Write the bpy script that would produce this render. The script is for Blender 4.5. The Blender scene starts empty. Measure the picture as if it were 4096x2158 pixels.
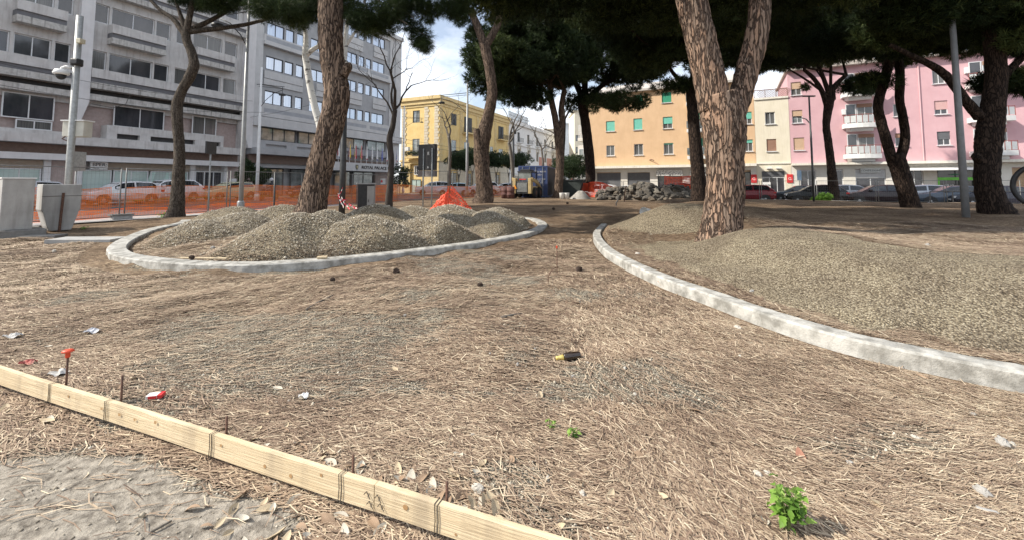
import bpy, math, random
import numpy as np
from mathutils import Vector, Matrix

# ------------------------------------------------------------------ camera, sky, sun, exposure
SC = bpy.context.scene
COL = SC.collection
F_PX, CX, CY, CAM_H = 1700.0, 2048.0, 622.0, 1.4
PITCH = math.atan(113 / F_PX)
cam_d = bpy.data.cameras.new("camera")
cam_d.sensor_width = 36.0
cam_d.lens = F_PX / 4096 * 36.0
cam_d.shift_y = -(1079 - CY) / 4096
cam_d.clip_start, cam_d.clip_end = 0.05, 6000
cam = bpy.data.objects.new("camera", cam_d)
COL.objects.link(cam)
cam.location = (0, 0, CAM_H)
cam.rotation_euler = (math.pi / 2 + PITCH, 0, 0)
SC.camera = cam

SUN_DIR = Vector((-0.985, -0.13, 0)).normalized()
SUN_EL = math.radians(40)
world = bpy.data.worlds.new("World")
SC.world = world
world.use_nodes = True
wn, wl = world.node_tree.nodes, world.node_tree.links
bg = wn["Background"]
sky = wn.new("ShaderNodeTexSky")
sky.sky_type = 'NISHITA'
sky.sun_disc = False
sky.sun_elevation = SUN_EL
sky.sun_rotation = math.atan2(SUN_DIR.x, SUN_DIR.y)
tc = wn.new("ShaderNodeTexCoord")
mp = wn.new("ShaderNodeMapping")
mp.inputs['Scale'].default_value = (1, 1, 2.0)
mp.inputs['Location'].default_value = (0.35, 0.2, 0.0)
nz = wn.new("ShaderNodeTexNoise")
nz.inputs['Scale'].default_value = 2.6
nz.inputs['Detail'].default_value = 9
nz.inputs['Roughness'].default_value = 0.6
rp = wn.new("ShaderNodeValToRGB")
rp.color_ramp.elements[0].position = 0.42
rp.color_ramp.elements[1].position = 0.66
rp.color_ramp.elements[0].color = (0.22, 0.22, 0.22, 1)
mx = wn.new("ShaderNodeMixRGB")
mx.inputs['Color2'].default_value = (9.0, 9.3, 9.8, 1)
wl.new(tc.outputs['Generated'], mp.inputs['Vector'])
wl.new(mp.outputs['Vector'], nz.inputs['Vector'])
wl.new(nz.outputs['Fac'], rp.inputs['Fac'])
wl.new(rp.outputs['Color'], mx.inputs['Fac'])
wl.new(sky.outputs['Color'], mx.inputs['Color1'])
wl.new(mx.outputs['Color'], bg.inputs['Color'])
bg.inputs['Strength'].default_value = 0.115

sun_d = bpy.data.lights.new("sun", 'SUN')
sun_d.energy = 4.2
sun_d.angle = math.radians(0.6)
sun_d.color = (1.0, 0.93, 0.82)
sun = bpy.data.objects.new("sun", sun_d)
COL.objects.link(sun)
sd = Vector((SUN_DIR.x * math.cos(SUN_EL), SUN_DIR.y * math.cos(SUN_EL), math.sin(SUN_EL)))
sun.rotation_euler = sd.to_track_quat('Z', 'Y').to_euler()
SC.view_settings.view_transform = 'Standard'
SC.view_settings.look = 'None'
SC.view_settings.gamma = 1.0
SC.view_settings.exposure = 0.6
SC.cycles.max_bounces = 6
SC.cycles.diffuse_bounces = 3
SC.cycles.glossy_bounces = 3
SC.cycles.transmission_bounces = 4
SC.cycles.transparent_max_bounces = 8

# ------------------------------------------------------------------ helpers
RND = random.Random(7)
NPR = np.random.default_rng(11)

def ray(px, py):
    a, v = (px - CX) / F_PX, (CY - py) / F_PX
    return (a, math.cos(PITCH) - math.sin(PITCH) * v, math.sin(PITCH) + math.cos(PITCH) * v)

def at(px, py, Y):
    "world point seen at a pixel of the photograph at depth Y"
    d = ray(px, py)
    k = Y / d[1]
    return Vector((d[0] * k, Y, CAM_H + d[2] * k))

def gnd(px, py, z=0.0):
    d = ray(px, py)
    k = (z - CAM_H) / d[2]
    return Vector((d[0] * k, d[1] * k, z))

def smooth(a, b, x):
    t = np.clip((x - a) / (b - a), 0, 1)
    return t * t * (3 - 2 * t)

def _hash(ix, iy, s):
    n = (ix.astype(np.int64) * 374761393 + iy.astype(np.int64) * 668265263 + s * 1442695041) & 0xFFFFFFFF
    n = ((n ^ (n >> 13)) * 1274126177) & 0xFFFFFFFF
    n = (n ^ (n >> 16)) & 0xFFFF
    return n / 65535.0

def vnoise(x, y, s=0):
    x, y = np.asarray(x, float), np.asarray(y, float)
    ix, iy = np.floor(x), np.floor(y)
    fx, fy = x - ix, y - iy
    fx, fy = fx * fx * (3 - 2 * fx), fy * fy * (3 - 2 * fy)
    a, b = _hash(ix, iy, s), _hash(ix + 1, iy, s)
    c, d = _hash(ix, iy + 1, s), _hash(ix + 1, iy + 1, s)
    return (a * (1 - fx) + b * fx) * (1 - fy) + (c * (1 - fx) + d * fx) * fy

def fbm(x, y, s=0, o=4):
    r, a, t = 0, 1.0, 0
    for i in range(o):
        r = r + a * vnoise(np.asarray(x) * 2 ** i, np.asarray(y) * 2 ** i, s + i * 17)
        t += a
        a *= 0.55
    return r / t

class MB:
    "collects shapes; build() links them as ONE mesh object"
    def __init__(s):
        s.v, s.f, s.m, s.cur, s.M = [], [], [], 0, None
    def add(s, vs, fs):
        o = len(s.v)
        if s.M is not None:
            vs = [s.M @ Vector(v) for v in vs]
        s.v += [tuple(v) for v in vs]
        for f in fs:
            s.f.append(tuple(i + o for i in f))
            s.m.append(s.cur)
        return s
    def box(s, x0, x1, y0, y1, z0, z1):
        if x0 > x1: x0, x1 = x1, x0
        if y0 > y1: y0, y1 = y1, y0
        if z0 > z1: z0, z1 = z1, z0
        vs = [(x0, y0, z0), (x1, y0, z0), (x1, y1, z0), (x0, y1, z0), (x0, y0, z1), (x1, y0, z1), (x1, y1, z1), (x0, y1, z1)]
        return s.add(vs, [(0, 3, 2, 1), (4, 5, 6, 7), (0, 1, 5, 4), (1, 2, 6, 5), (2, 3, 7, 6), (3, 0, 4, 7)])
    def prism(s, poly, y0, y1, axis='y'):
        "polygon in (x,z) extruded along y, or in (x,y) extruded along z"
        n = len(poly)
        if axis == 'y':
            vs = [(p[0], y0, p[1]) for p in poly] + [(p[0], y1, p[1]) for p in poly]
        elif axis == 'x':
            vs = [(y0, p[0], p[1]) for p in poly] + [(y1, p[0], p[1]) for p in poly]
        else:
            vs = [(p[0], p[1], y0) for p in poly] + [(p[0], p[1], y1) for p in poly]
        fs = [tuple(range(n))[::-1], tuple(range(n, 2 * n))]
        fs += [(i, (i + 1) % n, n + (i + 1) % n, n + i) for i in range(n)]
        return s.add(vs, fs)
    def tube(s, path, rad, n=8, caps=True, jit=0.0, rnd=None):
        P = [Vector(p) for p in path]
        if not hasattr(rad, '__len__'):
            rad = [rad] * len(P)
        vs, up = [], None
        for i, p in enumerate(P):
            t = (P[min(i + 1, len(P) - 1)] - P[max(i - 1, 0)])
            if t.length < 1e-9: t = Vector((0, 0, 1))
            t.normalize()
            if up is None:
                up = Vector((1, 0, 0)) if abs(t.x) < 0.8 else Vector((0, 1, 0))
            up = (up - t * up.dot(t)).normalized()
            b = t.cross(up)
            for k in range(n):
                a = 2 * math.pi * k / n
                r = rad[i] * (1 + (rnd.uniform(-jit, jit) if jit else 0))
                vs.append(p + (up * math.cos(a) + b * math.sin(a)) * r)
        fs = []
        for i in range(len(P) - 1):
            for k in range(n):
                k2 = (k + 1) % n
                fs.append((i * n + k, i * n + k2, (i + 1) * n + k2, (i + 1) * n + k))
        if caps:
            fs.append(tuple(range(n))[::-1])
            fs.append(tuple((len(P) - 1) * n + k for k in range(n)))
        return s.add(vs, fs)
    def lathe(s, prof, c=(0, 0, 0), n=16, axis='z'):
        vs, m = [], len(prof)
        for r, z in prof:
            for k in range(n):
                a = 2 * math.pi * k / n
                p = (r * math.cos(a), r * math.sin(a), z)
                if axis == 'x': p = (p[2], p[0], p[1])
                if axis == 'y': p = (p[0], p[2], p[1])
                vs.append((p[0] + c[0], p[1] + c[1], p[2] + c[2]))
        fs = [(i * n + k, i * n + (k + 1) % n, (i + 1) * n + (k + 1) % n, (i + 1) * n + k) for i in range(m - 1) for k in range(n)]
        fs += [tuple(range(n))[::-1], tuple((m - 1) * n + k for k in range(n))]
        return s.add(vs, fs)
    def wall(s, x0, x1, z0, z1, holes, y=0.0, rev=0.18):
        "front sheet with openings and their reveals"
        xs = sorted({x0, x1, *[h[0] for h in holes], *[h[1] for h in holes]})
        zs = sorted({z0, z1, *[h[2] for h in holes], *[h[3] for h in holes]})
        xs = [x for x in xs if x0 <= x <= x1]; zs = [z for z in zs if z0 <= z <= z1]
        for a, b in zip(xs, xs[1:]):
            for c, d in zip(zs, zs[1:]):
                mx_, mz_ = (a + b) / 2, (c + d) / 2
                if any(h[0] < mx_ < h[1] and h[2] < mz_ < h[3] for h in holes): continue
                s.add([(a, y, c), (b, y, c), (b, y, d), (a, y, d)], [(0, 1, 2, 3)])
        for a, b, c, d in [h[:4] for h in holes]:
            e = y + rev
            s.add([(a, y, c), (b, y, c), (b, y, d), (a, y, d), (a, e, c), (b, e, c), (b, e, d), (a, e, d)],
                  [(0, 4, 5, 1), (1, 5, 6, 2), (2, 6, 7, 3), (3, 7, 4, 0)])
        return s
    def mesh(s, name, mats, smooth_=False):
        me = bpy.data.meshes.new(name)
        me.from_pydata(s.v, [], s.f)
        mats = mats if isinstance(mats, (list, tuple)) else [mats]
        for m in mats: me.materials.append(m)
        if len(mats) > 1: me.polygons.foreach_set('material_index', s.m)
        if smooth_: me.polygons.foreach_set('use_smooth', [True] * len(s.f))
        me.update()
        return me
    def build(s, name, mats, parent=None, smooth_=False, bevel=0.0):
        return link(name, s.mesh(name, mats, smooth_), parent, bevel)

def link(name, data, parent=None, bevel=0.0):
    o = bpy.data.objects.new(name, data)
    COL.objects.link(o)
    if parent: o.parent = parent
    if bevel:
        b = o.modifiers.new("bevel", 'BEVEL')
        b.width, b.segments, b.limit_method = bevel, 2, 'ANGLE'
    return o

def raw_mesh(name, V, Fc, mat, attr=None, smooth_=False):
    "V (n,3), Fc (m,k) numpy arrays to a mesh, fast"
    me = bpy.data.meshes.new(name)
    n, (m, k) = len(V), Fc.shape
    me.vertices.add(n)
    me.vertices.foreach_set('co', np.ascontiguousarray(V, np.float32).ravel())
    me.loops.add(m * k)
    me.loops.foreach_set('vertex_index', np.ascontiguousarray(Fc, np.int32).ravel())
    me.polygons.add(m)
    me.polygons.foreach_set('loop_start', np.arange(0, m * k, k, dtype=np.int32))
    if smooth_: me.polygons.foreach_set('use_smooth', np.ones(m, bool))
    for nm, arr in (attr or {}).items():
        a = me.attributes.new(nm, 'FLOAT', 'POINT')
        a.data.foreach_set('value', np.ascontiguousarray(arr, np.float32))
    me.materials.append(mat)
    me.update(calc_edges=True)
    me.validate()
    return me

def tag(o, label, cat, group=None, kind=None):
    if label: o['label'] = label
    if cat: o['category'] = cat
    if group: o['group'] = group
    if kind or cat: o['kind'] = kind or 'thing'
    return o

def thing(name, label, cat, loc=(0, 0, 0), rz=0.0, group=None):
    o = bpy.data.objects.new(name, None)
    COL.objects.link(o)
    o.empty_display_size = 0.2
    o.location, o.rotation_euler = loc, (0, 0, rz)
    return tag(o, label, cat, group)

def dup(root, loc, rz, label, group=None):
    r = root.copy(); COL.objects.link(r)
    r.location, r.rotation_euler = loc, (0, 0, rz)
    r['label'] = label
    if group: r['group'] = group
    for ch in list(root.children):
        c = ch.copy(); COL.objects.link(c); c.parent = r
        for g in list(ch.children):
            d = g.copy(); COL.objects.link(d); d.parent = c
    return r

def text(body, size, parent, loc, mat, name='lettering', ext=0.02, rot=(math.pi / 2, 0, 0), align='CENTER'):
    c = bpy.data.curves.new(name, 'FONT')
    c.body, c.size, c.extrude, c.align_x = body, size, ext, align
    c.materials.append(mat)
    tmp = bpy.data.objects.new(name, c)
    me = bpy.data.meshes.new_from_object(tmp)
    bpy.data.objects.remove(tmp)
    if not me.materials: me.materials.append(mat)
    o = link(name, me, parent)
    o.location, o.rotation_euler = loc, rot
    return o

# ------------------------------------------------------------------ materials
def mat(name, c1, c2=None, scale=3.0, rough=0.8, bump=0.0, bscale=30.0, metal=0.0, stretch=(1, 1, 1), lo=0.35, hi=0.65, detail=6, spec=0.5, stain=None, coord='Object'):
    m = bpy.data.materials.new(name)
    m.use_nodes = True
    n, l = m.node_tree.nodes, m.node_tree.links
    b = n["Principled BSDF"]
    b.inputs['Roughness'].default_value = rough
    b.inputs['Metallic'].default_value = metal
    b.inputs['Specular IOR Level'].default_value = spec
    b.inputs['Base Color'].default_value = (*c1, 1)
    t = n.new("ShaderNodeTexCoord"); mpn = n.new("ShaderNodeMapping")
    mpn.inputs['Scale'].default_value = stretch
    l.new(t.outputs[coord], mpn.inputs['Vector'])
    col = None
    if c2:
        q = n.new("ShaderNodeTexNoise"); q.inputs['Scale'].default_value = scale; q.inputs['Detail'].default_value = detail
        q.inputs['Roughness'].default_value = 0.62
        r = n.new("ShaderNodeValToRGB")
        r.color_ramp.elements[0].position, r.color_ramp.elements[1].position = lo, hi
        r.color_ramp.elements[0].color, r.color_ramp.elements[1].color = (*c1, 1), (*c2, 1)
        l.new(mpn.outputs[0], q.inputs['Vector']); l.new(q.outputs['Fac'], r.inputs['Fac'])
        col = r.outputs['Color']
    if stain:  # vertical dirt streaks: (colour, amount)
        q2 = n.new("ShaderNodeTexNoise"); q2.inputs['Scale'].default_value = 2.2; q2.inputs['Detail'].default_value = 7
        m2 = n.new("ShaderNodeMapping"); m2.inputs['Scale'].default_value = (3.0, 3.0, 0.35)
        l.new(t.outputs[coord], m2.inputs['Vector']); l.new(m2.outputs[0], q2.inputs['Vector'])
        r2 = n.new("ShaderNodeValToRGB")
        r2.color_ramp.elements[0].position, r2.color_ramp.elements[1].position = 0.5, 0.72
        r2.color_ramp.elements[1].color = (stain[1],) * 3 + (1,)
        r2.color_ramp.elements[0].color = (0, 0, 0, 1)
        l.new(q2.outputs['Fac'], r2.inputs['Fac'])
        x = n.new("ShaderNodeMixRGB"); x.inputs['Color2'].default_value = (*stain[0], 1)
        x.inputs['Color1'].default_value = (*c1, 1)
        if col: l.new(col, x.inputs['Color1'])
        l.new(r2.outputs['Color'], x.inputs['Fac'])
        col = x.outputs['Color']
    if col: l.new(col, b.inputs['Base Color'])
    if bump:
        q3 = n.new("ShaderNodeTexNoise"); q3.inputs['Scale'].default_value = bscale; q3.inputs['Detail'].default_value = 4
        l.new(mpn.outputs[0], q3.inputs['Vector'])
        bp = n.new("ShaderNodeBump"); bp.inputs['Strength'].default_value = bump; bp.inputs['Distance'].default_value = 0.02
        l.new(q3.outputs['Fac'], bp.inputs['Height']); l.new(bp.outputs['Normal'], b.inputs['Normal'])
    return m

def bark(name, plate, plate2, crack, scale, stretch=(1, 1, 0.32), bump=0.9, dist=0.04, lum=1.0):
    m = bpy.data.materials.new(name); m.use_nodes = True
    n, l = m.node_tree.nodes, m.node_tree.links
    b = n["Principled BSDF"]; b.inputs['Roughness'].default_value = 0.9; b.inputs['Specular IOR Level'].default_value = 0.15
    t = n.new("ShaderNodeTexCoord"); mp_ = n.new("ShaderNodeMapping"); mp_.inputs['Scale'].default_value = stretch
    l.new(t.outputs['Object'], mp_.inputs['Vector'])
    w = n.new("ShaderNodeTexNoise"); w.inputs['Scale'].default_value = scale * 0.5; w.inputs['Detail'].default_value = 5
    l.new(mp_.outputs[0], w.inputs['Vector'])
    ad = n.new("ShaderNodeMixRGB"); ad.blend_type = 'ADD'; ad.inputs['Fac'].default_value = 0.30
    l.new(mp_.outputs[0], ad.inputs['Color1']); l.new(w.outputs['Color'], ad.inputs['Color2'])
    v = n.new("ShaderNodeTexVoronoi"); v.feature = 'DISTANCE_TO_EDGE'; v.inputs['Scale'].default_value = scale
    v2 = n.new("ShaderNodeTexVoronoi"); v2.inputs['Scale'].default_value = scale
    l.new(ad.outputs[0], v.inputs['Vector']); l.new(ad.outputs[0], v2.inputs['Vector'])
    r = n.new("ShaderNodeValToRGB"); r.color_ramp.elements[0].position, r.color_ramp.elements[1].position = 0.01, 0.15
    l.new(v.outputs['Distance'], r.inputs['Fac'])
    pc = n.new("ShaderNodeMixRGB"); pc.inputs['Color1'].default_value = (*plate, 1); pc.inputs['Color2'].default_value = (*plate2, 1)
    sp = n.new("ShaderNodeSeparateColor"); l.new(v2.outputs['Color'], sp.inputs[0]); l.new(sp.outputs[0], pc.inputs['Fac'])
    fn = n.new("ShaderNodeTexNoise"); fn.inputs['Scale'].default_value = scale * 5; fn.inputs['Detail'].default_value = 5
    l.new(mp_.outputs[0], fn.inputs['Vector'])
    ml = n.new("ShaderNodeMixRGB"); ml.blend_type = 'MULTIPLY'; ml.inputs['Fac'].default_value = 0.55
    fr = n.new("ShaderNodeValToRGB"); fr.color_ramp.elements[0].position, fr.color_ramp.elements[1].position = 0.3, 0.62
    fr.color_ramp.elements[0].color = (0.45, 0.42, 0.40, 1)
    l.new(fn.outputs['Fac'], fr.inputs['Fac']); l.new(pc.outputs[0], ml.inputs['Color1']); l.new(fr.outputs['Color'], ml.inputs['Color2'])
    x = n.new("ShaderNodeMixRGB"); x.inputs['Color1'].default_value = (*crack, 1)
    l.new(r.outputs['Color'], x.inputs['Fac']); l.new(ml.outputs[0], x.inputs['Color2'])
    l.new(x.outputs[0], b.inputs['Base Color'])
    hh = n.new("ShaderNodeMixRGB"); hh.blend_type = 'ADD'; hh.inputs['Fac'].default_value = 0.25
    l.new(r.outputs['Color'], hh.inputs['Color1']); l.new(fn.outputs['Fac'], hh.inputs['Color2'])
    bp = n.new("ShaderNodeBump"); bp.inputs['Strength'].default_value = bump; bp.inputs['Distance'].default_value = dist
    l.new(hh.outputs[0], bp.inputs['Height']); l.new(bp.outputs[0], b.inputs['Normal'])
    return m

def ramp_attr(name, attr, stops, rough=0.85, spec=0.2, transl=0.0):
    "colour picked from a ramp by a per-piece random number"
    m = bpy.data.materials.new(name); m.use_nodes = True
    n, l = m.node_tree.nodes, m.node_tree.links
    b = n["Principled BSDF"]; b.inputs['Roughness'].default_value = rough; b.inputs['Specular IOR Level'].default_value = spec
    a = n.new("ShaderNodeAttribute"); a.attribute_name = attr
    r = n.new("ShaderNodeValToRGB")
    els = r.color_ramp.elements
    while len(els) < len(stops): els.new(0.5)
    for e, (p, c) in zip(els, stops): e.position, e.color = p, (*c, 1)
    l.new(a.outputs['Fac'], r.inputs['Fac']); l.new(r.outputs['Color'], b.inputs['Base Color'])
    if transl:
        tr = n.new("ShaderNodeBsdfTranslucent"); l.new(r.outputs['Color'], tr.inputs['Color'])
        ms = n.new("ShaderNodeMixShader"); ms.inputs['Fac'].default_value = transl
        out = n["Material Output"]
        l.new(b.outputs[0], ms.inputs[1]); l.new(tr.outputs[0], ms.inputs[2]); l.new(ms.outputs[0], out.inputs['Surface'])
    return m

def gravel_nodes(n, l, vec, scale, cols):
    "pebble colour and height sockets"
    v = n.new("ShaderNodeTexVoronoi"); v.inputs['Scale'].default_value = scale
    v2 = n.new("ShaderNodeTexVoronoi"); v2.inputs['Scale'].default_value = scale * 2.3
    l.new(vec, v.inputs['Vector']); l.new(vec, v2.inputs['Vector'])
    s1 = n.new("ShaderNodeSeparateColor"); l.new(v.outputs['Color'], s1.inputs[0])
    r = n.new("ShaderNodeValToRGB"); els = r.color_ramp.elements
    while len(els) < len(cols): els.new(0.5)
    for e, (p, c) in zip(els, cols): e.position, e.color = p, (*c, 1)
    l.new(s1.outputs[0], r.inputs['Fac'])
    d = n.new("ShaderNodeValToRGB"); d.color_ramp.elements[0].position, d.color_ramp.elements[1].position = 0.25, 0.72
    d.color_ramp.elements[0].color, d.color_ramp.elements[1].color = (1, 1, 1, 1), (0.42, 0.40, 0.37, 1)  # gaps between pebbles darkened in the colour, as crevice shade
    l.new(v.outputs['Distance'], d.inputs['Fac'])
    x = n.new("ShaderNodeMixRGB"); x.blend_type = 'MULTIPLY'; x.inputs['Fac'].default_value = 1
    l.new(r.outputs['Color'], x.inputs['Color1']); l.new(d.outputs['Color'], x.inputs['Color2'])
    h = n.new("ShaderNodeMath"); h.operation = 'MULTIPLY_ADD'; h.inputs[1].default_value = 0.4
    l.new(v2.outputs['Distance'], h.inputs[0]); l.new(v.outputs['Distance'], h.inputs[2])
    iv = n.new("ShaderNodeMath"); iv.operation = 'SUBTRACT'; iv.inputs[0].default_value = 1.0
    l.new(h.outputs[0], iv.inputs[1])
    return x.outputs[0], iv.outputs[0]

GRAVEL_COLS = [(0.0, (0.18, 0.15, 0.115)), (0.3, (0.38, 0.325, 0.245)), (0.7, (0.52, 0.455, 0.345)), (0.95, (0.70, 0.63, 0.50))]

def gravel_mat(name, scale=58.0, bump=1.0, cols=GRAVEL_COLS):
    m = bpy.data.materials.new(name); m.use_nodes = True
    n, l = m.node_tree.nodes, m.node_tree.links
    b = n["Principled BSDF"]; b.inputs['Roughness'].default_value = 0.9; b.inputs['Specular IOR Level'].default_value = 0.2
    t = n.new("ShaderNodeTexCoord")
    c, h = gravel_nodes(n, l, t.outputs['Object'], scale, cols)
    q = n.new("ShaderNodeTexNoise"); q.inputs['Scale'].default_value = 1.7; q.inputs['Detail'].default_value = 5
    l.new(t.outputs['Object'], q.inputs['Vector'])
    rr = n.new("ShaderNodeValToRGB"); rr.color_ramp.elements[0].position, rr.color_ramp.elements[1].position = 0.3, 0.7
    rr.color_ramp.elements[0].color, rr.color_ramp.elements[1].color = (0.72, 0.68, 0.64, 1), (1.1, 1.08, 1.0, 1)
    l.new(q.outputs['Fac'], rr.inputs['Fac'])
    x = n.new("ShaderNodeMixRGB"); x.blend_type = 'MULTIPLY'; x.inputs['Fac'].default_value = 1
    l.new(c, x.inputs['Color1']); l.new(rr.outputs['Color'], x.inputs['Color2'])
    l.new(x.outputs[0], b.inputs['Base Color'])
    bp = n.new("ShaderNodeBump"); bp.inputs['Strength'].default_value = bump; bp.inputs['Distance'].default_value = 0.03
    l.new(h, bp.inputs['Height']); l.new(bp.outputs[0], b.inputs['Normal'])
    return m

def ground_mat():
    m = bpy.data.materials.new("needle_ground"); m.use_nodes = True
    n, l = m.node_tree.nodes, m.node_tree.links
    b = n["Principled BSDF"]; b.inputs['Roughness'].default_value = 0.95; b.inputs['Specular IOR Level'].default_value = 0.1
    t = n.new("ShaderNodeTexCoord")
    a = n.new("ShaderNodeAttribute"); a.attribute_name = 'needles'
    gc, gh = gravel_nodes(n, l, t.outputs['Object'], 75.0, [(0.0, (0.19, 0.165, 0.13)), (0.4, (0.36, 0.32, 0.255)), (0.75, (0.45, 0.405, 0.325)), (0.97, (0.62, 0.57, 0.46))])
    # fallen needles: crossed stretched noise
    cols = []
    for k, (rot, sc) in enumerate((((0, 0, 0.5), 60), ((0, 0, -0.35), 75), ((0, 0, 1.4), 65))):
        mp_ = n.new("ShaderNodeMapping"); mp_.inputs['Rotation'].default_value = rot; mp_.inputs['Scale'].default_value = (0.12, 1.6, 1)
        q = n.new("ShaderNodeTexNoise"); q.inputs['Scale'].default_value = sc; q.inputs['Detail'].default_value = 2
        l.new(t.outputs['Object'], mp_.inputs['Vector']); l.new(mp_.outputs[0], q.inputs['Vector'])
        cols.append(q.outputs['Fac'])
    mx1 = n.new("ShaderNodeMath"); mx1.operation = 'MAXIMUM'; l.new(cols[0], mx1.inputs[0]); l.new(cols[1], mx1.inputs[1])
    mx2 = n.new("ShaderNodeMath"); mx2.operation = 'MAXIMUM'; l.new(mx1.outputs[0], mx2.inputs[0]); l.new(cols[2], mx2.inputs[1])
    r = n.new("ShaderNodeValToRGB"); els = r.color_ramp.elements
    els.new(0.5)
    for e, (p, c) in zip(els, ((0.48, (0.075, 0.054, 0.039)), (0.60, (0.24, 0.175, 0.122)), (0.74, (0.50, 0.405, 0.285)))):
        e.position, e.color = p, (*c, 1)
    l.new(mx2.outputs[0], r.inputs['Fac'])
    big = n.new("ShaderNodeTexNoise"); big.inputs['Scale'].default_value = 0.9; big.inputs['Detail'].default_value = 6
    l.new(t.outputs['Object'], big.inputs['Vector'])
    br = n.new("ShaderNodeValToRGB"); br.color_ramp.elements[0].position, br.color_ramp.elements[1].position = 0.35, 0.65
    br.color_ramp.elements[0].color, br.color_ramp.elements[1].color = (0.62, 0.58, 0.55, 1), (1.2, 1.18, 1.12, 1)
    l.new(big.outputs['Fac'], br.inputs['Fac'])
    x0 = n.new("ShaderNodeMixRGB"); x0.blend_type = 'MULTIPLY'; x0.inputs['Fac'].default_value = 1
    l.new(r.outputs['Color'], x0.inputs['Color1']); l.new(br.outputs['Color'], x0.inputs['Color2'])
    sm = n.new("ShaderNodeTexNoise"); sm.inputs['Scale'].default_value = 9; sm.inputs['Detail'].default_value = 5
    l.new(t.outputs['Object'], sm.inputs['Vector'])
    ms = n.new("ShaderNodeMath"); ms.operation = 'ADD'; l.new(a.outputs['Fac'], ms.inputs[0]); l.new(sm.outputs['Fac'], ms.inputs[1])
    mr = n.new("ShaderNodeValToRGB"); mr.color_ramp.elements[0].position, mr.color_ramp.elements[1].position = 0.85, 1.1
    sh = n.new("ShaderNodeMath"); sh.operation = 'MULTIPLY'; sh.inputs[1].default_value = 1.0
    l.new(ms.outputs[0], sh.inputs[0]); l.new(sh.outputs[0], mr.inputs['Fac'])
    xg = n.new("ShaderNodeMixRGB"); l.new(mr.outputs['Color'], xg.inputs['Fac']); l.new(gc, xg.inputs['Color1']); l.new(x0.outputs[0], xg.inputs['Color2'])
    sa = n.new("ShaderNodeAttribute"); sa.attribute_name = 'sand'
    sn = n.new("ShaderNodeTexNoise"); sn.inputs['Scale'].default_value = 22; sn.inputs['Detail'].default_value = 9; sn.inputs['Roughness'].default_value = 0.68
    l.new(t.outputs['Object'], sn.inputs['Vector'])
    sr = n.new("ShaderNodeValToRGB"); sr.color_ramp.elements[0].position, sr.color_ramp.elements[1].position = 0.3, 0.6
    sr.color_ramp.elements[0].color, sr.color_ramp.elements[1].color = (0.10, 0.085, 0.07, 1), (0.41, 0.37, 0.31, 1)
    l.new(sn.outputs['Fac'], sr.inputs['Fac'])
    x = n.new("ShaderNodeMixRGB"); l.new(sa.outputs['Fac'], x.inputs['Fac']); l.new(xg.outputs[0], x.inputs['Color1']); l.new(sr.outputs['Color'], x.inputs['Color2'])
    l.new(x.outputs[0], b.inputs['Base Color'])
    hx = n.new("ShaderNodeMixRGB"); l.new(mr.outputs['Color'], hx.inputs['Fac']); l.new(gh, hx.inputs['Color1']); l.new(mx2.outputs[0], hx.inputs['Color2'])
    hs = n.new("ShaderNodeMixRGB"); l.new(sa.outputs['Fac'], hs.inputs['Fac']); l.new(hx.outputs[0], hs.inputs['Color1']); l.new(sn.outputs['Fac'], hs.inputs['Color2'])
    bp = n.new("ShaderNodeBump"); bp.inputs['Strength'].default_value = 0.9; bp.inputs['Distance'].default_value = 0.025
    l.new(hs.outputs[0], bp.inputs['Height']); l.new(bp.outputs[0], b.inputs['Normal'])
    return m

M = {}
M['ground'] = ground_mat()
M['gravel'] = gravel_mat('gravel_stone')
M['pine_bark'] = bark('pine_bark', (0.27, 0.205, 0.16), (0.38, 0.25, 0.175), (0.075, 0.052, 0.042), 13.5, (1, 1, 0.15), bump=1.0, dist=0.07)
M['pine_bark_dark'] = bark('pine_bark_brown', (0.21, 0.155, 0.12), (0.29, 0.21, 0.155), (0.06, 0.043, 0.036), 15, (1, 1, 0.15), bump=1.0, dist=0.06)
M['shaded_bark'] = bark('shaded_pine_bark', (0.045, 0.032, 0.026), (0.075, 0.052, 0.04), (0.014, 0.010, 0.009), 12, (1, 1, 0.25))  # shade under the crowns is put into this darker bark colour
M['grey_pine_bark'] = bark('grey_brown_bark', (0.125, 0.105, 0.085), (0.19, 0.16, 0.13), (0.04, 0.032, 0.026), 20, (1, 1, 0.2), bump=0.8)
M['bare_bark'] = mat('grey_bark', (0.10, 0.085, 0.07), (0.18, 0.16, 0.135), 8, 0.9, 0.5, 30, stretch=(1, 1, 0.3))
M['dark_bark'] = mat('dark_bark', (0.035, 0.03, 0.026), (0.075, 0.06, 0.05), 8, 0.9, 0.6, 30, stretch=(1, 1, 0.3))
M['white_bark'] = mat('white_bark', (0.72, 0.72, 0.68), (0.10, 0.09, 0.08), 3.2, 0.8, 0.3, 20, stretch=(1, 1, 2.2), lo=0.57, hi=0.64)
M['needles'] = ramp_attr('pine_needles', 'rnd', [(0.0, (0.013, 0.024, 0.009)), (0.55, (0.034, 0.055, 0.02)), (1.0, (0.11, 0.145, 0.05))], 0.6, 0.2, 0.2)
M['citrus'] = ramp_attr('citrus_leaves', 'rnd', [(0.0, (0.02, 0.035, 0.012)), (0.6, (0.04, 0.07, 0.025)), (1.0, (0.08, 0.12, 0.05))], 0.5, 0.4, 0.2)
M['dry_needles'] = ramp_attr('dry_needles', 'rnd', [(0.0, (0.085, 0.058, 0.042)), (0.35, (0.25, 0.175, 0.125)), (0.7, (0.46, 0.355, 0.25)), (1.0, (0.72, 0.61, 0.44))], 0.7, 0.3)
M['pebbles'] = ramp_attr('loose_pebbles', 'rnd', [(0.0, (0.17, 0.145, 0.115)), (0.4, (0.34, 0.295, 0.23)), (0.8, (0.47, 0.42, 0.33)), (1.0, (0.68, 0.63, 0.53))], 0.85, 0.2)
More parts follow.
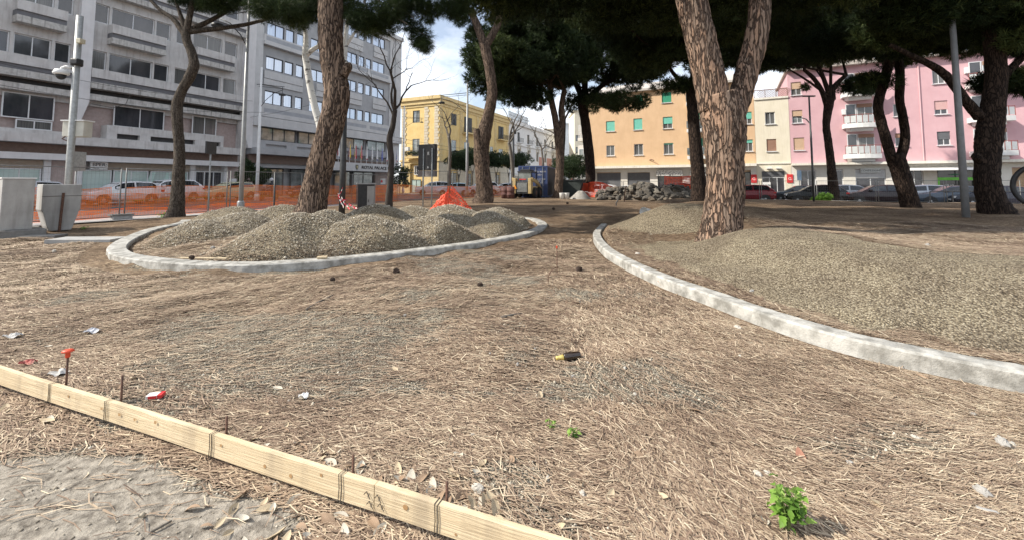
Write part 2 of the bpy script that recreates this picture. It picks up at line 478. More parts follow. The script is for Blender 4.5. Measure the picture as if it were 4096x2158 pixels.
M['weed'] = ramp_attr('weed_leaves', 'rnd', [(0.0, (0.10, 0.20, 0.035)), (0.5, (0.20, 0.36, 0.06)), (1.0, (0.36, 0.52, 0.13))], 0.55, 0.3, 0.35)
M['concrete'] = mat('kerb_concrete', (0.22, 0.212, 0.19), (0.46, 0.45, 0.415), 6, 0.92, 0.25, 80, lo=0.38, hi=0.60, detail=10)
M['grey_concrete'] = mat('grey_concrete', (0.33, 0.325, 0.31), (0.42, 0.415, 0.40), 2.5, 0.9, 0.3, 40, stain=((0.2, 0.19, 0.175), 0.5))
M['dark_concrete'] = mat('dark_concrete', (0.14, 0.135, 0.125), (0.24, 0.23, 0.215), 4, 0.9, 0.6, 20)
M['wood'] = mat('pine_board', (0.56, 0.44, 0.275), (0.70, 0.58, 0.39), 6, 0.7, 0.3, 18, stretch=(0.3, 4, 7), lo=0.32, hi=0.66, stain=((0.36, 0.29, 0.2), 0.7))
M['knot'] = mat('wood_knot', (0.34, 0.2, 0.09), (0.45, 0.28, 0.13), 30, 0.7)
M['rust'] = mat('rusty_iron', (0.07, 0.04, 0.03), (0.16, 0.08, 0.05), 25, 0.85, 0.3, 80)
M['wire'] = mat('tie_wire', (0.06, 0.055, 0.05), None, rough=0.6, metal=0.5)
M['orange'] = mat('orange_plastic', (0.62, 0.06, 0.025), (0.7, 0.09, 0.035), 6, 0.5)
M['net'] = mat('orange_net_plastic', (0.88, 0.19, 0.025), (0.95, 0.28, 0.05), 4, 0.5)
M['red_net'] = mat('red_net_plastic', (0.80, 0.075, 0.03), (0.88, 0.13, 0.05), 3, 0.5)
M['yellow_net'] = mat('yellow_net_plastic', (0.9, 0.42, 0.03), (0.95, 0.5, 0.06), 4, 0.5)
M['galv'] = mat('galvanised_steel', (0.30, 0.31, 0.30), (0.42, 0.43, 0.42), 12, 0.5, 0.05, 60, metal=0.3)
M['fence_steel'] = mat('dull_fence_steel', (0.16, 0.16, 0.155), (0.24, 0.24, 0.235), 12, 0.6, metal=0.3)
M['pole_grey'] = mat('painted_grey_steel', (0.30, 0.31, 0.31), (0.38, 0.39, 0.39), 6, 0.5, metal=0.2)
M['dark_steel'] = mat('dark_steel', (0.045, 0.048, 0.05), (0.075, 0.078, 0.08), 6, 0.5, metal=0.3)
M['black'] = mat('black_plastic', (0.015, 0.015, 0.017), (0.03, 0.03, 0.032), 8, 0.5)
M['white'] = mat('white_paint', (0.78, 0.78, 0.77), (0.70, 0.70, 0.68), 3, 0.55)
M['facade_conc'] = mat('stained_panel_concrete', (0.49, 0.475, 0.46), (0.60, 0.585, 0.57), 1.6, 0.88, 0.25, 30, stain=((0.30, 0.275, 0.26), 0.5))
M['facade_light'] = mat('pale_pier_render', (0.62, 0.61, 0.61), (0.69, 0.68, 0.68), 1.5, 0.85, 0.2, 40, stain=((0.5, 0.48, 0.47), 0.25))
M['facade_dirty'] = mat('weathered_ledge_concrete', (0.40, 0.385, 0.36), (0.56, 0.545, 0.52), 4, 0.9, 0.3, 30, stain=((0.14, 0.13, 0.12), 0.8))
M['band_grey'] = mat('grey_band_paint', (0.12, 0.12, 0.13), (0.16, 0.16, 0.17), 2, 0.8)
M['brown_tile'] = mat('brown_mosaic', (0.15, 0.105, 0.085), (0.2, 0.14, 0.115), 5, 0.6, 0.2, 60)
M['pink_stone'] = mat('pinkish_stone_cladding', (0.34, 0.27, 0.25), (0.42, 0.34, 0.315), 5, 0.7, 0.1, 40)
M['hotel_grey'] = mat('hotel_grey_render', (0.34, 0.345, 0.355), (0.41, 0.415, 0.425), 1.2, 0.85, 0.3, 60, stain=((0.33, 0.33, 0.34), 0.3))
M['hotel_light'] = mat('hotel_pale_render', (0.51, 0.51, 0.51), (0.59, 0.59, 0.59), 1.2, 0.85, 0.3, 60, stain=((0.45, 0.45, 0.45), 0.35))
M['glass'] = mat('dark_window_glass', (0.025, 0.028, 0.034), (0.07, 0.068, 0.075), 0.8, 0.06, spec=0.9, stretch=(1, 1, 0.3))
M['glass_blue'] = mat('curtain_and_sky_hotel_glass', (0.55, 0.63, 0.76), (0.74, 0.80, 0.88), 2.2, 0.07, metal=0.35, stretch=(3, 3, 0.05), spec=0.9)  # pale blue carries both the curtains and the reflected sky as colour
M['glass_mid'] = mat('shop_glass', (0.10, 0.12, 0.12), (0.34, 0.36, 0.36), 0.9, 0.05, spec=0.9, metal=0.2)
M['glass_green'] = mat('green_film_glass', (0.33, 0.45, 0.42), (0.46, 0.56, 0.53), 0.7, 0.12, spec=0.7)
M['curtain'] = mat('grey_curtained_glass', (0.075, 0.075, 0.075), (0.15, 0.148, 0.14), 3, 0.1, stretch=(6, 6, 0.1), spec=0.8)
M['alu'] = mat('pale_aluminium', (0.62, 0.63, 0.64), (0.7, 0.71, 0.72), 5, 0.45, metal=0.1)
M['black_frame'] = mat('dark_window_frame', (0.03, 0.032, 0.036), (0.05, 0.052, 0.056), 5, 0.5)
M['yellow_wall'] = mat('yellow_plaster', (0.72, 0.52, 0.21), (0.80, 0.61, 0.28), 0.7, 0.9, 0.2, 20, stain=((0.55, 0.40, 0.19), 0.5))
M['yellow_trim'] = mat('yellow_stone_trim', (0.64, 0.48, 0.23), (0.74, 0.58, 0.30), 1.5, 0.9, 0.2, 20, stain=((0.42, 0.34, 0.2), 0.5))
M['cream_stone'] = mat('cream_stone', (0.60, 0.53, 0.40), (0.70, 0.63, 0.5), 1.5, 0.9, 0.2, 20, stain=((0.4, 0.35, 0.27), 0.5))
M['white_wall'] = mat('white_plaster', (0.74, 0.73, 0.70), (0.82, 0.81, 0.78), 0.7, 0.9, 0.15, 20, stain=((0.55, 0.53, 0.5), 0.4))
M['brick_red'] = mat('red_brick_panel', (0.5, 0.25, 0.19), (0.6, 0.33, 0.26), 5, 0.9)
M['dark_shutter'] = mat('dark_wood_shutter', (0.045, 0.05, 0.055), (0.075, 0.08, 0.085), 4, 0.7)
M['orange_wall'] = mat('orange_plaster', (0.62, 0.42, 0.25), (0.69, 0.475, 0.29), 0.8, 0.92, 0.35, 18, stain=((0.58, 0.37, 0.21), 0.4))
M['cream_wall'] = mat('cream_plaster', (0.70, 0.64, 0.50), (0.76, 0.70, 0.57), 0.8, 0.92, 0.3, 18, stain=((0.58, 0.52, 0.4), 0.5))
M['pink_wall'] = mat('pink_plaster', (0.58, 0.36, 0.39), (0.64, 0.41, 0.44), 0.8, 0.92, 0.35, 18, stain=((0.6, 0.35, 0.37), 0.4))
M['ledge_cream'] = mat('cream_ledge', (0.70, 0.66, 0.57), (0.78, 0.75, 0.67), 1.5, 0.85, stain=((0.5, 0.46, 0.38), 0.5))
M['tile_white'] = mat('white_pier_tiles', (0.66, 0.63, 0.56), (0.74, 0.71, 0.65), 2, 0.6)
M['green_shutter'] = mat('green_roller_shutter', (0.13, 0.46, 0.36), (0.17, 0.52, 0.41), 1, 0.6)
M['deep_green_shutter'] = mat('deep_green_roller_shutter', (0.02, 0.24, 0.13), (0.03, 0.29, 0.17), 1, 0.6)
M['brown_shutter'] = mat('brown_roller_shutter', (0.27, 0.15, 0.10), (0.33, 0.19, 0.13), 2, 0.6)
M['tan_shutter'] = mat('tan_roller_shutter', (0.52, 0.36, 0.24), (0.57, 0.41, 0.28), 2, 0.6)
M['pink_shutter'] = mat('pinkish_roller_shutter', (0.58, 0.36, 0.35), (0.64, 0.42, 0.4), 2, 0.6)
M['grey_shutter'] = mat('grey_roller_shutter', (0.11, 0.115, 0.125), (0.15, 0.155, 0.165), 2, 0.55)
M['asphalt'] = mat('street_asphalt', (0.075, 0.075, 0.078), (0.115, 0.115, 0.118), 2, 0.9, 0.4, 60)
M['paving'] = mat('pavement_slabs', (0.33, 0.32, 0.31), (0.42, 0.41, 0.40), 1.5, 0.9, 0.2, 20)
M['red_paint'] = mat('red_enamel', (0.62, 0.03, 0.035), (0.68, 0.05, 0.05), 3, 0.5)
M['lettering'] = mat('dark_lettering', (0.03, 0.028, 0.03), None, rough=0.5)
M['teal'] = mat('teal_glass_film', (0.03, 0.11, 0.13), (0.05, 0.15, 0.17), 2, 0.2)
M['roof_tile'] = mat('grey_roof_tiles', (0.42, 0.38, 0.34), (0.52, 0.48, 0.43), 5, 0.9)
# ------------------------------------------------------------------ ground
FL0, FLU = np.array((-14.9, 16.5)), np.array((0.40, 0.917))      # line of the street fence
FR0, FRU = np.array((25.0, 31.0)), np.array((0.889, -0.458))     # line of the fence by the parked cars
KR_IN = [(9.5, 27), (4.5, 16.5), (3.0, 13.5), (2.28, 11), (2.0, 8.8), (2.02, 7.3), (2.2, 6.0), (2.45, 5.08), (2.64, 4.37), (2.92, 3.73), (3.32, 3.3), (3.75, 2.98), (4.6, 2.5), (6.5, 1.8), (9, 1.2)]
KL_OUT = [(-11.9, 15.4), (-11.13, 14.15), (-10.5, 12.3), (-9.3, 10.2), (-8.45, 9.0), (-7.7, 8.2), (-6.9, 7.62), (-5.8, 7.15), (-5.0, 6.95), (-4.2, 6.92), (-3.34, 7.23), (-2.48, 7.8), (-1.5, 8.69), (-0.55, 9.7), (0.33, 11.0), (0.95, 12.6), (1.15, 14.3), (0.9, 16.0), (0.2, 17.3)]

def poly_sd(x, y, poly):
    "distance to a polyline, positive on its left when walked from the far end"
    best = np.full(np.shape(x), 1e9); sg = np.zeros(np.shape(x))
    for (ax, ay), (bx, by) in zip(poly, poly[1:]):
        dx, dy = bx - ax, by - ay
        t = np.clip(((x - ax) * dx + (y - ay) * dy) / (dx * dx + dy * dy), 0, 1)
        d = np.hypot(x - ax - t * dx, y - ay - t * dy)
        c = dx * (y - ay) - dy * (x - ax)
        u = d < best - 1e-9
        best = np.where(u, d, best); sg = np.where(u, np.sign(c), sg)
    return best * sg

def gauss(x, y, cx, cy, s):
    return np.exp(-((x - cx) ** 2 + (y - cy) ** 2) / (2 * s * s))

def terrain(x, y):
    x, y = np.asarray(x, float), np.asarray(y, float)
    dL = (x - FL0[0]) * FLU[1] - (y - FL0[1]) * FLU[0]
    dR = (x - FR0[0]) * FRU[1] - (y - FR0[1]) * FRU[0]
    park = smooth(0, 2.5, np.minimum(dL, dR))
    z = park * 0.27 * smooth(9, 30, y) * (1 - 0.75 * smooth(7, 13, x)) - 0.2 * smooth(0, 3, -dR)
    s = poly_sd(x, y, KR_IN)
    bank = 0.10 * smooth(0, 0.15, s) + 0.40 * smooth(0.25, 2.3, s) - 0.16 * smooth(3, 6.5, s) - 0.2 * smooth(14, 26, y)
    bank = bank + 0.42 * gauss(x, y, 3.95, 11.0, 1.0) - 0.30 * gauss(x, y, 4.2, 9.3, 0.8) - 0.12 * gauss(x, y, 3.6, 8.7, 0.6) + 0.12 * gauss(x, y, 4.6, 7.4, 0.9)
    bank = bank + 0.28 * (fbm(x * 0.55, y * 0.55, 3) - 0.5) * smooth(9, 11, y) * smooth(1, 3, s)
    z = z + bank * park * smooth(-0.02, 0.06, s)
    bed = np.exp(-(((x + 4.9) / 5.6) ** 2 + ((y - 11.6) / 4.4) ** 2) ** 3)
    z = z + 0.12 * bed * smooth(0.32, 1.5, poly_sd(x, y, KL_OUT))
    near = smooth(26, 14, y) * park
    fr = smooth(0.3, 2.0, np.hypot(x - np.clip(x, -4.5, 1.5), y - (1.67 - 0.386 * np.clip(x, -4.5, 1.5))))
    z = z + near * (0.16 * (fbm(x * 1.0, y * 1.0, 5) - 0.5) + 0.075 * (fbm(x * 2.6, y * 2.6, 9) - 0.5)) * (0.35 + 0.65 * fr) * smooth(-0.1, -0.8, s) + near * 0.06 * (fbm(x * 2, y * 2, 6) - 0.5) * smooth(-0.1, 0.2, s)
    return z

HEAPS = [(1180, 850, 8.8, 1.2, 'widest gravel heap, foremost of all, right behind the front of the curved kerb'),
         (1460, 862, 9.2, 1.2, 'gravel heap next to the widest front one, facing the middle of the curved kerb'),
         (1720, 862, 10.1, 1.1, 'front gravel heap between the middle of the curved kerb and the crumpled orange netting'),
         (1945, 842, 12.2, 1.05, 'gravel heap with dark slope at the end of the row near the kerb tip'),
         (800, 878, 10.4, 1.0, 'low sandy gravel heap nearest the street end of the kerb'),
         (960, 848, 11.3, 1.15, 'gravel heap sloping up towards the foot of the leaning pine'),
         (1300, 838, 10.2, 0.95, 'small gravel heap covering the foot of the leaning pine trunk'),
         (1500, 816, 11.6, 1.25, 'gravel heap just in front of the dark utility cabinet'),
         (1650, 822, 12.8, 1.1, 'gravel heap with dark top behind the front row, below the black totem sign'),
         (1800, 818, 12.6, 1.3, 'gravel heap right in front of the crumpled orange netting'),
         (1130, 818, 13.0, 1.4, 'rear gravel heap behind the leaning pine, against the orange fence netting'),
         (930, 826, 13.4, 1.4, 'rear dark gravel heap below the thin street lamp, on the far side of the bed'),
         (1990, 828, 13.6, 1.1, 'rearmost gravel heap by the middle pine with two stems')]
HP = []
for (px, py, d, r, lab) in HEAPS:
    p = at(px, py, d)
    HP.append((p.x, p.y + 0.1, p.z, r))

def heap_prof(q):
    e = 0.09
    return 1 - (np.sqrt(q * q + e) - math.sqrt(e)) / (math.sqrt(1 + e) - math.sqrt(e))

def heap_h(x, y, i):
    cx, cy, zp, r = HP[i]
    dx, dy = np.asarray(x) - cx, np.asarray(y) - cy
    a = np.arctan2(dy, dx)
    rr = r * (1.30 + 0.12 * np.sin(2 * a + i) + 0.08 * np.sin(3 * a + 2.1 * i))
    q = np.hypot(dx, dy) / rr
    n = 0.16 * (fbm(np.asarray(x) * 1.8, np.asarray(y) * 1.8, 31) - 0.5) * smooth(0.05, 0.5, q)
    g_ = smooth(0.3, 0.75, poly_sd(np.asarray(x), np.asarray(y), KL_OUT))
    return (zp * heap_prof(q) + n - 0.02) * g_ - 0.06 * (1 - g_)

def top(x, y):
    z = terrain(x, y)
    for i in range(len(HP)):
        z = np.maximum(z, heap_h(x, y, i))
    return z

PATCH = [(gnd(px, py), rx, ry, a) for px, py, rx, ry, a in
         [(880, 1330, 1.1, 0.55, .6), (1180, 1420, .8, .4, .55), (1420, 1530, .6, .25, .5), (1960, 1080, .8, .9, .5), (2430, 1480, .5, .3, .45), (2150, 1580, .7, .2, .45),
          (1580, 1310, .5, .35, .45), (1760, 1250, .4, .4, .45), (1700, 1180, .6, .4, .35), (3700, 1720, .35, .3, .5), (3380, 1800, .4, .15, .45), (2850, 1290, .4, .3, .4), (300, 1180, .6, .5, .3),
          (1350, 1290, .6, .4, .45), (2750, 1420, .4, .25, .35), (2050, 1900, .25, .12, .4), (2120, 2100, .3, .1, .4), (2650, 1600, .4, .2, .3), (700, 1480, .6, .3, .5)]]
SAND = [(gnd(px, py), rx, ry) for px, py, rx, ry in [(0, 1960, .9, .24), (150, 2080, 1.0, .2), (620, 2080, .55, .15), (980, 2130, .25, .08)]]

def sand_mask(x, y):
    m = 0.0
    for p, rx, ry in SAND:
        m = np.maximum(m, np.exp(-(((x - p.x) / rx) ** 2 + ((y - p.y) / ry) ** 2) ** 1.5))
    return smooth(0.3, 0.55, m + 0.5 * (fbm(np.asarray(x) * 3, np.asarray(y) * 4, 91) - 0.5))

def needle_mask(x, y):
    m = 0.66 + 1.5 * (fbm(np.asarray(x) * 0.8 + 7, np.asarray(y) * 1.1, 21, 5) - 0.5)
    for p, rx, ry, a in PATCH:
        m = m - (a * 0.95) * np.exp(-(((x - p.x) / rx) ** 2 + ((y - p.y) / ry) ** 2))
    for p, rx, ry in SAND:
        m = m - 0.9 * np.exp(-(((x - p.x) / rx) ** 2 + ((y - p.y) / ry) ** 2) ** 1.5)
    s = poly_sd(x, y, KR_IN)
    m = m + 0.25 * smooth(-0.5, 0, s) * smooth(1.1, 0.5, s)
    m = np.where(s > 3.2, m + 0.4, m)
    m = np.where((np.asarray(x) < -6.5) | (np.asarray(y) > 10), m + 0.25, m)
    return np.clip(m, 0, 1)

xs = np.concatenate([-np.geomspace(1600, 9.2, 46), np.arange(-9, 9.01, 0.075), np.geomspace(9.2, 1600, 46)])
ys = np.concatenate([[-400, -100, -30, -12, -5, -2, 0, 0.6], np.arange(1.1, 9, 0.06), np.arange(9, 17, 0.13), np.arange(17, 60, 0.6), np.geomspace(60, 2500, 30)])
GX, GY = np.meshgrid(xs, ys)
GZ = terrain(GX, GY)
nx, ny = len(xs), len(ys)
idx = np.arange(nx * ny).reshape(ny, nx)
Fq = np.stack([idx[:-1, :-1], idx[:-1, 1:], idx[1:, 1:], idx[1:, :-1]], -1).reshape(-1, 4)
g = link("ground", raw_mesh("ground", np.stack([GX, GY, GZ], -1).reshape(-1, 3), Fq, M['ground'], {'needles': needle_mask(GX, GY).ravel(), 'sand': sand_mask(GX, GY).ravel()}, True))
tag(g, 'brown park soil under pine needles and patches of fine gravel', 'ground', kind='structure')

# gravel bank behind the right kerb
bx = np.arange(1.6, 9.5, 0.07); by = np.arange(1.8, 14, 0.07)
BX, BY = np.meshgrid(bx, by)
s_ = poly_sd(BX, BY, KR_IN) + 0.7 * (fbm(BX * 1.3, BY * 1.3, 41) - 0.5)
edge = np.minimum(smooth(0.15, 0.6, s_), smooth(4.0, 2.7, s_)) * smooth(13, 11.6, BY)
far = gauss(BX, BY, 3.95, 11.0, 1.1)
edge = np.maximum(edge * np.maximum(smooth(10.5, 8.4, BY), 0), smooth(0.25, 0.6, far))
BZ = terrain(BX, BY) - 0.05 + 0.085 * edge + 0.03 * (fbm(BX * 4, BY * 4, 43) - 0.5)
idb = np.arange(BX.size).reshape(BX.shape)
Fb = np.stack([idb[:-1, :-1], idb[:-1, 1:], idb[1:, 1:], idb[1:, :-1]], -1).reshape(-1, 4)
keep = edge.ravel()[Fb].max(1) > 0.3
o = link("gravel_bank", raw_mesh("gravel_bank", np.stack([BX, BY, BZ], -1).reshape(-1, 3), Fb[keep], M['gravel'], None, True))
tag(o, 'long pale gravel bank heaped behind the right kerb around the forked pine', 'gravel', kind='stuff')

for i, (px, py, d, r, lab) in enumerate(HEAPS):
    cx, cy, zp, rr = HP[i]
    q = np.concatenate([[0.0], np.linspace(0.06, 1.35, 34)]); an = np.linspace(0, 2 * np.pi, 73)[:-1]
    Q, A = np.meshgrid(q, an, indexing='ij')
    X, Y = cx + Q * rr * np.cos(A), cy + Q * rr * np.sin(A)
    Z = heap_h(X, Y, i) + 0.02 * (fbm(X * 9, Y * 9, 77) - 0.5)
    iq = np.arange(Q.size).reshape(Q.shape)
    Fh = np.stack([iq[:-1], iq[1:], np.roll(iq[1:], -1, 1), np.roll(iq[:-1], -1, 1)], -1).reshape(-1, 4)
    V = np.stack([X - cx, Y - cy, Z], -1).reshape(-1, 3)
    keep = Z.ravel()[Fh].max(1) > -0.05
    o = link("gravel_heap", raw_mesh("gravel_heap", V, Fh[keep], M['gravel'], None, True))
    o.location = (cx, cy, 0)
    tag(o, lab, 'gravel heap', 'gravel heaps inside the curved kerb')

# loose pebbles
def scatter_pebbles(n, fx, size, name, label):
    X, Y = fx(n)
    Z = top(X, Y)
    k = len(X)
    sz = NPR.uniform(size[0], size[1], k) * np.where(NPR.random(k) < 0.04, 2.0, 1.0)
    base = np.array([(1, 0, 0), (-1, 0, 0), (0, 1, 0), (0, -1, 0), (0, 0, 1), (0, 0, -1)], float)
    fc = np.array([(0, 2, 4), (2, 1, 4), (1, 3, 4), (3, 0, 4), (2, 0, 5), (1, 2, 5), (3, 1, 5), (0, 3, 5)])
    a = NPR.uniform(0, 6.28, k)
    J = NPR.uniform(0.6, 1.3, (k, 6, 1)) * base[None]
    J[:, :, 2] *= 0.75
    R = np.stack([J[:, :, 0] * np.cos(a)[:, None] - J[:, :, 1] * np.sin(a)[:, None], J[:, :, 0] * np.sin(a)[:, None] + J[:, :, 1] * np.cos(a)[:, None], J[:, :, 2]], -1)
    V = R * sz[:, None, None] + np.stack([X, Y, Z + sz * 0.3], -1)[:, None, :]
    Fc = fc[None] + (np.arange(k) * 6)[:, None, None]
    o = link(name, raw_mesh(name, V.reshape(-1, 3), Fc.reshape(-1, 3), M['pebbles'], {'rnd': np.repeat(NPR.random(k), 6)}))
    return tag(o, label, 'gravel', kind='stuff')

def in_view(X, Y, extra=0.6):
    return (np.abs(X) < 1.25 * Y + extra) & (Y > 1.3)

def near_pts(n):
    Y = 1.4 + (NPR.random(n) ** 1.7) * 7.0
    X = NPR.uniform(-1, 1, n) * (1.25 * Y + 0.5)
    s = poly_sd(X, Y, KR_IN)
    p = np.where((s > 0.9) & (s < 3.0), 1.0, np.where((s > -0.25) & (s < 0.3), 0.0, (smooth(0.62, 0.36, needle_mask(X, Y)) * 0.8 + 0.03) * (1 - 0.93 * sand_mask(X, Y))))
    ok = NPR.random(n) < p
    return X[ok], Y[ok]

def heap_pts(n):
    i = NPR.integers(0, len(HP), n); h = np.array(HP)[i]
    a = NPR.uniform(0, 6.28, n); r = np.sqrt(NPR.random(n)) * h[:, 3] * 1.35
    X, Y = h[:, 0] + r * np.cos(a), h[:, 1] + r * np.sin(a)
    ok = poly_sd(X, Y, KL_OUT) > 0.5
    return X[ok], Y[ok]

scatter_pebbles(95000, near_pts, (0.0035, 0.008), "loose_gravel", 'loose pale gravel lying in bare patches between the pine needles')
scatter_pebbles(70000, heap_pts, (0.009, 0.017), "heap_gravel", 'loose stones of gravel covering the heaps inside the curved kerb')

# fallen needles
def needle_carpet(n):
    Y = 1.35 + (NPR.random(n) ** 1.6) * 9.5
    X = NPR.uniform(-1, 1, n) * (1.25 * Y + 0.5)
    s = poly_sd(X, Y, KR_IN)
    m = needle_mask(X, Y)
    p = (smooth(0.2, 0.65, m) * 0.88 + 0.12) * (1 - 0.93 * sand_mask(X, Y))
    p = np.where((s > -0.27) & (s < 0.05), 0.0, p)
    p = np.where((s > 1.0) & (s < 3.2) & (Y < 10.5), 0.04, p)
    ins = np.zeros(n)
    for i in range(len(HP)):
        ins = np.maximum(ins, heap_h(X, Y, i) - 0.05)
    p = np.where(ins > 0.10, 0.35 * smooth(0.45, 0.1, ins) + 0.02, p)
    kl = np.abs(poly_sd(X, Y, KL_OUT))
    p = np.where(kl < 0.42, 0.02, p)
    ok = NPR.random(n) < p
    X, Y = X[ok], Y[ok]; k = len(X)
    L = NPR.uniform(0.07, 0.16, k)
    flow = 2.6 * (fbm(X * 0.5 + 3, Y * 0.5, 51, 3) - 0.5) + np.where(X > 0.5, -0.75, 0.12)
    ang = flow + NPR.normal(0, 0.42, k)
    ca, sa = np.cos(ang), np.sin(ang)
    w = 0.0012 + 0.0006 * Y
    bend = NPR.normal(0, 0.2, k) * L
    lift = NPR.uniform(0.001, 0.014, k); tilt = NPR.normal(0, 0.05, k) * L
    P = []
    for t, b, hh in ((-0.5, 0, -1), (0, 1, 0), (0.5, 0, 1)):
        cx, cy = X + ca * L * t - sa * bend * b, Y + sa * L * t + ca * bend * b
        ww = w * (1.0 if t != 0.5 else 0.4)
        cz = lift + tilt * hh
        P.append((cx - sa * ww, cy + ca * ww, cz)); P.append((cx + sa * ww, cy - ca * ww, cz))
    zc = top(X, Y)
    V = np.stack([np.stack([p[0], p[1], np.maximum(p[2], 0.0005) + zc], -1) for p in P], 1)
    f = np.array([(0, 1, 3, 2), (2, 3, 5, 4)])
    Fc = f[None] + (np.arange(k) * 6)[:, None, None]
    rn = np.clip(NPR.normal(0.5, 0.24, k) + 0.5 * (fbm(X * 0.7, Y * 0.7, 61) - 0.5), 0, 1)
    o = link("pine_needle_litter", raw_mesh("pine_needle_litter", V.reshape(-1, 3), Fc.reshape(-1, 4), M['dry_needles'], {'rnd': np.repeat(rn, 6)}))
    return tag(o, 'dry brown pine needles strewn over the park soil', 'pine needles', kind='stuff')

needle_carpet(470000)

# ------------------------------------------------------------------ kerbs
def catmull(P, n=6):
    P = [np.array(p, float) for p in P]; out = []
    for i in range(len(P) - 1):
        a, b, c, d = P[max(i - 1, 0)], P[i], P[i + 1], P[min(i + 2, len(P) - 1)]
        for k in range(n):
            t = k / n
            out.append(0.5 * ((2 * b) + (c - a) * t + (2 * a - 5 * b + 4 * c - d) * t * t + (3 * b - a - 3 * c + d) * t ** 3))
    out.append(P[-1])
    return out

def kerb(name, line, width, ztop, zbot, label, side):
    L = catmull(line, 14); mb = MB(); N = len(L); sec = []
    for i, p in enumerate(L):
        t = L[min(i + 1, N - 1)] - L[max(i - 1, 0)]; t = t / np.linalg.norm(t)
        nrm = np.array((-t[1], t[0])) * side
        j = lambda a=0.0025: RND.uniform(-a, a)
        b = p + nrm * width
        zt = ztop
        q = p + nrm * 0.02; r = b - nrm * 0.02; m = p + nrm * width * 0.5
        sec.append([(p[0], p[1], zbot), (p[0] + j(), p[1] + j(), zt * 0.45), (p[0] + j(), p[1] + j(), zt - 0.018), (q[0], q[1], zt + j()), (m[0], m[1], zt + j(0.008)), (r[0], r[1], zt + j()), (b[0], b[1], zt - 0.02), (b[0], b[1], zbot)])
    vs = [v for s in sec for v in s]; K = 8
    fs = [(i * K + k, (i + 1) * K + k, (i + 1) * K + k + 1, i * K + k + 1) for i in range(N - 1) for k in range(K - 1)]
    fs += [tuple(range(K)), tuple(range((N - 1) * K, N * K))[::-1]]
    if side < 0: fs = [f[::-1] for f in fs]
    mb.add(vs, fs)
    return tag(mb.build(name, M['concrete']), label, 'kerb')

kerb("concrete_kerb", KL_OUT, 0.31, 0.105, -0.2, 'pale curved concrete kerb looping round the gravel heaps', 1)
KR_OUT = []
kl_ = catmull(KR_IN[2:], 1)
for i, p in enumerate(kl_):
    t = kl_[min(i + 1, len(kl_) - 1)] - kl_[max(i - 1, 0)]; t = t / np.linalg.norm(t)
    KR_OUT.append(tuple(p + np.array((t[1], -t[0])) * 0.2))
kerb("concrete_kerb", KR_OUT, 0.2, 0.14, -0.2, 'whitish concrete kerb running along the gravel bank below the forked pine', 1)

# ------------------------------------------------------------------ board, stakes and litter in front
BO, BU = np.array((-3.62, 3.07)), np.array((0.933, -0.36))
BN = np.array((-0.36, -0.933))
def board_s(px):
    r = (px - CX) / F_PX
    return (r * BO[1] - BO[0]) / (BU[0] - r * BU[1])
def bpt(s, off, z):
    p = BO + BU * s + BN * off
    return Vector((p[0], p[1], z))
BR = math.atan2(BU[1], BU[0])
JOINT = board_s(1540)
def board(s0, s1, label, ties, nails, knots, zoff=0.0):
    org = bpt(s0, 0, 0)
    t = thing('formwork_board', label, 'board', org, BR, 'formwork boards')
    mb = MB(); L = s1 - s0; n = 24
    sec = []
    for i in range(n + 1):
        x = L * i / n; w = 0.003 * math.sin(3 * x + s0)
        sec += [(x, -0.028 + w, 0.04 + zoff), (x, -0.028 + w, 0.145 + zoff), (x, w, 0.145 + zoff), (x, w, 0.04 + zoff)]
    fs = [(4 * i + k, 4 * i + 4 + k, 4 * i + 4 + (k + 1) % 4, 4 * i + (k + 1) % 4) for i in range(n) for k in range(4)]
    fs = [f[::-1] for f in fs] + [(0, 1, 2, 3)[::-1], tuple(4 * n + k for k in range(4))]
    mb.add(sec, fs)
    mb.cur = 1
    for kx, kz, kr in knots:
        x = kx - s0
        mb.add([(x + kr * math.cos(a) * 1.1, -0.0325, kz + kr * math.sin(a)) for a in np.linspace(0, 6.28, 11)[:-1]], [tuple(range(10))])
    mb.build('plank', [M['wood'], M['knot']], t, bevel=0.0)
    for tx in ties:
        for dx in (-0.006, 0.008):
            x = tx - s0 + dx
            p = MB(); w = 0.034
            p.tube([(x, -0.0345, 0.034), (x + 0.004, -0.0345, 0.09), (x, -0.034, 0.149), (x, 0.006, 0.149), (x, 0.006, 0.034), (x, -0.034, 0.034)], 0.0018, 5)
            p.build('wire_tie', M['wire'], t)
    for nx_, nz_ in nails:
        x = nx_ - s0
        p = MB(); p.tube([(x, -0.034, nz_), (x + 0.02, -0.036, nz_ - 0.025)], 0.0016, 5); p.tube([(x, -0.034, nz_), (x - 0.012, -0.036, nz_ - 0.014)], 0.0016, 5)
        p.build('bent_nail', M['wire'], t)
    return t
kn = lambda px, z, r: (board_s(px), z, r)
board(-1.3, JOINT - 0.002, 'long pale timber board staked on edge, from the left edge to the nailed joint', [board_s(285), board_s(505), board_s(915), board_s(1412)], [(JOINT - 0.035, 0.115), (JOINT - 0.02, 0.08)],
      [kn(360, .11, .008), kn(490, .10, .007), kn(560, .10, .009), kn(620, .10, .008), kn(700, .12, .009), kn(955, .11, .007), kn(1125, .08, .008), kn(1225, .075, .009), kn(1340, .12, .007)])
board(JOINT + 0.002, 6.2, 'shorter end of the pale timber board, past the nailed joint, by the weeds', [board_s(1775)], [(JOINT + 0.02, 0.115), (JOINT + 0.035, 0.085)], [kn(1660, .10, .011), kn(1850, .06, .005), kn(2000, .07, .008)], 0.002)

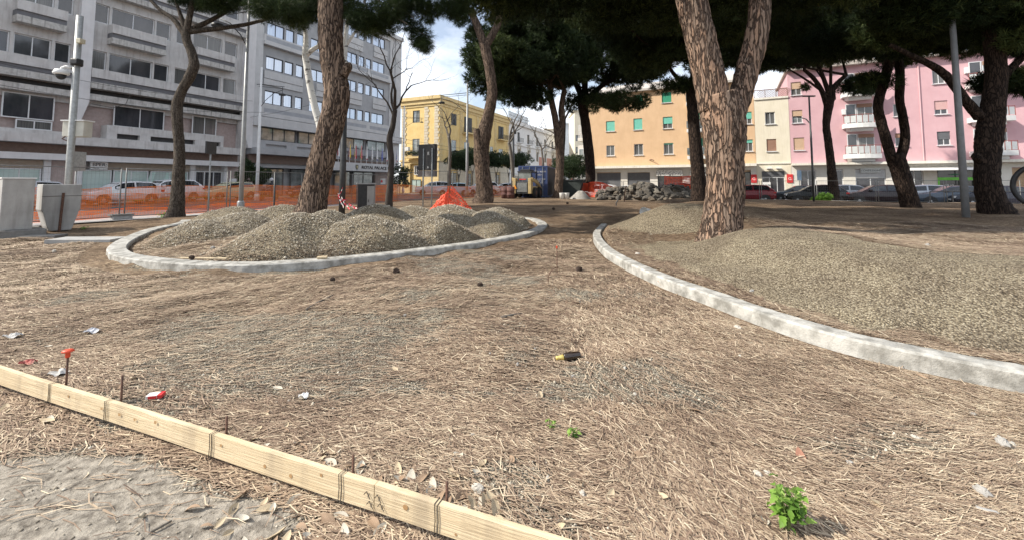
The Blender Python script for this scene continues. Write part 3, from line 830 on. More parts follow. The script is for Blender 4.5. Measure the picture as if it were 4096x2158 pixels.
def stake(px, base_py, top_py, label, cap=None, d=None, r=0.006):
    s = board_s(px)
    p = bpt(s, -0.02, 0) if d is None else gnd(px, base_py)
    zt = at(px, top_py, p.y).z
    zg = float(terrain(p.x, p.y))
    t = thing('iron_stake', label, 'stake', (p.x, p.y, zg), 0, 'iron stakes')
    mb = MB(); mb.tube([(0, 0, -0.1), (0.002, 0, (zt - zg) * 0.5), (0, 0, zt - zg)], r, 8); mb.build('rod', M['rust'], t, True)
    if cap:
        c = MB(); h = zt - zg
        c.lathe([(0.011, h - 0.035), (0.013, h - 0.03), (0.013, h), (0.014, h + 0.004)], n=12)
        if cap == 'mushroom':
            c.lathe([(0.012, h), (0.030, h + 0.001), (0.032, h + 0.006), (0.022, h + 0.014), (0.004, h + 0.018)], (0, 0, 0), n=14)
        c.build('safety_cap', M['orange'], t, True)
    return t
stake(305, 0, 1405, 'rusty iron stake with a red mushroom cap, behind the timber board', 'mushroom')
stake(522, 0, 1500, 'bare iron stake behind the board beside the red and white cigarette packet')
stake(935, 0, 1662, 'bare iron stake behind the board, next along from the packet, midway to the leaf drift')
stake(1428, 0, 1818, 'bare iron stake standing in the drift of dry leaves behind the board')
stake(1790, 0, 1925, 'bare iron stake behind the short end of the board, past the nailed joint')
stake(2228, 1088, 985, 'tall thin iron stake with a small orange cap in the middle of the path', 'small', 1, 0.007)
t = thing('bent_rod', 'thin rusty rod bent into a hook, stuck in needles beside the orange capped stake', 'rod', gnd(2193, 1135), 0)
MB().tube([(0, 0, -.05), (0, 0, .1), (.02, 0, .15), (.06, .03, .19), (.12, .1, .205)], .005, 6).build('rod', M['rust'], t, True)

# dry leaves: five curled shapes, every leaf an object of its own
leaf_mats = [mat('dry_leaf_tan', (0.40, 0.31, 0.20), (0.52, 0.43, 0.29), 30, 0.8), mat('dry_leaf_brown', (0.24, 0.16, 0.10), (0.34, 0.24, 0.16), 30, 0.8), mat('dry_leaf_grey', (0.40, 0.36, 0.29), (0.56, 0.52, 0.43), 30, 0.8)]
def leaf_mesh(seed):
    r = random.Random(seed); mb = MB(); n = 8; L = 1.0; W = r.uniform(0.36, 0.5)
    curl, fold, tw = r.uniform(-0.5, 0.7), r.uniform(0.15, 0.7), r.uniform(-0.5, 0.5)
    vs = []
    for i in range(n + 1):
        t = i / n; w = W * 0.5 * (math.sin(math.pi * min(1, t * 0.97 + 0.02)) ** 0.75) + 0.003
        for sgn in (-1, -0.5, 0, 0.5, 1):
            z = fold * abs(sgn) * w + curl * (t - 0.5) ** 2 * 0.9 + tw * sgn * w * (t - 0.5) + r.uniform(-.012, .012)
            vs.append((t - 0.5, sgn * w, z))
    mb.add(vs, [(5 * i + k, 5 * i + k + 1, 5 * i + 5 + k + 1, 5 * i + 5 + k) for i in range(n) for k in range(4)])
    z0 = min(v[2] for v in mb.v)
    mb.v = [(x, y, z - z0) for x, y, z in mb.v]
    return mb.mesh('dry_leaf', leaf_mats[seed % 3], True)
leaf_meshes = [leaf_mesh(s) for s in range(9)]
def leaf(x, y, size, label, group, lift=0.008):
    o = link('dry_leaf', RND.choice(leaf_meshes))
    z = float(top(np.array([x]), np.array([y]))[0])
    o.location = (x, y, z + lift)
    o.rotation_euler = (RND.gauss(0, 0.3), RND.gauss(0, 0.3), RND.uniform(0, 6.28))
    o.scale = (size,) * 3
    return tag(o, label, 'leaf', group)
for k in range(80):
    s = RND.triangular(2.3, 4.2, 3.3) if k < 72 else RND.uniform(.2, 1.2)
    p = bpt(s, RND.uniform(0.05, 0.42) if k < 72 else RND.uniform(.04, .16), 0)
    leaf(p.x, p.y, RND.uniform(0.05, 0.095), 'dry curled leaf lying on the near side of the timber board', 'dry leaves on the near side of the board')
for k in range(110):
    s = RND.gauss(3.1, 0.4) if k < 84 else RND.uniform(0, 4.6)
    p = bpt(s, -RND.uniform(0.04, 0.26 if k < 84 else 0.55), 0)
    leaf(p.x, p.y, RND.uniform(0.05, 0.10), 'dry curled leaf in the drift behind the timber board', 'dry leaves behind the board')
for px, py in [(1430, 1850), (2160, 1580), (2790, 1690), (2770, 1660), (2640, 1990), (3060, 2090), (2340, 1945), (2150, 1770), (1140, 1720), (1830, 1835), (1890, 1630), (2440, 1990), (2890, 2000), (2870, 1960), (1930, 1860), (1580, 1480), (1060, 1665), (1210, 1590),
               (2330, 1355), (2420, 1265), (1500, 1255), (2220, 1095), (2720, 1170), (3690, 1510), (3170, 1330), (1040, 1082), (1480, 1055), (480, 1140), (620, 1270), (140, 1290), (60, 1400), (190, 1380), (740, 1330), (1690, 1170), (3480, 1650), (3600, 1950), (3530, 2050), (1110, 1550), (2560, 1840), (2050, 1850), (2240, 1660), (1990, 1270), (640, 985), (150, 1000), (330, 1010), (560, 1075)]:
    p = gnd(px, py)
    leaf(p.x, p.y, RND.uniform(0.045, 0.085), 'single dry leaf lying loose on the pine needles', 'scattered dry leaves')
ml = MB(); pts = []
for k in range(10):
    a = 2 * math.pi * k / 10; rr = 0.075 if k % 2 == 0 else 0.032
    pts.append((rr * math.cos(a), rr * math.sin(a), 0.012 + 0.014 * (k % 2 == 0)))
ml.add(pts + [(0, 0, 0.0)], [(k, (k + 1) % 10, 10) for k in range(10)])
o = ml.build('maple_leaf', mat('orange_dry_leaf', (0.62, 0.30, 0.13), (0.7, 0.38, 0.18), 20, 0.8)); o.location = gnd(2645, 1145) + Vector((0, 0, .03)); o.rotation_euler = (0.5, 0.2, 0.4)
tag(o, 'orange star shaped dry leaf leaning against the right kerb', 'leaf')
o = leaf(*gnd(3205, 1855)[:2], 0.10, 'reddish brown dry leaf on needles above the largest weed', None); o.data = leaf_mesh(40); o.data.materials[0] = mat('dry_leaf_red', (0.26, 0.12, 0.08), (0.34, 0.17, 0.11), 20, 0.8)
tag(o, 'reddish brown dry leaf on needles above the largest weed', 'leaf')

# stones
def rock_mesh(seed, name='stone', m=None, flat=0.75):
    r = random.Random(seed); bm_ = MB()
    n, k = 6, 9; vs = [(0, 0, -flat)]
    for i in range(1, n):
        th = math.pi * i / n
        for j in range(k):
            a = 2 * math.pi * (j + 0.5 * (i % 2)) / k
            rr = r.uniform(0.72, 1.12)
            vs.append((math.sin(th) * math.cos(a) * rr, math.sin(th) * math.sin(a) * rr * 0.8, -math.cos(th) * rr * flat))
    vs.append((0, 0, flat))
    fs = [(0, 1 + (j + 1) % k, 1 + j) for j in range(k)]
    fs += [(1 + i * k + j, 1 + i * k + (j + 1) % k, 1 + (i + 1) * k + (j + 1) % k, 1 + (i + 1) * k + j) for i in range(n - 2) for j in range(k)]
    e = len(vs) - 1; b = 1 + (n - 2) * k
    fs += [(e, b + j, b + (j + 1) % k) for j in range(k)]
    bm_.add(vs, fs)
    return bm_.mesh(name, m)
st_m = [mat('pale_stone', (0.40, 0.37, 0.32), (0.54, 0.51, 0.45), 12, 0.9, 0.3, 30), mat('grey_stone', (0.28, 0.27, 0.25), (0.40, 0.385, 0.36), 10, 0.9, 0.3, 30)]
stones = [rock_mesh(s, 'stone', st_m[s % 2]) for s in range(6)]
for px, py, s in [(2070, 1475, .03), (2290, 1500, .025), (2950, 1320, .05), (3010, 1205, .05), (2550, 1040, .06), (3160, 1305, .045), (3660, 1755, .028), (4010, 1785, .06), (4050, 1780, .04), (3400, 1870, .024), (3030, 1910, .032), (3070, 1905, .028), (1890, 1745, .025), (1910, 1965, .045), (2190, 1915, .022), (2330, 1980, .03), (2400, 1655, .022), (2540, 1600, .02),
                  (1155, 1600, .02), (1040, 1083, .04), (850, 1013, .07), (3890, 1640, .03), (3720, 1130, .05), (2960, 1430, .024), (2140, 1410, .02), (2350, 1380, .022), (1620, 1260, .03), (3930, 1990, .05), (480, 1040, .07), (215, 1010, .08), (2350, 1455, .02), (2500, 1500, .025), (1960, 1430, .02), (2700, 1860, .02)]:
    p = gnd(px, py); o = link('stone', stones[RND.randrange(6)])
    o.location = (p.x, p.y, float(top(np.array([p.x]), np.array([p.y]))[0]) + s * 0.35); s *= .72; o.scale = (s, s * 0.85, s * 0.8); o.rotation_euler = (0, 0, RND.uniform(0, 6))
    tag(o, 'loose stone lying on the pine needles and gravel', 'stone', 'loose stones on the ground')

# pine cones
def cone_mesh():
    mb = MB(); rnd = random.Random(5)
    mb.lathe([(0.004, -0.04), (0.02, -0.03), (0.027, -0.008), (0.021, 0.02), (0.008, 0.042)], n=12)
    for i in range(9):
        z = -0.036 + i * 0.0092; R = 0.036 * math.sin(math.pi * (0.18 + 0.76 * i / 8)) + 0.004
        for j in range(8):
            a = 2 * math.pi * (j + 0.5 * (i % 2)) / 8; c, s = math.cos(a), math.sin(a)
            w = 0.009
            mb.add([(c * 0.016, s * 0.016, z), (c * R - s * w, s * R + c * w, z + 0.004), (c * (R + 0.006), s * (R + 0.006), z + 0.009), (c * R + s * w, s * R - c * w, z + 0.004), (c * R, s * R, z + 0.012)], [(0, 1, 4), (1, 2, 4), (2, 3, 4), (3, 0, 4), (0, 3, 2, 1)])
    return mb.mesh('pine_cone', mat('pine_cone_scales', (0.035, 0.022, 0.017), (0.09, 0.06, 0.045), 60, 0.8))
cm = cone_mesh()
for px, py, s, lab in [(1585, 1088, 1.25, 'dark pine cone on needles just in front of the curved kerb'), (2315, 1090, 1.25, 'dark pine cone near the orange capped stake on the path'), (1922, 1142, 0.9, 'small pine cone at the edge of the pale gravel patch'), (768, 1042, 1.0, 'pine cone sitting on top of the curved kerb by a wood strip'),
                       (1330, 1125, .9, 'half buried pine cone in needles below the middle of the curved kerb'), (2060, 808, 1.6, 'small dark cone on bare soil near the middle pine'), (2230, 808, 1.8, 'dark cone on soil in front of the white buckets'), (2270, 833, 1.8, 'dark cone on the shaded soil strip, nearest the white buckets'), (2215, 855, 1.6, 'dark cone on needles beyond the kerb tip'), (2440, 812, 1.8, 'dark cone lump beside the bent picket before the rubble')]:
    p = gnd(px, py); z = float(top(np.array([p.x]), np.array([p.y]))[0])
    if lab.startswith('pine cone sitting'): p = at(768, 1042, 7.35); z = 0.115
    o = link('pine_cone', cm); o.location = (p.x, p.y, z + 0.028 * s); o.scale = (s,) * 3; o.rotation_euler = (1.3, 0.3, RND.uniform(0, 6))
    tag(o, lab, 'pine cone', 'pine cones')

# twigs and wood strips
def twig(pts, r, label, m=M['bare_bark'], cat='twig', name='twig'):
    P = [gnd(*q) for q in pts]
    for p in P: p.z = float(top(np.array([p.x]), np.array([p.y]))[0]) + r + 0.005
    tag(MB().tube(P, [r * (1.1 - 0.5 * i / len(P)) for i in range(len(P))], 6).build(name, m, None, True), label, cat)
twig([(1225, 1238), (1270, 1212), (1330, 1182)], 0.012, 'dark curved twig on the gravel patch left of centre')
twig([(2005, 1285), (2050, 1275), (2088, 1262)], 0.014, 'short brown twig lying right of centre on needles')
twig([(600, 2145), (640, 2125), (685, 2100)], 0.005, 'small dark twig on the bare sandy ground nearest the camera')
def strip(p, sx, sy, sz, rz, label, m=M['wood'], name='wood_strip', cat='wood strip', tilt=0.0):
    o = MB().box(-sx / 2, sx / 2, -sy / 2, sy / 2, 0, sz).build(name, m, None, bevel=0.004)
    o.location, o.rotation_euler = p, (0, tilt, rz)
    return tag(o, label, cat)
strip(at(815, 1035, 7.5) * 1.0, 0.85, 0.05, 0.02, -0.06, 'thin pale wood strip lying along the top of the curved kerb')
strip(Vector((-3.28, 7.45, 0.112)), 0.16, 0.09, 0.035, 0.2, 'short pale wood block resting on the curved kerb')
strip(bpt(3.55, -0.07, 0.03), 0.36, 0.03, 0.02, BR + 0.02, 'grey weathered wood strip half under the leaf drift behind the board', M['grey_concrete'])
p = gnd(3950, 2055); strip(p + Vector((0, 0, .01)), 0.07, 0.018, 0.012, -0.5, 'pale chip of wood on needles near the lower right corner', M['grey_concrete'], 'wood_chip')
p = gnd(350, 968); strip(p, 1.3, 0.62, 0.09, 0.2, 'pale concrete slab lying flat beside the street end of the curved kerb', M['grey_concrete'], 'concrete_slab', 'slab', 0.02)
p = gnd(172, 950); strip(p, 0.75, 0.5, 0.06, 0.3, 'dark flat stone slab on soil in front of the funnel shaped concrete base', M['dark_concrete'], 'stone_slab', 'slab')

# paper litter
def paper(px, py, s, rz, label, m):
    p = gnd(px, py); mb = MB(); n = 5
    r = random.Random(px)
    vs = [((i / n - .5) * s, (j / n - .5) * s * 0.6, 0.02 * r.random() + 0.012 * math.sin(i * 1.3 + j)) for i in range(n + 1) for j in range(n + 1)]
    mb.add(vs, [(i * (n + 1) + j, (i + 1) * (n + 1) + j, (i + 1) * (n + 1) + j + 1, i * (n + 1) + j + 1) for i in range(n) for j in range(n)])
    o = mb.build('paper_scrap', m); o.location = (p.x, p.y, float(terrain(p.x, p.y)) + 0.02); o.rotation_euler = (0.15, 0, rz)
    tag(o, label, 'paper scrap')
M['paper'] = mat('dirty_paper', (0.36, 0.35, 0.33), (0.56, 0.55, 0.53), 18, 0.8)
paper(48, 1352, .12, .2, 'crumpled white paper scrap at the left edge on the needles', M['paper'])
paper(368, 1328, .11, .5, 'crumpled greyish paper scrap above the red capped stake', mat('grey_paper', (0.36, 0.37, 0.41), (0.5, 0.51, 0.54), 20, 0.7))
paper(235, 1500, .12, -.3, 'crumpled white paper beside the red capped stake and the board', M['paper'])
paper(112, 1455, .09, .3, 'torn red paper scrap beside the board near the left edge', mat('faded_red_paper', (.38, .06, .05), (.45, .2, .17), 25, .8))
paper(1215, 1590, .06, .3, 'small white paper scrap on gravel behind the board', M['white'])
# cigarette packet
p = gnd(622, 1592); t = thing('cigarette_packet', 'crushed red and white cigarette packet behind the board', 'packet', (p.x, p.y, float(terrain(p.x, p.y)) + .012), 0.25)
MB().box(-.045, .02, -.028, .028, 0, .022).build('box', M['white'], t, bevel=.003); MB().box(.0205, .045, -.0285, .0285, -.0005, .0225).build('lid', M['red_paint'], t, bevel=.002)
o = MB().box(-.03, .018, -.03, -.0285, .003, .019).build('label_panel', M['red_paint'], t)
# bottle
p = gnd(2273, 1432); t = thing('glass_bottle', 'dark brown glass bottle with yellow foil neck lying on gravel', 'bottle', (p.x, p.y, float(terrain(p.x, p.y)) + .032), 0.30)
bg_ = mat('brown_bottle_glass', (0.02, 0.012, 0.008), (0.035, 0.02, 0.012), 8, 0.06, spec=0.8)
MB().lathe([(.018, -.045), (.03, -.03), (.0315, -.015), (.0315, .095), (.029, .1), (.02, .102)], n=20, axis='x').build('body', bg_, t, True)
MB().lathe([(.0135, -.105), (.0145, -.1), (.0145, -.09), (.016, -.07), (.022, -.047), (.019, -.044)], n=18, axis='x').build('neck_foil', mat('yellow_foil', (0.72, 0.55, 0.12), (0.8, 0.65, 0.25), 30, 0.35, metal=0.3), t, True)

# weeds
def weed(px, py, h, spread, nl, ls, label, seed):
    r = np.random.default_rng(seed); p = gnd(px, py); z = float(terrain(p.x, p.y))
    t = thing('weed', label, 'weed', (p.x, p.y, z))
    st = MB(); tips = []
    for k in range(max(3, nl // 9)):
        a = r.uniform(0, 6.28); q = (spread * r.uniform(.2, .9) * math.cos(a), spread * r.uniform(.2, .9) * math.sin(a), h * r.uniform(.6, 1))
        st.tube([(0, 0, -.02), (q[0] * .4, q[1] * .4, q[2] * .5), q], [.004, .003, .0015], 5); tips.append(q)
    st.build('stem', mat('weed_stem', (0.16, 0.22, 0.06)), t)
    V, Fc, A = [], [], []
    for k in range(nl):
        q = np.array(tips[k % len(tips)]) * r.uniform(.35, 1.02) + r.normal(0, ls * .45, 3) * np.array((1, 1, .5)); q[2] = max(q[2], 0.01)
        a = r.uniform(0, 6.28); tl = r.normal(0.1, .45); L = ls * r.uniform(.65, 1.15); W = L * .78
        d = np.array((math.cos(a) * math.cos(tl), math.sin(a) * math.cos(tl), math.sin(tl))); sd_ = np.array((-math.sin(a), math.cos(a), r.normal(0, .25)))
        up = np.cross(d, sd_)
        shp = [(0, 0), (.18, .38), (.34, .5), (.42, .34), (.62, .36), (.72, .2), (1, 0), (.72, -.2), (.62, -.36), (.42, -.34), (.34, -.5), (.18, -.38)]
        b = len(V)
        for u, w in shp: V.append(q + d * L * u + sd_ * W * w + up * (abs(w) * L * .3 - (u ** 2) * L * .2))
        V.append(q + d * L * .45)
        for i in range(12): Fc.append((b + i, b + (i + 1) % 12, b + 12))
        A += [r.random()] * 13
    link('leaves', raw_mesh('leaves', np.array(V), np.array(Fc), M['weed'], {'rnd': np.array(A)}), t)
weed(3150, 2125, 0.19, 0.062, 115, 0.04, 'large bright green nettle like weed growing near the bottom edge', 3)
weed(2288, 1755, 0.085, 0.03, 16, 0.032, 'small green weed seedling, the bigger of the pair in the needles', 5)
weed(2203, 1718, 0.065, 0.022, 11, 0.026, 'tiny green weed seedling, the smaller of the pair in the needles', 8)
weed(325, 925, 0.10, 0.25, 22, 0.07, 'low yellowish weeds at the foot of the funnel shaped concrete base', 12)
weed(645, 872, 0.22, 0.35, 40, 0.12, 'green weeds at the foot of the slim crooked pine by the fence', 13)
# ------------------------------------------------------------------ trees
def smooth_path(P, R, n=5):
    Q, S = [], []
    P = [np.array(p, float) for p in P]
    for i in range(len(P) - 1):
        a, b, c, d = P[max(i - 1, 0)], P[i], P[i + 1], P[min(i + 2, len(P) - 1)]
        for k in range(n):
            t = k / n
            Q.append(Vector(0.5 * ((2 * b) + (c - a) * t + (2 * a - 5 * b + 4 * c - d) * t * t + (3 * b - a - 3 * c + d) * t ** 3)))
            S.append(R[i] * (1 - t) + R[i + 1] * t)
    Q.append(Vector(P[-1])); S.append(R[-1])
    return Q, S

def limb(mb, P, R, n=12, jit=0.05, sub=5, seed=0):
    Q, S = smooth_path(P, R, sub)
    mb.tube(Q, S, n, True, jit, random.Random(seed))

def pxpath(pts, d, root):
    "photo pixels with width to points (relative to the tree base) and radii"
    P, R = [], []
    for q in pts:
        dd = d + (q[3] if len(q) > 3 else 0)
        p = at(q[0], q[1], dd) - root
        P.append(p); R.append(q[2] / F_PX * dd / 2 * math.cos(math.atan((q[0] - CX) / F_PX)))
    return P, R

def tufts(name, clumps, per, blades, bl, bw, m, parent, seed, flat=0.7, up=0.25, inner=0.35, spread=0.55):
    "foliage: clumps of (x,y,z,r) filled with sprays of needle blades"
    r = np.random.default_rng(seed)
    C = np.array(clumps, float)
    wts = C[:, 3] ** 2; cnt = np.maximum((per * wts / wts.mean()).astype(int), 6)
    ci = np.repeat(np.arange(len(C)), cnt); n = len(ci)
    d = r.normal(0, 1, (n, 3)); d /= np.linalg.norm(d, axis=1)[:, None]
    rad = C[ci, 3] * (inner + (1 - inner) * r.random(n) ** 0.6)
    off = d * rad[:, None]; off[:, 2] *= flat
    org = C[ci, :3] + off
    dirn = d * 0.8 + r.normal(0, 0.45, (n, 3)); dirn[:, 2] += up
    dirn /= np.linalg.norm(dirn, axis=1)[:, None]
    bi = np.repeat(np.arange(n), blades); k = len(bi)
    bd = dirn[bi] + r.normal(0, spread, (k, 3)); bd /= np.linalg.norm(bd, axis=1)[:, None]
    sd_ = np.cross(bd, r.normal(0, 1, (k, 3))); sd_ /= np.linalg.norm(sd_, axis=1)[:, None]
    L = bl * r.uniform(0.65, 1.25, k)[:, None]
    o = org[bi] + r.normal(0, bl * 0.12, (k, 3))
    V = np.stack([o - sd_ * bw * 0.5, o + sd_ * bw * 0.5, o + bd * L], 1)
    rn = np.clip(r.normal(0.45, 0.2, len(C))[ci][bi] + r.normal(0, 0.15, k), 0, 1)
    me = raw_mesh(name, V.reshape(-1, 3), np.arange(3 * k).reshape(k, 3), m, {'rnd': np.repeat(rn, 3)})
    return link(name, me, parent)

def ellip_clumps(c, rx, ry, rz, n, r, seed, flat_bottom=0.45):
    g_ = random.Random(seed); out = []
    while len(out) < n:
        x, y, z = (g_.uniform(-1, 1) for _ in range(3))
        q = x * x + y * y + z * z
        if q > 1 or q < 0.12: continue
        if z < -flat_bottom: continue
        out.append((c[0] + x * rx, c[1] + y * ry, c[2] + z * rz, r * g_.uniform(0.7, 1.25)))
    return out

def pine(label, base, d, trunks, crown, bm, blade=(0.26, 0.03), per=150, blades=9, extra=None, seed=1, n=14, group='stone pines in the park', limbs_to=9, fine=None):
    """base pixel, depth, list of pixel paths (px,py,width[,dy]); crown = list of (px,py,dy,rx,ry,rz,nclumps,rclump)"""
    root = at(base[0], base[1], d)
    t = thing('pine_tree', label, 'pine tree', root, 0, group)
    mb = MB()
    for i, path in enumerate(trunks):
        P, R = pxpath(path, d, root)
        if i == 0:
            P.insert(0, P[0] - (P[1] - P[0]).normalized() * 0.5); R.insert(0, R[0] * 1.15)
        limb(mb, P, R, n if i < 2 else 10, 0.045 if i < 3 else 0.03, 6, seed * 10 + i)
    cl = []
    for k, (px, py, dy, rx, ry, rz, nc, rc) in enumerate(crown):
        c = (Vector((px[0], px[1], px[2])) if isinstance(px, tuple) else at(px, py, d + dy)) - root
        cl += ellip_clumps(c, rx, ry, rz, nc, rc, seed * 7 + k)
    tip = pxpath(trunks[min(1, len(trunks) - 1)], d, root)
    g_ = random.Random(seed)
    if cl:
        ends = [pxpath(tp, d, root) for tp in trunks]
        zm_ = max(e[0][-1].z for e in ends); ends = [e for e in ends if e[0][-1].z > zm_ * .72]
        for q in g_.sample(cl, min(limbs_to, len(cl))):
            e, er = g_.choice(ends)
            a = e[-1]; b = Vector(q[:3]); mid = (a + b) / 2 + Vector((g_.uniform(-.4, .4), g_.uniform(-.4, .4), -abs(g_.gauss(0, .3))))
            r0 = min(er[-1] * 0.8, 0.13)
            limb(mb, [a, mid, b], [r0, r0 * .6, r0 * .2], 7, 0.05, 4, seed + 3)
    mb.build('trunk', bm, t, True)
    if cl:
        tufts('crown', cl, per, blades, blade[0], blade[1], M['needles'], t, seed)
    if extra:
        ex = []
        for px, py, dy, r in extra:
            p = at(px, py, d + dy) - root; ex.append((p.x, p.y, p.z, r))
        f = fine or (0.16, 0.009, 260, 12)
        tufts('low_branches', ex, f[2], f[3], f[0], f[1], M['needles'], t, seed + 50, 0.75, -0.15, 0.1, 0.5)
        tw = MB()
        for (x, y, z, r) in ex[::2]:
            a = Vector((x * 0.5 + P[-1].x * .5, y * .6, z + 0.9)); tw.tube([a, Vector((x, y, z + .3)), Vector((x, y, z - r * .3))], [.03, .018, .006], 5)
        tw.build('twigs', M['bare_bark'], t)
    return t

# leaning pine inside the gravel bed
pine('thick leaning pine with rough bark rising out of the gravel heaps', (1245, 850), 11.3,
     [[(1235, 880, 150), (1250, 820, 122), (1268, 720, 108), (1298, 600, 106), (1330, 480, 106), (1348, 380, 108), (1338, 300, 100), (1325, 200, 104), (1322, 90, 104), (1326, -60, 102), (1345, -260, 96)],
      [(1345, -260, 96), (1420, -420, 70), (1500, -560, 50)], [(1340, -240, 70), (1240, -420, 60), (1150, -540, 45)],
      [(1372, 300, 46, -.1), (1392, 268, 40, -.15), (1400, 262, 20, -.2)]],
     [((-4.2, 13.2, 9.6), 0, 0, 5.0, 3.6, 1.35, 80, 1.0)], M['pine_bark_dark'], (0.22, 0.03), 230, 9,
     [(1045, 25, 0, .4), (1080, 45, 0.5, .4), (1140, 40, 0, .45), (1190, 85, .4, .35), (1215, 50, .6, .4), (1260, 40, .8, .4), (1400, 45, .5, .45), (1440, 75, 0, .4), (1475, 110, .3, .38), (1500, 60, 0, .42), (1545, 95, .4, .4), (1570, 40, 0, .42), (1600, 20, .5, .4), (1640, 10, 0, .35), (1130, 10, 0.8, .4), (1680, 25, .3, .3),
      (1655, 115, .2, .28), (1690, 150, .2, .3), (1700, 185, .1, .25), (1670, 170, .2, .22), (1710, 60, .4, .3), (1740, 30, .3, .3), (1620, 65, .3, .25), (1790, 35, 0, .3), (1830, 55, .2, .28), (1850, 20, .2, .3)],
     seed=2, n=26)
# slim crooked pine by the fence
pine('slim crooked pine with an S bent trunk standing by the street fence', (703, 862), 17.5,
     [[(700, 868, 92), (708, 820, 66), (715, 700, 54), (718, 600, 48), (712, 520, 46), (708, 430, 50), (725, 370, 44), (758, 310, 48), (776, 262, 46), (768, 215, 40), (748, 165, 40), (742, 130, 38)],
      [(742, 140, 34), (690, 75, 22), (640, 40, 18), (590, -10, 15), (520, -60, 11)], [(745, 135, 30), (722, 60, 18), (705, 10, 14), (690, -50, 10)], [(744, 130, 34), (760, 60, 26), (772, 0, 24), (790, -90, 20)]],
     [((-11.6, 19.0, 10.8), 0, 0, 4.2, 3.3, 1.2, 60, .95)], M['grey_pine_bark'], (0.2, 0.02), 200, 9,  # crown added out of view overhead to shade the ground further back
     [(755, 10, 0, .4), (790, 18, .3, .4), (830, 25, 0, .42), (870, 30, .2, .4), (910, 22, .4, .4), (945, 5, 0, .38), (700, -5, 0, .35), (850, -10, 0, .45), (930, -15, 0, .4)], seed=3, n=14)
# middle pine
pine('pine with a broken stub and two rising stems behind the crumpled orange netting', (1935, 805), 26,
     [[(1932, 810, 88), (1938, 770, 70), (1930, 680, 60), (1925, 600, 62), (1935, 540, 62), (1952, 470, 46), (1968, 380, 42), (1962, 300, 40), (1945, 210, 42), (1938, 180, 44)],
      [(1938, 190, 36), (1915, 120, 32), (1885, 55, 28), (1830, 10, 24), (1770, -60, 18)], [(1940, 190, 34), (1985, 110, 30), (2003, 50, 28), (2012, -40, 26), (2030, -160, 20)], [(1924, 600, 50, -.1), (1913, 552, 38, -.2), (1906, 516, 24, -.25)]],
     [(1935, -170, 0, 4.6, 4.2, 2.0, 50, 1.05), (1770, -60, 0, 2.0, 2.0, .9, 8, .8), (2010, 20, 1, 2.4, 2.0, .8, 14, .8)], M['pine_bark_dark'], (0.24, 0.022), 190, 9,
     [(1820, 30, 0, .6), (1860, 70, .3, .6), (1840, 90, 0, .45), (1790, 10, 0, .5), (1900, 110, .4, .5)], seed=4, fine=(0.2, 0.015, 200, 10))
# far pair with round crowns
pine('pine with two slender stems beside the blue container', (2230, 785), 34,
     [[(2228, 795, 44), (2234, 760, 36), (2240, 650, 33), (2236, 580, 33), (2222, 480, 27), (2205, 400, 24), (2200, 330, 22)],
      [(2238, 590, 26), (2248, 500, 22), (2244, 440, 22), (2258, 360, 20)], [(2204, 400, 16), (2150, 320, 14), (2110, 260, 10)]],
     [(2110, 250, 0, 5.0, 4.2, 3.6, 70, 1.15), (2010, 280, 0, 2.6, 2.6, 3.0, 22, 1.0), (2200, 60, 1, 4.5, 4, 3.4, 45, 1.2), (2090, 390, 0, 3.0, 2.6, 0.9, 18, .8)], M['pine_bark_dark'], (0.34, 0.05), 200, 9, seed=5)
pine('broad pine with spreading limbs in front of the orange house', (2352, 735), 38,
     [[(2356, 745, 42), (2362, 690, 40), (2350, 560, 40), (2338, 470, 38), (2332, 420, 44), (2336, 380, 46)],
      [(2330, 400, 26), (2300, 330, 22), (2260, 290, 16)], [(2338, 390, 28), (2340, 300, 24), (2335, 200, 20)], [(2345, 400, 26), (2400, 350, 20), (2460, 310, 14)]],
     [(2400, 240, 0, 5.6, 4.6, 3.4, 80, 1.15), (2540, 280, 0, 2.6, 2.4, 2.6, 24, 1.0), (2420, 20, 0, 6.5, 4.5, 3.2, 60, 1.2), (2420, 410, 0, 3.4, 2.6, .7, 20, .8)], M['shaded_bark'], (0.34, 0.05), 200, 9, seed=6)
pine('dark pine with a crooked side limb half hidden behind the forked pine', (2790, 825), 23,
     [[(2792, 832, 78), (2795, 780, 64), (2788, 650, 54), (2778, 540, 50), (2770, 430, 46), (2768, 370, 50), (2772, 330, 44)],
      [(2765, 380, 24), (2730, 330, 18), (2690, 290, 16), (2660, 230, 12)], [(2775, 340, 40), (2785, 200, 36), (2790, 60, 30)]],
     [(2770, 60, -1.2, 5.4, 5.4, 2.4, 84, 1.0), (2650, 200, 0, 2.2, 2.0, 1.6, 20, .8), (2700, 350, 0, .75, .7, .35, 7, .45), (2600, 60, 0, 3, 2.5, 1.6, 20, .9)], M['shaded_bark'], (0.26, 0.034), 230, 9, seed=7)
# forked pine on the bank
pine('massive forked pine with plated orange bark standing in the gravel bank', (2880, 950), 8.8,
     [[(2872, 985, 190), (2882, 930, 170), (2893, 850, 160), (2902, 740, 154), (2900, 640, 156), (2898, 540, 176), (2890, 460, 186), (2868, 380, 168)],
      [(2862, 440, 140), (2840, 330, 134), (2812, 200, 130), (2785, 90, 128), (2762, -20, 128), (2735, -180, 120), (2700, -420, 100)],
      [(2930, 460, 112, .05), (2965, 370, 104, .1), (2992, 270, 104, .15), (3018, 180, 104, .15), (3035, 80, 98, .15), (3042, -20, 94, .15), (3055, -200, 88), (3080, -420, 74)],
      [(2935, 440, 70, -.2), (2932, 430, 66, -.25), (2925, 400, 20, -.2)]],
     [((4.6, 12.6, 8.5), 0, 0, 7.6, 4.8, 1.35, 230, 1.1)], M['pine_bark'], (0.22, 0.035), 230, 9, seed=8, n=40)  # crown widened and shifted overhead to throw shade towards the right
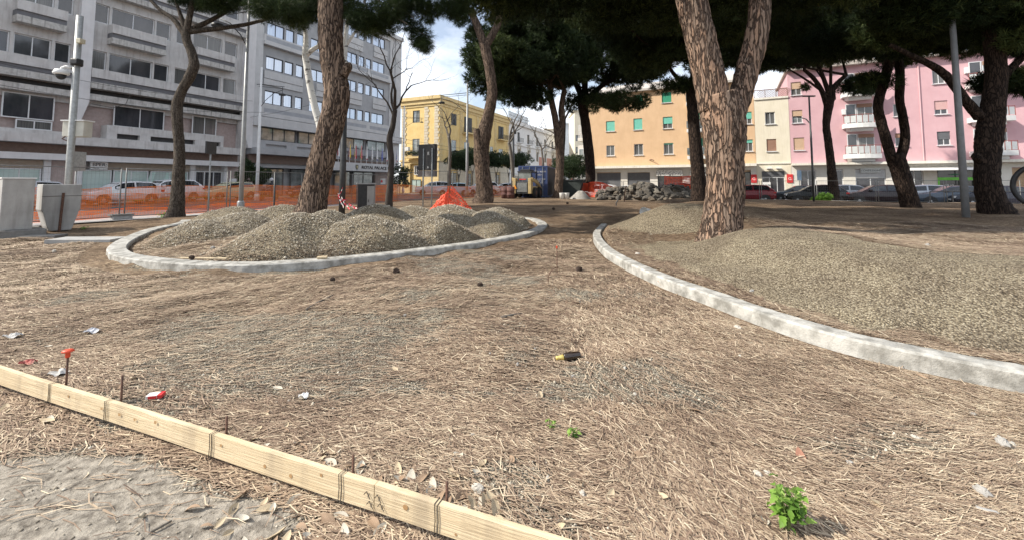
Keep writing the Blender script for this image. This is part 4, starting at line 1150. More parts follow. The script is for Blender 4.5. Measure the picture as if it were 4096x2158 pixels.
# pines along the right
pine('thin dark pine that forks high up, beside the curved white street lamp', (3335, 790), 33,
     [[(3338, 795, 52), (3332, 740, 44), (3322, 640, 36), (3312, 560, 34), (3305, 500, 32), (3315, 420, 42), (3322, 390, 40)],
      [(3308, 430, 24), (3285, 360, 22), (3250, 310, 20), (3215, 280, 14)], [(3322, 395, 26), (3300, 330, 20), (3270, 250, 14)], [(3330, 400, 28), (3335, 350, 24), (3385, 300, 18)]],
     [(3200, 180, 0, 5.0, 4.2, 2.2, 64, 1.05), (3400, 150, 0, 4.0, 3.4, 2.4, 44, 1.0), (3060, 240, 0, 2.2, 2, 1.0, 16, .8), (3430, 350, 0, 1.5, 1.4, .6, 10, .6), (3235, 345, 0, .35, .35, .6, 4, .25), (3250, -30, 0, 6, 5, 2.2, 46, 1.1), ((16.5, 31.0, 11.5), 0, 0, 4.5, 4.5, 1.8, 50, 1.05)], M['shaded_bark'], (0.32, 0.045), 220, 9, seed=9)  # last crown cluster is added to keep the trunk in shade
pine('dark pine whose trunk splits low into a narrow V', (3630, 825), 20,
     [[(3648, 845, 96), (3630, 780, 84), (3605, 700, 82), (3588, 650, 84), (3575, 620, 78)],
      [(3568, 640, 50), (3545, 560, 48), (3522, 480, 46), (3512, 420, 44), (3535, 330, 46), (3562, 220, 44), (3570, 80, 42), (3575, -60, 36)],
      [(3598, 640, 48), (3620, 560, 44), (3612, 470, 40), (3598, 400, 40), (3600, 300, 42), (3588, 160, 38), (3600, -40, 32)]],
     [(3560, 60, 0, 4.6, 4.0, 1.9, 56, .95), (3700, 180, 1, 2.6, 2.2, .9, 24, .75), (3420, 180, 1, 2.2, 2, 1.0, 20, .8), (3500, 330, 0, .7, .6, .3, 7, .4)], M['shaded_bark'], (0.25, 0.032), 230, 9, seed=10)
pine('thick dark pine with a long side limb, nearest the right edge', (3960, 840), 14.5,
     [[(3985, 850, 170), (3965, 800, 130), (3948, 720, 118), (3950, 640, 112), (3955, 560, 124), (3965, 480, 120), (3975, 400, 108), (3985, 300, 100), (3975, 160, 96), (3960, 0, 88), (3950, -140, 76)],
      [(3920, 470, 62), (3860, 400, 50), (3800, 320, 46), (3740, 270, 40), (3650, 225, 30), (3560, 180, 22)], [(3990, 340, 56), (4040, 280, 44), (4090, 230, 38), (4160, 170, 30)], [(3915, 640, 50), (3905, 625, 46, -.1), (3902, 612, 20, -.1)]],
     [(3950, -40, 0, 4.6, 3.8, 1.5, 60, .9), (3700, 110, 1, 2.6, 2.4, .7, 24, .7), (4080, 330, .5, .9, .8, .35, 12, .45), (4090, 150, 0, 1.6, 1.4, .8, 16, .6)], M['shaded_bark'], (0.24, 0.032), 280, 9, seed=11)

# bare and broadleaf street trees
def grow(mb, p, d, L, r, depth, rnd, bend=0.25):
    n = 4; pts, rad = [p], [r]; q, v = p.copy(), d.copy()
    for i in range(n):
        v = (v + Vector((rnd.gauss(0, bend), rnd.gauss(0, bend), rnd.gauss(0.04, bend * .6)))).normalized()
        q = q + v * L / n; pts.append(q.copy()); rad.append(r * (1 - 0.45 * (i + 1) / n))
    mb.tube(pts, rad, 6 if r > .03 else 4, True)
    if depth:
        for k in range(rnd.choice((2, 2, 3))):
            w = (v + Vector((rnd.gauss(0, .6), rnd.gauss(0, .6), rnd.gauss(.15, .35)))).normalized()
            grow(mb, pts[rnd.choice((2, 3, 4, 4))], w, L * rnd.uniform(.55, .85), rad[-1] * .8, depth - 1, rnd, bend)

def bare_tree(label, d, path, m, seed, starts, depth=4, L=1.6, cat='bare tree', name='bare_tree', limbs_=()):
    root = at(path[0][0], path[0][1], d)
    t = thing(name, label, cat, root)
    mb = MB(); P, R = pxpath(path, d, root); P.insert(0, P[0] - Vector((0, 0, .3))); R.insert(0, R[0])
    limb(mb, P, R, 10, .06, 5, seed)
    for q in limbs_:
        P, R = pxpath(q, d, root); limb(mb, P, R, 10, .06, 5, seed + 1)
    mb.build('trunk', m, t, True)
    rnd = random.Random(seed)
    for (px, py, dx, dz, rr, ll) in starts:
        br = MB(); grow(br, at(px, py, d) - root, Vector((dx, rnd.uniform(-.3, .3), dz)).normalized(), ll, rr, depth, rnd)
        br.build('branch', m, t)
    return t
bare_tree('dark crooked bare street tree in front of the hotel sign', 20, [(1555, 815, 34), (1560, 740, 26), (1565, 640, 24), (1558, 560, 26), (1572, 500, 22), (1580, 440, 20)], M['dark_bark'], 21,
          [(1580, 440, .25, 1, .085, 1.9), (1578, 445, -.5, 1, .07, 1.8), (1580, 440, .75, .8, .06, 1.5), (1575, 470, -.2, 1, .05, 1.6)], 4)
bare_tree('slender bare tree with a forked top in front of the yellow palace', 36, [(1796, 760, 17), (1797, 680, 14), (1800, 600, 13), (1795, 545, 12)], M['bare_bark'], 22,
          [(1795, 548, -.5, 1, .09, 1.7), (1797, 545, .8, 1, .08, 1.9)], 4)
bare_tree('pale bare tree leaning beside the dark utility pole', 44, [(2052, 745, 16), (2050, 680, 14), (2042, 600, 12), (2035, 570, 11)], M['bare_bark'], 23,
          [(2037, 575, -.5, 1, .12, 2.6), (2040, 570, .6, 1, .1, 2.6), (2037, 570, .1, 1, .1, 2.4)], 4)
bare_tree('dark bare tree rising behind the two stemmed pine', 40, [(2240, 760, 14), (2250, 650, 13), (2256, 540, 13), (2258, 470, 12)], M['dark_bark'], 24,
          [(2258, 480, .5, 1, .1, 2.4), (2256, 520, -.5, 1, .09, 2.2), (2250, 560, -.8, .8, .09, 2.2), (2258, 470, .1, 1, .08, 2.2), (2252, 610, -.7, .6, .09, 2.0)], 4)
bare_tree('thin bare tree behind the container, near the white palace', 60, [(2175, 760, 9), (2172, 650, 8), (2165, 590, 7)], M['bare_bark'], 27, [(2165, 590, -.4, 1, .1, 2.6), (2168, 600, .5, 1, .09, 2.6)], 4)
bare_tree('white barked poplar with black scars behind the leaning pine', 22,
          [(1295, 700, 40), (1292, 600, 38), (1285, 520, 34), (1262, 440, 32), (1240, 340, 30), (1228, 260, 30), (1222, 220, 28), (1224, 150, 20), (1214, 90, 16), (1200, 20, 12)], M['white_bark'], 25, limbs_=[[(1292, 600, 30), (1306, 520, 30), (1330, 430, 28), (1362, 320, 26), (1378, 220, 24), (1385, 130, 18), (1395, 60, 12)], [(1380, 190, 14), (1420, 130, 11), (1450, 90, 8)]], starts=
          [(1224, 225, .75, 1, .14, 1.6), (1205, 40, -.3, 1, .06, 1.0)], depth=2, cat='poplar tree', name='poplar_tree')

def citrus(px, py, d, r, label, seed):
    c = at(px, py, d); root = Vector((c.x, d, -0.2))
    t = thing('citrus_tree', label, 'citrus tree', root, 0, 'clipped citrus street trees')
    h = c.z + 0.2
    tr = MB(); tr.tube([(0, 0, 0), (.05, 0, h * .35), (0, 0, h * .62)], [.11, .09, .08], 7)
    tr.tube([(0, 0, h * .45), (.4, 0, h * .8)], [.06, .04], 6); tr.tube([(0, 0, h * .45), (-.4, .1, h * .8)], [.06, .04], 6)
    tr.build('trunk', M['bare_bark'], t)
    tufts('crown', ellip_clumps((0, 0, h), r, r, r * .62, 40, r * .36, seed, .8), 90, 7, .16, .09, M['citrus'], t, seed, .8, .1, .5, .7)
citrus(1835, 650, 66, 1.9, 'round clipped citrus tree nearest the black totem sign', 31)
citrus(1890, 628, 70, 2.2, 'tallest round citrus tree below the ironwork balconies of the yellow palace', 32)
citrus(1985, 640, 78, 2.1, 'round citrus tree just past the middle pine trunk', 33)
citrus(2035, 645, 84, 1.9, 'last round citrus tree before the dark utility pole', 34)
citrus(2085, 640, 88, 2.2, 'round citrus tree behind the blue container by the white palace', 35)
citrus(2288, 672, 56, 2.3, 'bushy citrus tree between the container and the orange house', 36)
citrus(2258, 668, 60, 1.9, 'citrus tree half hidden behind the two stemmed pine', 37)
# street shrubs
def shrub(px, py, d, r, label, seed, h=None):
    c = at(px, py, d); t = thing('shrub', label, 'shrub', (c.x, d, 0))
    MB().tube([(0, 0, -.2), (0, 0, c.z)], [.05, .03], 6).build('stem', M['bare_bark'], t)
    tufts('foliage', ellip_clumps((0, 0, c.z), r, r, h or r, 22, r * .38, seed, .9), 60, 7, .14, .07, M['citrus'], t, seed, .9, .1, .5, .7)
shrub(1600, 705, 50, 1.2, 'dark evergreen shrub beside the hotel entrance', 41, 1.3)
shrub(985, 690, 37, .8, 'leafy planter shrub against the hotel window', 42, 1.0)
shrub(1050, 705, 39, .7, 'smaller planter shrub by the rider in front of the hotel window', 43, .8)
# ------------------------------------------------------------------ buildings
LO, LU = Vector((-29.4, 32.3, 0)), Vector((0.416, 0.909, 0))
LRZ = math.atan2(0.909, 0.416)
RO, RU = Vector((14.4, 54.0, 0)), Vector((0.889, -0.458, 0))
RRZ = math.atan2(-0.458, 0.889)
_wc = {}
def pieces(name, boxes, m, parent):
    for b in boxes: MB().box(*b).build(name, m, parent)
def window(parent, x, z, w, h, y, fm='alu', gm='glass', panes=2, shut=None, frac=1.0, tr=0.07, name='window', sill=None, arch=False):
    "frame mesh with its panes (and roller shutter) as sub-parts; origin at the lower left of the opening"
    key = (round(w, 2), round(h, 2), fm, gm, panes, shut, round(frac, 2), tr, sill)
    if key not in _wc:
        f = MB(); d = 0.07
        f.box(0, tr, -d, 0, 0, h); f.box(w - tr, w, -d, 0, 0, h); f.box(tr, w - tr, -d, 0, 0, tr); f.box(tr, w - tr, -d, 0, h - tr, h)
        for k in range(1, panes):
            xx = w * k / panes; f.box(xx - tr * .4, xx + tr * .4, -d * .95, 0, tr, h - tr)
        if sill: f.box(-.08, w + .08, -.30, 0, -.06, -.002)
        g_ = MB().box(tr, w - tr, -.03, -.012, tr, h - tr)
        s = None
        if shut:
            s = MB(); z0 = h - (h - tr) * frac; nz_ = max(3, int((h - z0) / .09))
            for k in range(nz_):
                a = z0 + (h - .02 - z0) * k / nz_; b = z0 + (h - .02 - z0) * (k + 1) / nz_
                s.prism([(-.085, a), (-.10, a + (b - a) * .5), (-.085, b), (-.072, b), (-.072, a)], .02, w - .02, 'x')
        _wc[key] = (f.mesh('window', M[fm]), g_.mesh('pane', M[gm]), s.mesh('shutter', M[shut]) if s else None)
    fm_, gm_, sm_ = _wc[key]
    o = link(name, fm_, parent); o.location = (x, y, z)
    link('pane', gm_, o)
    if sm_: link('shutter', sm_, o)
    return o

def at_plane(px, py, O, U, y=0):
    n = Vector((-U.y, U.x, 0)); o = O + n * y
    d = Vector(ray(px, py)); k = (o.x * n.x + o.y * n.y) / (d.x * n.x + d.y * n.y)
    p = d * k
    return ((p.x - o.x) * U.x + (p.y - o.y) * U.y, CAM_H + p.z)

M['tan_slats'] = mat('tan_slats', (0.33, 0.27, 0.21), (0.4, 0.33, 0.26), 4, 0.7)
# ---- grey office block on the left
t = thing('office_building', 'weathered pale concrete office block with banded ledges and a bank branch on its ground floor', 'building', LO + LU * -13, LRZ)
X = lambda tt: tt + 13.0
rows = [9.72, 13.2, 16.75, 20.2]
bay2 = [(-2.38, -1.5, 1), (-1.36, 1.36, 2), (1.47, 2.5, 1), (2.94, 4.02, 1), (4.22, 6.62, 2), (6.86, 8.0, 1)]
bay1 = [(-4.27, -3.45, 1), (-6.15, -4.42, 2), (-7.3, -6.32, 1), (-8.6, -7.6, 1), (-11.2, -8.8, 2)]
holes = []
for z in rows:
    for a, b, p in bay1 + bay2: holes.append((X(a), X(b), z, z + 1.38))
w = MB(); w.wall(0, 22.1, 8.2, 22.5, holes, 0, .22)
w.box(0, 22.1, .26, 14, 7.0, 22.5); w.box(0, 22.1, .6, 14, -.5, 7.0)
w.build('wall', M['facade_conc'], t)
for ri, z in enumerate(rows):
    for a, b, p in bay1 + bay2:
        cur = 'curtain' if (int(a * 7 + ri * 3) % 4 == 0) else 'glass'
        window(t, X(a), z, b - a, 1.38, .2, 'alu', cur, p)
def band(x0, x1, z0, z1, dep, name='ledge'):
    h = z1 - z0; m_ = MB()
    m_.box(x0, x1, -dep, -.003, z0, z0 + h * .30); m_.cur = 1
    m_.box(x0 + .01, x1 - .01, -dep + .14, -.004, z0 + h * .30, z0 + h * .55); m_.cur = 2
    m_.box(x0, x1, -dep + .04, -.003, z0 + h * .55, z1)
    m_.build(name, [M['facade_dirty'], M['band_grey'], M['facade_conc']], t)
for a, b in ((-13, -3.22), (-2.44, 8.5)):
    band(X(a), X(b), 8.22, 9.66, .55); band(X(a), X(b), 15.25, 16.7, .6)
for a, b in ((-6.3, -3.95), (-11.4, -8.7), (-1.55, 1.92), (4.2, 7.45)):
    band(X(a), X(b), 11.7, 13.15, .75, 'balcony'); band(X(a), X(b), 18.7, 20.15, .75, 'balcony')
pieces('pier', [(X(a), X(b), -.42, -.002, 7.6, 22.5) for a, b in ((-3.2, -2.46), (8.52, 9.55))], M['facade_light'], t)
m_ = MB(); m_.prism([(X(-3.2), 7.6), (X(-2.46), 7.6), (X(-2.46), 7.2), (X(-3.0), 5.2), (X(-3.2), 5.2)], -.42, .58); m_.build('pier', M['facade_light'], t); m_ = MB()
m_.prism([(X(8.52), 7.6), (X(9.55), 7.6), (X(9.55), 4.8), (X(9.2), 4.8), (X(8.52), 7.0)], -.42, .58)
m_.build('pier', M['facade_light'], t)
MB().box(X(-13), X(8.5), -.35, .58, 7.38, 7.82).build('ledge', M['facade_dirty'], t)
m_ = MB(); m_.box(X(-13), X(8.5), .1, .595, 7.83, 8.2); m_.build('painted_shadow_strip', M['black'], t)  # solid black strip, shade of the recess put into its colour
m_ = MB(); m_.box(X(-13), X(8.5), .45, .597, 4.66, 7.37); m_.build('cladding', M['pink_stone'], t)
for a, b in ((-.82, 2.46), (4.55, 6.55), (-9.6, -6.9)): window(t, X(a), 5.7, b - a, 1.6, .25, 'alu', 'curtain' if a > 4 else 'glass', 2)
window(t, X(-6.4), 5.62, 2.4, 1.65, .25, 'alu', 'glass', 2); window(t, X(-5.75), 4.95, 1.7, .62, .25, 'alu', 'curtain', 2)
m_ = MB(); m_.wall(X(-1.4), X(6.85), 4.66, 5.62, [(X(-.8), X(.6), 4.72, 5.1), (X(1.3), X(4.5), 4.72, 5.1), (X(5.4), X(6.6), 4.72, 5.1)], -.45, .3)
m_.box(X(-1.4), X(6.85), -.45, .44, 5.621, 5.68); m_.box(X(-1.4), X(-1.38), -.44, .44, 4.66, 5.62); m_.box(X(6.83), X(6.85), -.44, .44, 4.66, 5.62)
m_.box(X(-6.5), X(-3.6), -.1, .44, 4.66, 4.93); m_.build('spandrel', M['facade_conc'], t)
MB().box(X(-1.3), X(6.75), -.14, -.12, 4.67, 5.2).build('vent_recess', M['black_frame'], t)
MB().box(X(-13), X(8.5), -.85, .597, 4.05, 4.65).build('ledge', M['facade_conc'], t)
MB().box(X(-13), X(8.5), .05, .597, 3.41, 4.04).build('fascia', M['brown_tile'], t)
MB().box(X(-13), X(8.45), -.45, .597, 2.98, 3.40).build('ledge', M['facade_light'], t)
pieces('cladding', [(X(a), X(b), .12, .597, -.5, 2.97) for a, b in ((-13, -8.2), (-4.0, -2.75), (7.6, 9.4))], M['pink_stone'], t)
pieces('pier', [(X(a), X(b), .02, .597, -.5, 2.97) for a, b in ((-4.35, -4.02), (-2.72, -2.45), (4.55, 4.9), (7.35, 7.6))], M['facade_light'], t)
for a, b in ((-8.2, -4.36), (-1.0, 4.54)):
    m_ = MB()
    for k in range(6): m_.box(X(a), X(b), .18 + .012 * (k % 2), .5, 2.42 + k * .09, 2.505 + k * .09)
    m_.build('shutter_box', M['tan_slats'], t)
window(t, X(-8.1), .3, 1.6, 2.1, .3, 'alu', 'teal', 1, name='shop_window'); window(t, X(-6.4), .3, 2.0, 2.1, .3, 'alu', 'glass_green', 2, name='shop_window')
window(t, X(-2.4), .2, 1.7, 2.2, .3, 'alu', 'glass_green', 1, name='shop_window'); window(t, X(-.6), .2, 2.2, 2.2, .3, 'alu', 'glass_green', 2, name='shop_window'); window(t, X(1.75), .2, 2.7, 2.2, .3, 'alu', 'glass_green', 2, name='shop_window')
m_ = MB()
for a in (1.3, 2.4, 3.4): m_.prism([(X(a), .3), (X(a) + .35, .3), (X(a) + .8, 2.3), (X(a) + .45, 2.3)], .262, .268)
m_.build('window_decal', mat('pale_green_decal', (0.5, 0.66, 0.6), None), t)
window(t, X(5.0), 0, 2.3, 2.5, .3, 'alu', 'glass', 3, name='entrance_door', tr=.1)
MB().box(X(-2.0), X(-1.05), -.02, .17, 2.42, 2.96).build('bank_sign', M['white'], t)
text('BPER:', .34, t, (X(-1.52), -.022, 2.66), M['lettering'], 'sign_lettering'); text('Banca', .15, t, (X(-1.72), -.022, 2.48), M['dark_steel'], 'sign_lettering')
m_ = MB().box(X(-4.25), X(-4.0), 0, .015, 1.3, 1.62); m_.build('notice', M['white'], t)
text('NO X', .12, t, (X(-4.12), -.002, 1.42), M['lettering'], 'notice_lettering', .003)
MB().box(X(7.85), X(8.5), .08, .115, 1.55, 1.85).build('plaque', M['white'], t)
cam_ = MB(); cam_.box(X(6.95), X(7.1), .2, .45, 5.3, 5.55); cam_.build('wall_lamp', M['white'], t, bevel=.02)
m_ = MB(); m_.tube([(X(-2.4), -.6, 7.05), (X(-1.2), -.65, 6.95), (X(-.5), -.7, 7.35), (X(-.2), -.5, 8.1)], .02, 5); m_.build('loose_cable', M['wire'], t)

# ---- hotel
t = thing('hotel_building', 'tall grey hotel with blue reflecting windows and a flag lined canopy', 'hotel', LO + LU * 9.56, LRZ)
H0 = 9.56; X = lambda tt: tt - H0
rows = [9.42, 12.95, 16.45, 19.95]
grp = [(10.9, 12.85, 2), (13.0, 14.05, 1), (14.35, 15.3, 1), (16.15, 18.1, 2), (18.6, 19.6, 1), (19.8, 20.8, 1), (21.35, 23.15, 2), (23.4, 24.4, 1), (24.7, 25.65, 1), (25.9, 28.2, 2)]
holes = [(X(a), X(b), z, z + 1.38) for z in rows for a, b, p in grp]
w = MB(); w.wall(0, X(29.2), 8.0, 22.0, holes, 0, .16); w.box(0, X(31.4), .2, 15, 3.0, 22.0); w.box(0, X(31.4), 1.2, 15, -.5, 3.0)
w.build('wall', M['hotel_grey'], t)
for z in rows:
    for a, b, p in grp: window(t, X(a), z, b - a, 1.38, .14, 'black_frame', 'glass_blue', p, tr=.09)
pieces('pier', [(0, X(10.35), -.35, -.002, 4.9, 22.4), (X(29.2), X(31.45), -.12, .198, 3.0, 22.0), (X(30.2), X(31.4), -.3, -.122, 8.0, 22)], M['hotel_light'], t)
m_ = MB()
for z0, z1, dd in ((8.05, 9.36, .5), (15.35, 16.38, .5)):
    m_.box(X(10.36), X(29.2), -dd, -.003, z0, z0 + .34); m_.box(X(10.36), X(29.2), -dd + .1, -.003, z0 + .341, z1)
m_.box(0, X(31.6), -.55, .19, 22.001, 22.5); m_.box(X(10.36), X(29.2), -.2, -.003, 21.45, 22.0)
m_.build('ledge', M['hotel_light'], t)
ig_ = mat('hotel_inset_grey', (0.33, 0.345, 0.37), (0.40, 0.415, 0.44), 2, 0.85)
for z0 in (8.5, 15.8):
    pieces('inset_strip', [(X(a), X(b), -.408, -.402, z0, z0 + .42) for a, b in ((10.6, 17.0), (18.2, 20.9), (21.3, 24.6), (25.2, 28.6))], ig_, t)
for z0 in (11.35, 18.4):
    for a, b in ((10.7, 15.2), (17.0, 20.3), (21.5, 24.0), (26.0, 28.6)):
        pieces('relief_panel', [(X(a), X(b), -.12, -.003, z0, z0 + .62), (X(a), X(b), -.17, -.003, z0 + .66, z0 + 1.42)], M['hotel_light'], t)
MB().box(0, X(31.4), -.6, .19, 7.05, 7.98).build('ledge', M['hotel_light'], t)
for a, b, p in ((10.6, 14.6, 3), (14.9, 17.6, 2), (17.9, 20.6, 2), (21.2, 24.6, 2), (25.2, 28.6, 2)): window(t, X(a), 5.7, b - a, 1.34, .05, 'black_frame', 'glass_mid', p, tr=.1)
m_ = MB(); m_.wall(X(10.36), X(29), 4.9, 5.69, [(X(10.9), X(13.2), 5.0, 5.32), (X(14.4), X(17.6), 5.0, 5.32), (X(19), X(22), 5.0, 5.32)], -.5, .2); m_.box(X(10.36), X(29), -.3, .19, 4.9, 5.69); m_.build('spandrel', M['hotel_grey'], t)
MB().box(0, X(21), -.95, .19, 4.28, 4.89).build('ledge', M['hotel_grey'], t)
MB().box(0, X(31.4), .0, 1.19, 3.42, 4.27).build('fascia', M['brown_tile'], t)
MB().box(0, X(31.4), .3, 1.19, 3.01, 3.41).build('fascia', M['black_frame'], t)
for a, b, p in ((10.5, 14.0, 1), (14.8, 18.0, 1), (18.4, 20.2, 2), (20.8, 23.4, 2), (23.8, 27.4, 2)): window(t, X(a), .1, b - a, 2.9, .95, 'black_frame', 'glass_mid', p, tr=.13, name='lobby_window')
pieces('cladding', [(X(27.6), X(31.4), .7, 1.19, -.5, 3.0), (0, X(10.4), .6, 1.19, -.5, 3.0)], M['pink_stone'], t)
MB().box(X(28.6), X(29.6), .66, .69, 1.3, 2.1).build('notice', M['white'], t)
m_ = MB(); m_.lathe([(.2, .0), (.2, .02)], (X(28.85), .65, 1.7), 16, 'y'); m_.build('prohibition_mark', M['red_paint'], t)
# canopy with the name
t0, zc0 = at_plane(1300, 690, LO, LU, -2.0); t1, zc1 = at_plane(1592, 690, LO, LU, -2.0)
zc0 = (at_plane(1340, 682, LO, LU, -2.0)[1] + at_plane(1590, 690, LO, LU, -2.0)[1]) / 2; zc1 = (at_plane(1340, 647, LO, LU, -2.0)[1] + at_plane(1590, 668, LO, LU, -2.0)[1]) / 2
MB().box(X(t0), X(t1), -2.0, -.002, zc0, zc1 + .1).build('canopy', M['hotel_light'], t, bevel=.02)
a_ = at_plane(1446, 672, LO, LU, -2.0); b_ = at_plane(1590, 672, LO, LU, -2.0)
cap = text('ROYAL PALACE HOTEL', .5, t, (X(a_[0]), -2.025, (zc0 + zc1) / 2 - .13), M['lettering'], 'canopy_lettering', .03, align='LEFT')
bpy.context.view_layer.update()
cap.scale = (max(.3, (b_[0] - a_[0]) / max(cap.dimensions.x, .1)),) + (1.05, 1)
e_ = at_plane(1428, 664, LO, LU, -2.0)
m_ = MB(); q = X(e_[0]); z = (zc0 + zc1) / 2
m_.prism([(q - .22, z + .3), (q + .22, z + .3), (q + .2, z - .1), (q, z - .32), (q - .2, z - .1)], -2.03, -2.003); m_.cur = 1
m_.prism([(q - .13, z + .2), (q + .13, z + .2), (q + .1, z - .06), (q, z - .2), (q - .1, z - .06)], -2.05, -2.031)
m_.build('crest', [M['lettering'], mat('gilded_crest', (0.42, 0.38, 0.2), (0.5, 0.47, 0.3), 8, 0.5)], t)
hotel = t
# flags on the canopy
fl = {k: mat('flag_cloth_' + k, c, None, rough=.8) for k, c in {'red': (.6, .03, .05), 'yellow': (.8, .55, .03), 'white': (.8, .8, .8), 'blue': (.03, .06, .4), 'navy': (.02, .03, .18)}.items()}
def flag(px, py, cols, label):
    tt, z = at_plane(px, py, LO, LU, -1.7)
    n = Vector((-LU.y, LU.x, 0)); p = LO + LU * tt + n * -1.7
    zb = zc1 + .1
    t = thing('flag', label, 'flag', (p.x, p.y, zb), LRZ + .6, 'flags on the hotel canopy')
    MB().tube([(0, 0, 0), (-.05, 0, 2.5)], .025, 6).build('pole', M['white'], t)
    c = MB(); n_ = 6; r = random.Random(px); vs = []
    for i in range(n_ + 1):
        u = i / n_
        for j in range(7):
            v = j / 6
            vs.append((-.04 + u * .5 * (1 - .35 * v), .10 * math.sin(u * 7 + r.random() * .4) * (0.3 + v), 2.4 - v * 1.55 - u * .45))
    c.add(vs, []); 
    for i in range(n_):
        for j in range(6):
            c.f.append((i * 7 + j, (i + 1) * 7 + j, (i + 1) * 7 + j + 1, i * 7 + j + 1)); c.m.append(min(len(cols) - 1, int(i * len(cols) / n_)))
    c.build('cloth', [fl[k] for k in cols], t, True)
for px, cols, lab in [(1353, ['red', 'white', 'navy'], 'drooping red white and blue flag on the hotel canopy, next to the leaning pine'), (1398, ['red', 'yellow', 'red'], 'red yellow and red striped flag, second from the leaning pine'), (1421, ['yellow', 'red', 'red'], 'mostly red flag with yellow edge on the hotel canopy'), (1444, ['yellow', 'red', 'yellow'], 'mostly yellow flag with red stripe on the hotel canopy'),
                      (1466, ['white', 'white', 'red'], 'white flag with red edge on the hotel canopy'), (1488, ['white', 'white', 'white'], 'plain white flag next to the white and red one'), (1508, ['white', 'white', 'blue'], 'white flag with blue edge next to the plain blue flag'), (1528, ['blue', 'blue', 'blue'], 'plain blue flag on the hotel canopy'), (1547, ['navy', 'white', 'red'], 'navy white and red flag just before the dark crooked tree'), (1588, ['blue', 'white', 'red'], 'blue white and red flag at the far canopy corner')]:
    flag(px, 660, cols, lab)

# ---- yellow palace on the corner
YO = Vector((-12.4, 72.0, 0))
t = thing('corner_palace', 'yellow corner palace with dark shutters, stone quoins and ironwork balconies', 'building', YO, LRZ)
rw = [(3.7, 5.3, 11.9, 13.95, 0), (8.2, 10.9, 11.0, 14.0, 1), (15.0, 16.4, 11.6, 14.0, 0), (22.6, 25.0, 11.1, 14.0, 1), (3.8, 5.5, 6.2, 9.2, 1), (8.2, 10.2, 6.2, 9.2, 1), (18.6, 20.2, 6.2, 9.2, 1), (22.8, 25, 6.1, 9.0, 1)]
arch = [(3.0, 6.2, -.3, 3.9), (9, 11.5, -.3, 3.9), (16, 18.6, -.3, 3.9), (21, 23.5, -.3, 3.9)]
w = MB(); w.wall(0, 28, 5.5, 15.2, [h[:4] for h in rw], 0, .2); w.box(.3, 28, .22, 8, -.5, 16.6)
w.build('wall', M['yellow_wall'], t)
w = MB(); w.wall(0, 28, -.5, 5.2, arch, -.05, .3)
for k in range(7): w.box(-.02, 28, -.075, -.051, .5 + k * .62, .53 + k * .62)
w.build('ground_floor', M['cream_stone'], t)
w = MB(); w.box(-.55, 28, -.5, 8.2, 15.9, 16.5); w.box(-.3, 28, -.3, 8.2, 15.2, 15.899); w.box(-.2, 28, -.2, 8.2, 5.2, 5.5); w.box(-.12, 28, -.12, 8.2, 14.75, 15.199)
for a in (.01, 6.6, 12.9, 20.6, 26.8):
    for k in range(19): w.box(a, a + (1.1 if k % 2 else .85), -.07, -.001, 5.55 + k * .485, 5.98 + k * .485)
w.build('stone_trim', M['yellow_trim'], t)
for a, b, c, d, bal in rw:
    window(t, a, c, b - a, d - c, .16, 'alu', 'glass_mid', 2, tr=.12)
    f = MB()
    if c > 10:
        f.box(a - .02, a + (b - a) * .42, -.1, -.04, c, d); f.box(b - (b - a) * .42, b + .02, -.1, -.04, c, d)
        f.build('shutters', M['dark_shutter'], t)
    if bal:
        e = MB(); e.box(a - .7, b + .7, -1.15, -.21 if c > 10 else -.201, c - .3, c - .06); e.build('balcony', M['yellow_trim'], t)
        r = MB()
        for k in range(int((b - a + 1.3) / .16)): r.box(a - .65 + k * .16, a - .62 + k * .16, -1.1, -1.07, c - .05, c + .95)
        for k in range(6):
            for xx in (a - .65, b + .62): r.box(xx, xx + .03, -1.05 + k * .16, -1.02 + k * .16, c - .05, c + .95)
        r.box(a - .67, b + .67, -1.12, -1.05, c + .95, c + 1.0); r.build('railing', M['dark_steel'], t)
for a, b, c, d in arch:
    window(t, a + .3, -.3, b - a - .6, 3.6, .2, 'black_frame', 'glass', 2, tr=.1, name='shop_window')
# side face towards the hotel (local -X)
L = MB(); L.M = Matrix.Rotation(-math.pi / 2, 4, 'Z')
lw = [(-5.6, -4.1, 12.05, 14.2), (-5.6, -4.1, 6.2, 9.2)]
lw = [(-a2, -a1, c, d) for (a1, a2, c, d) in [(4.1, 5.6, 12.05, 14.2), (4.05, 5.6, 6.2, 9.2)]]
L.wall(-8, 0, 5.5, 15.2, lw, 0, .2); L.build('wall', M['yellow_wall'], t)
L = MB(); L.M = Matrix.Rotation(-math.pi / 2, 4, 'Z'); L.wall(-8, 0, -.5, 5.2, [(-6.0, -3.3, -.3, 4.8)], -.05, .25)
L.build('ground_floor', M['yellow_trim'], t)
L = MB(); L.M = Matrix.Rotation(-math.pi / 2, 4, 'Z')
for a in (-3.1, -1.0, -7.9):
    for k in range(19): L.box(a, a + (.95 if k % 2 else .75), -.07, -.001, 5.55 + k * .485, 5.98 + k * .485)
L.build('stone_quoins', M['cream_stone'], t)
for (a, b, c, d) in lw:
    o = window(t, 0, 0, b - a, d - c, 0, 'black_frame' if c > 10 else 'alu', 'glass_mid', 2, tr=.1); o.matrix_local = Matrix.Rotation(-math.pi / 2, 4, 'Z') @ Matrix.Translation((a, .16, c))
o = window(t, 0, 0, 1.0, 1.6, 0, 'alu', 'glass', 2, tr=.1); o.matrix_local = Matrix.Rotation(-math.pi / 2, 4, 'Z') @ Matrix.Translation((-5.2, .14, 2.9))
o = window(t, 0, 0, 2.0, 2.3, 0, 'black_frame', 'glass_green', 2, tr=.1, name='shop_window'); o.matrix_local = Matrix.Rotation(-math.pi / 2, 4, 'Z') @ Matrix.Translation((-5.7, .13, -.2))
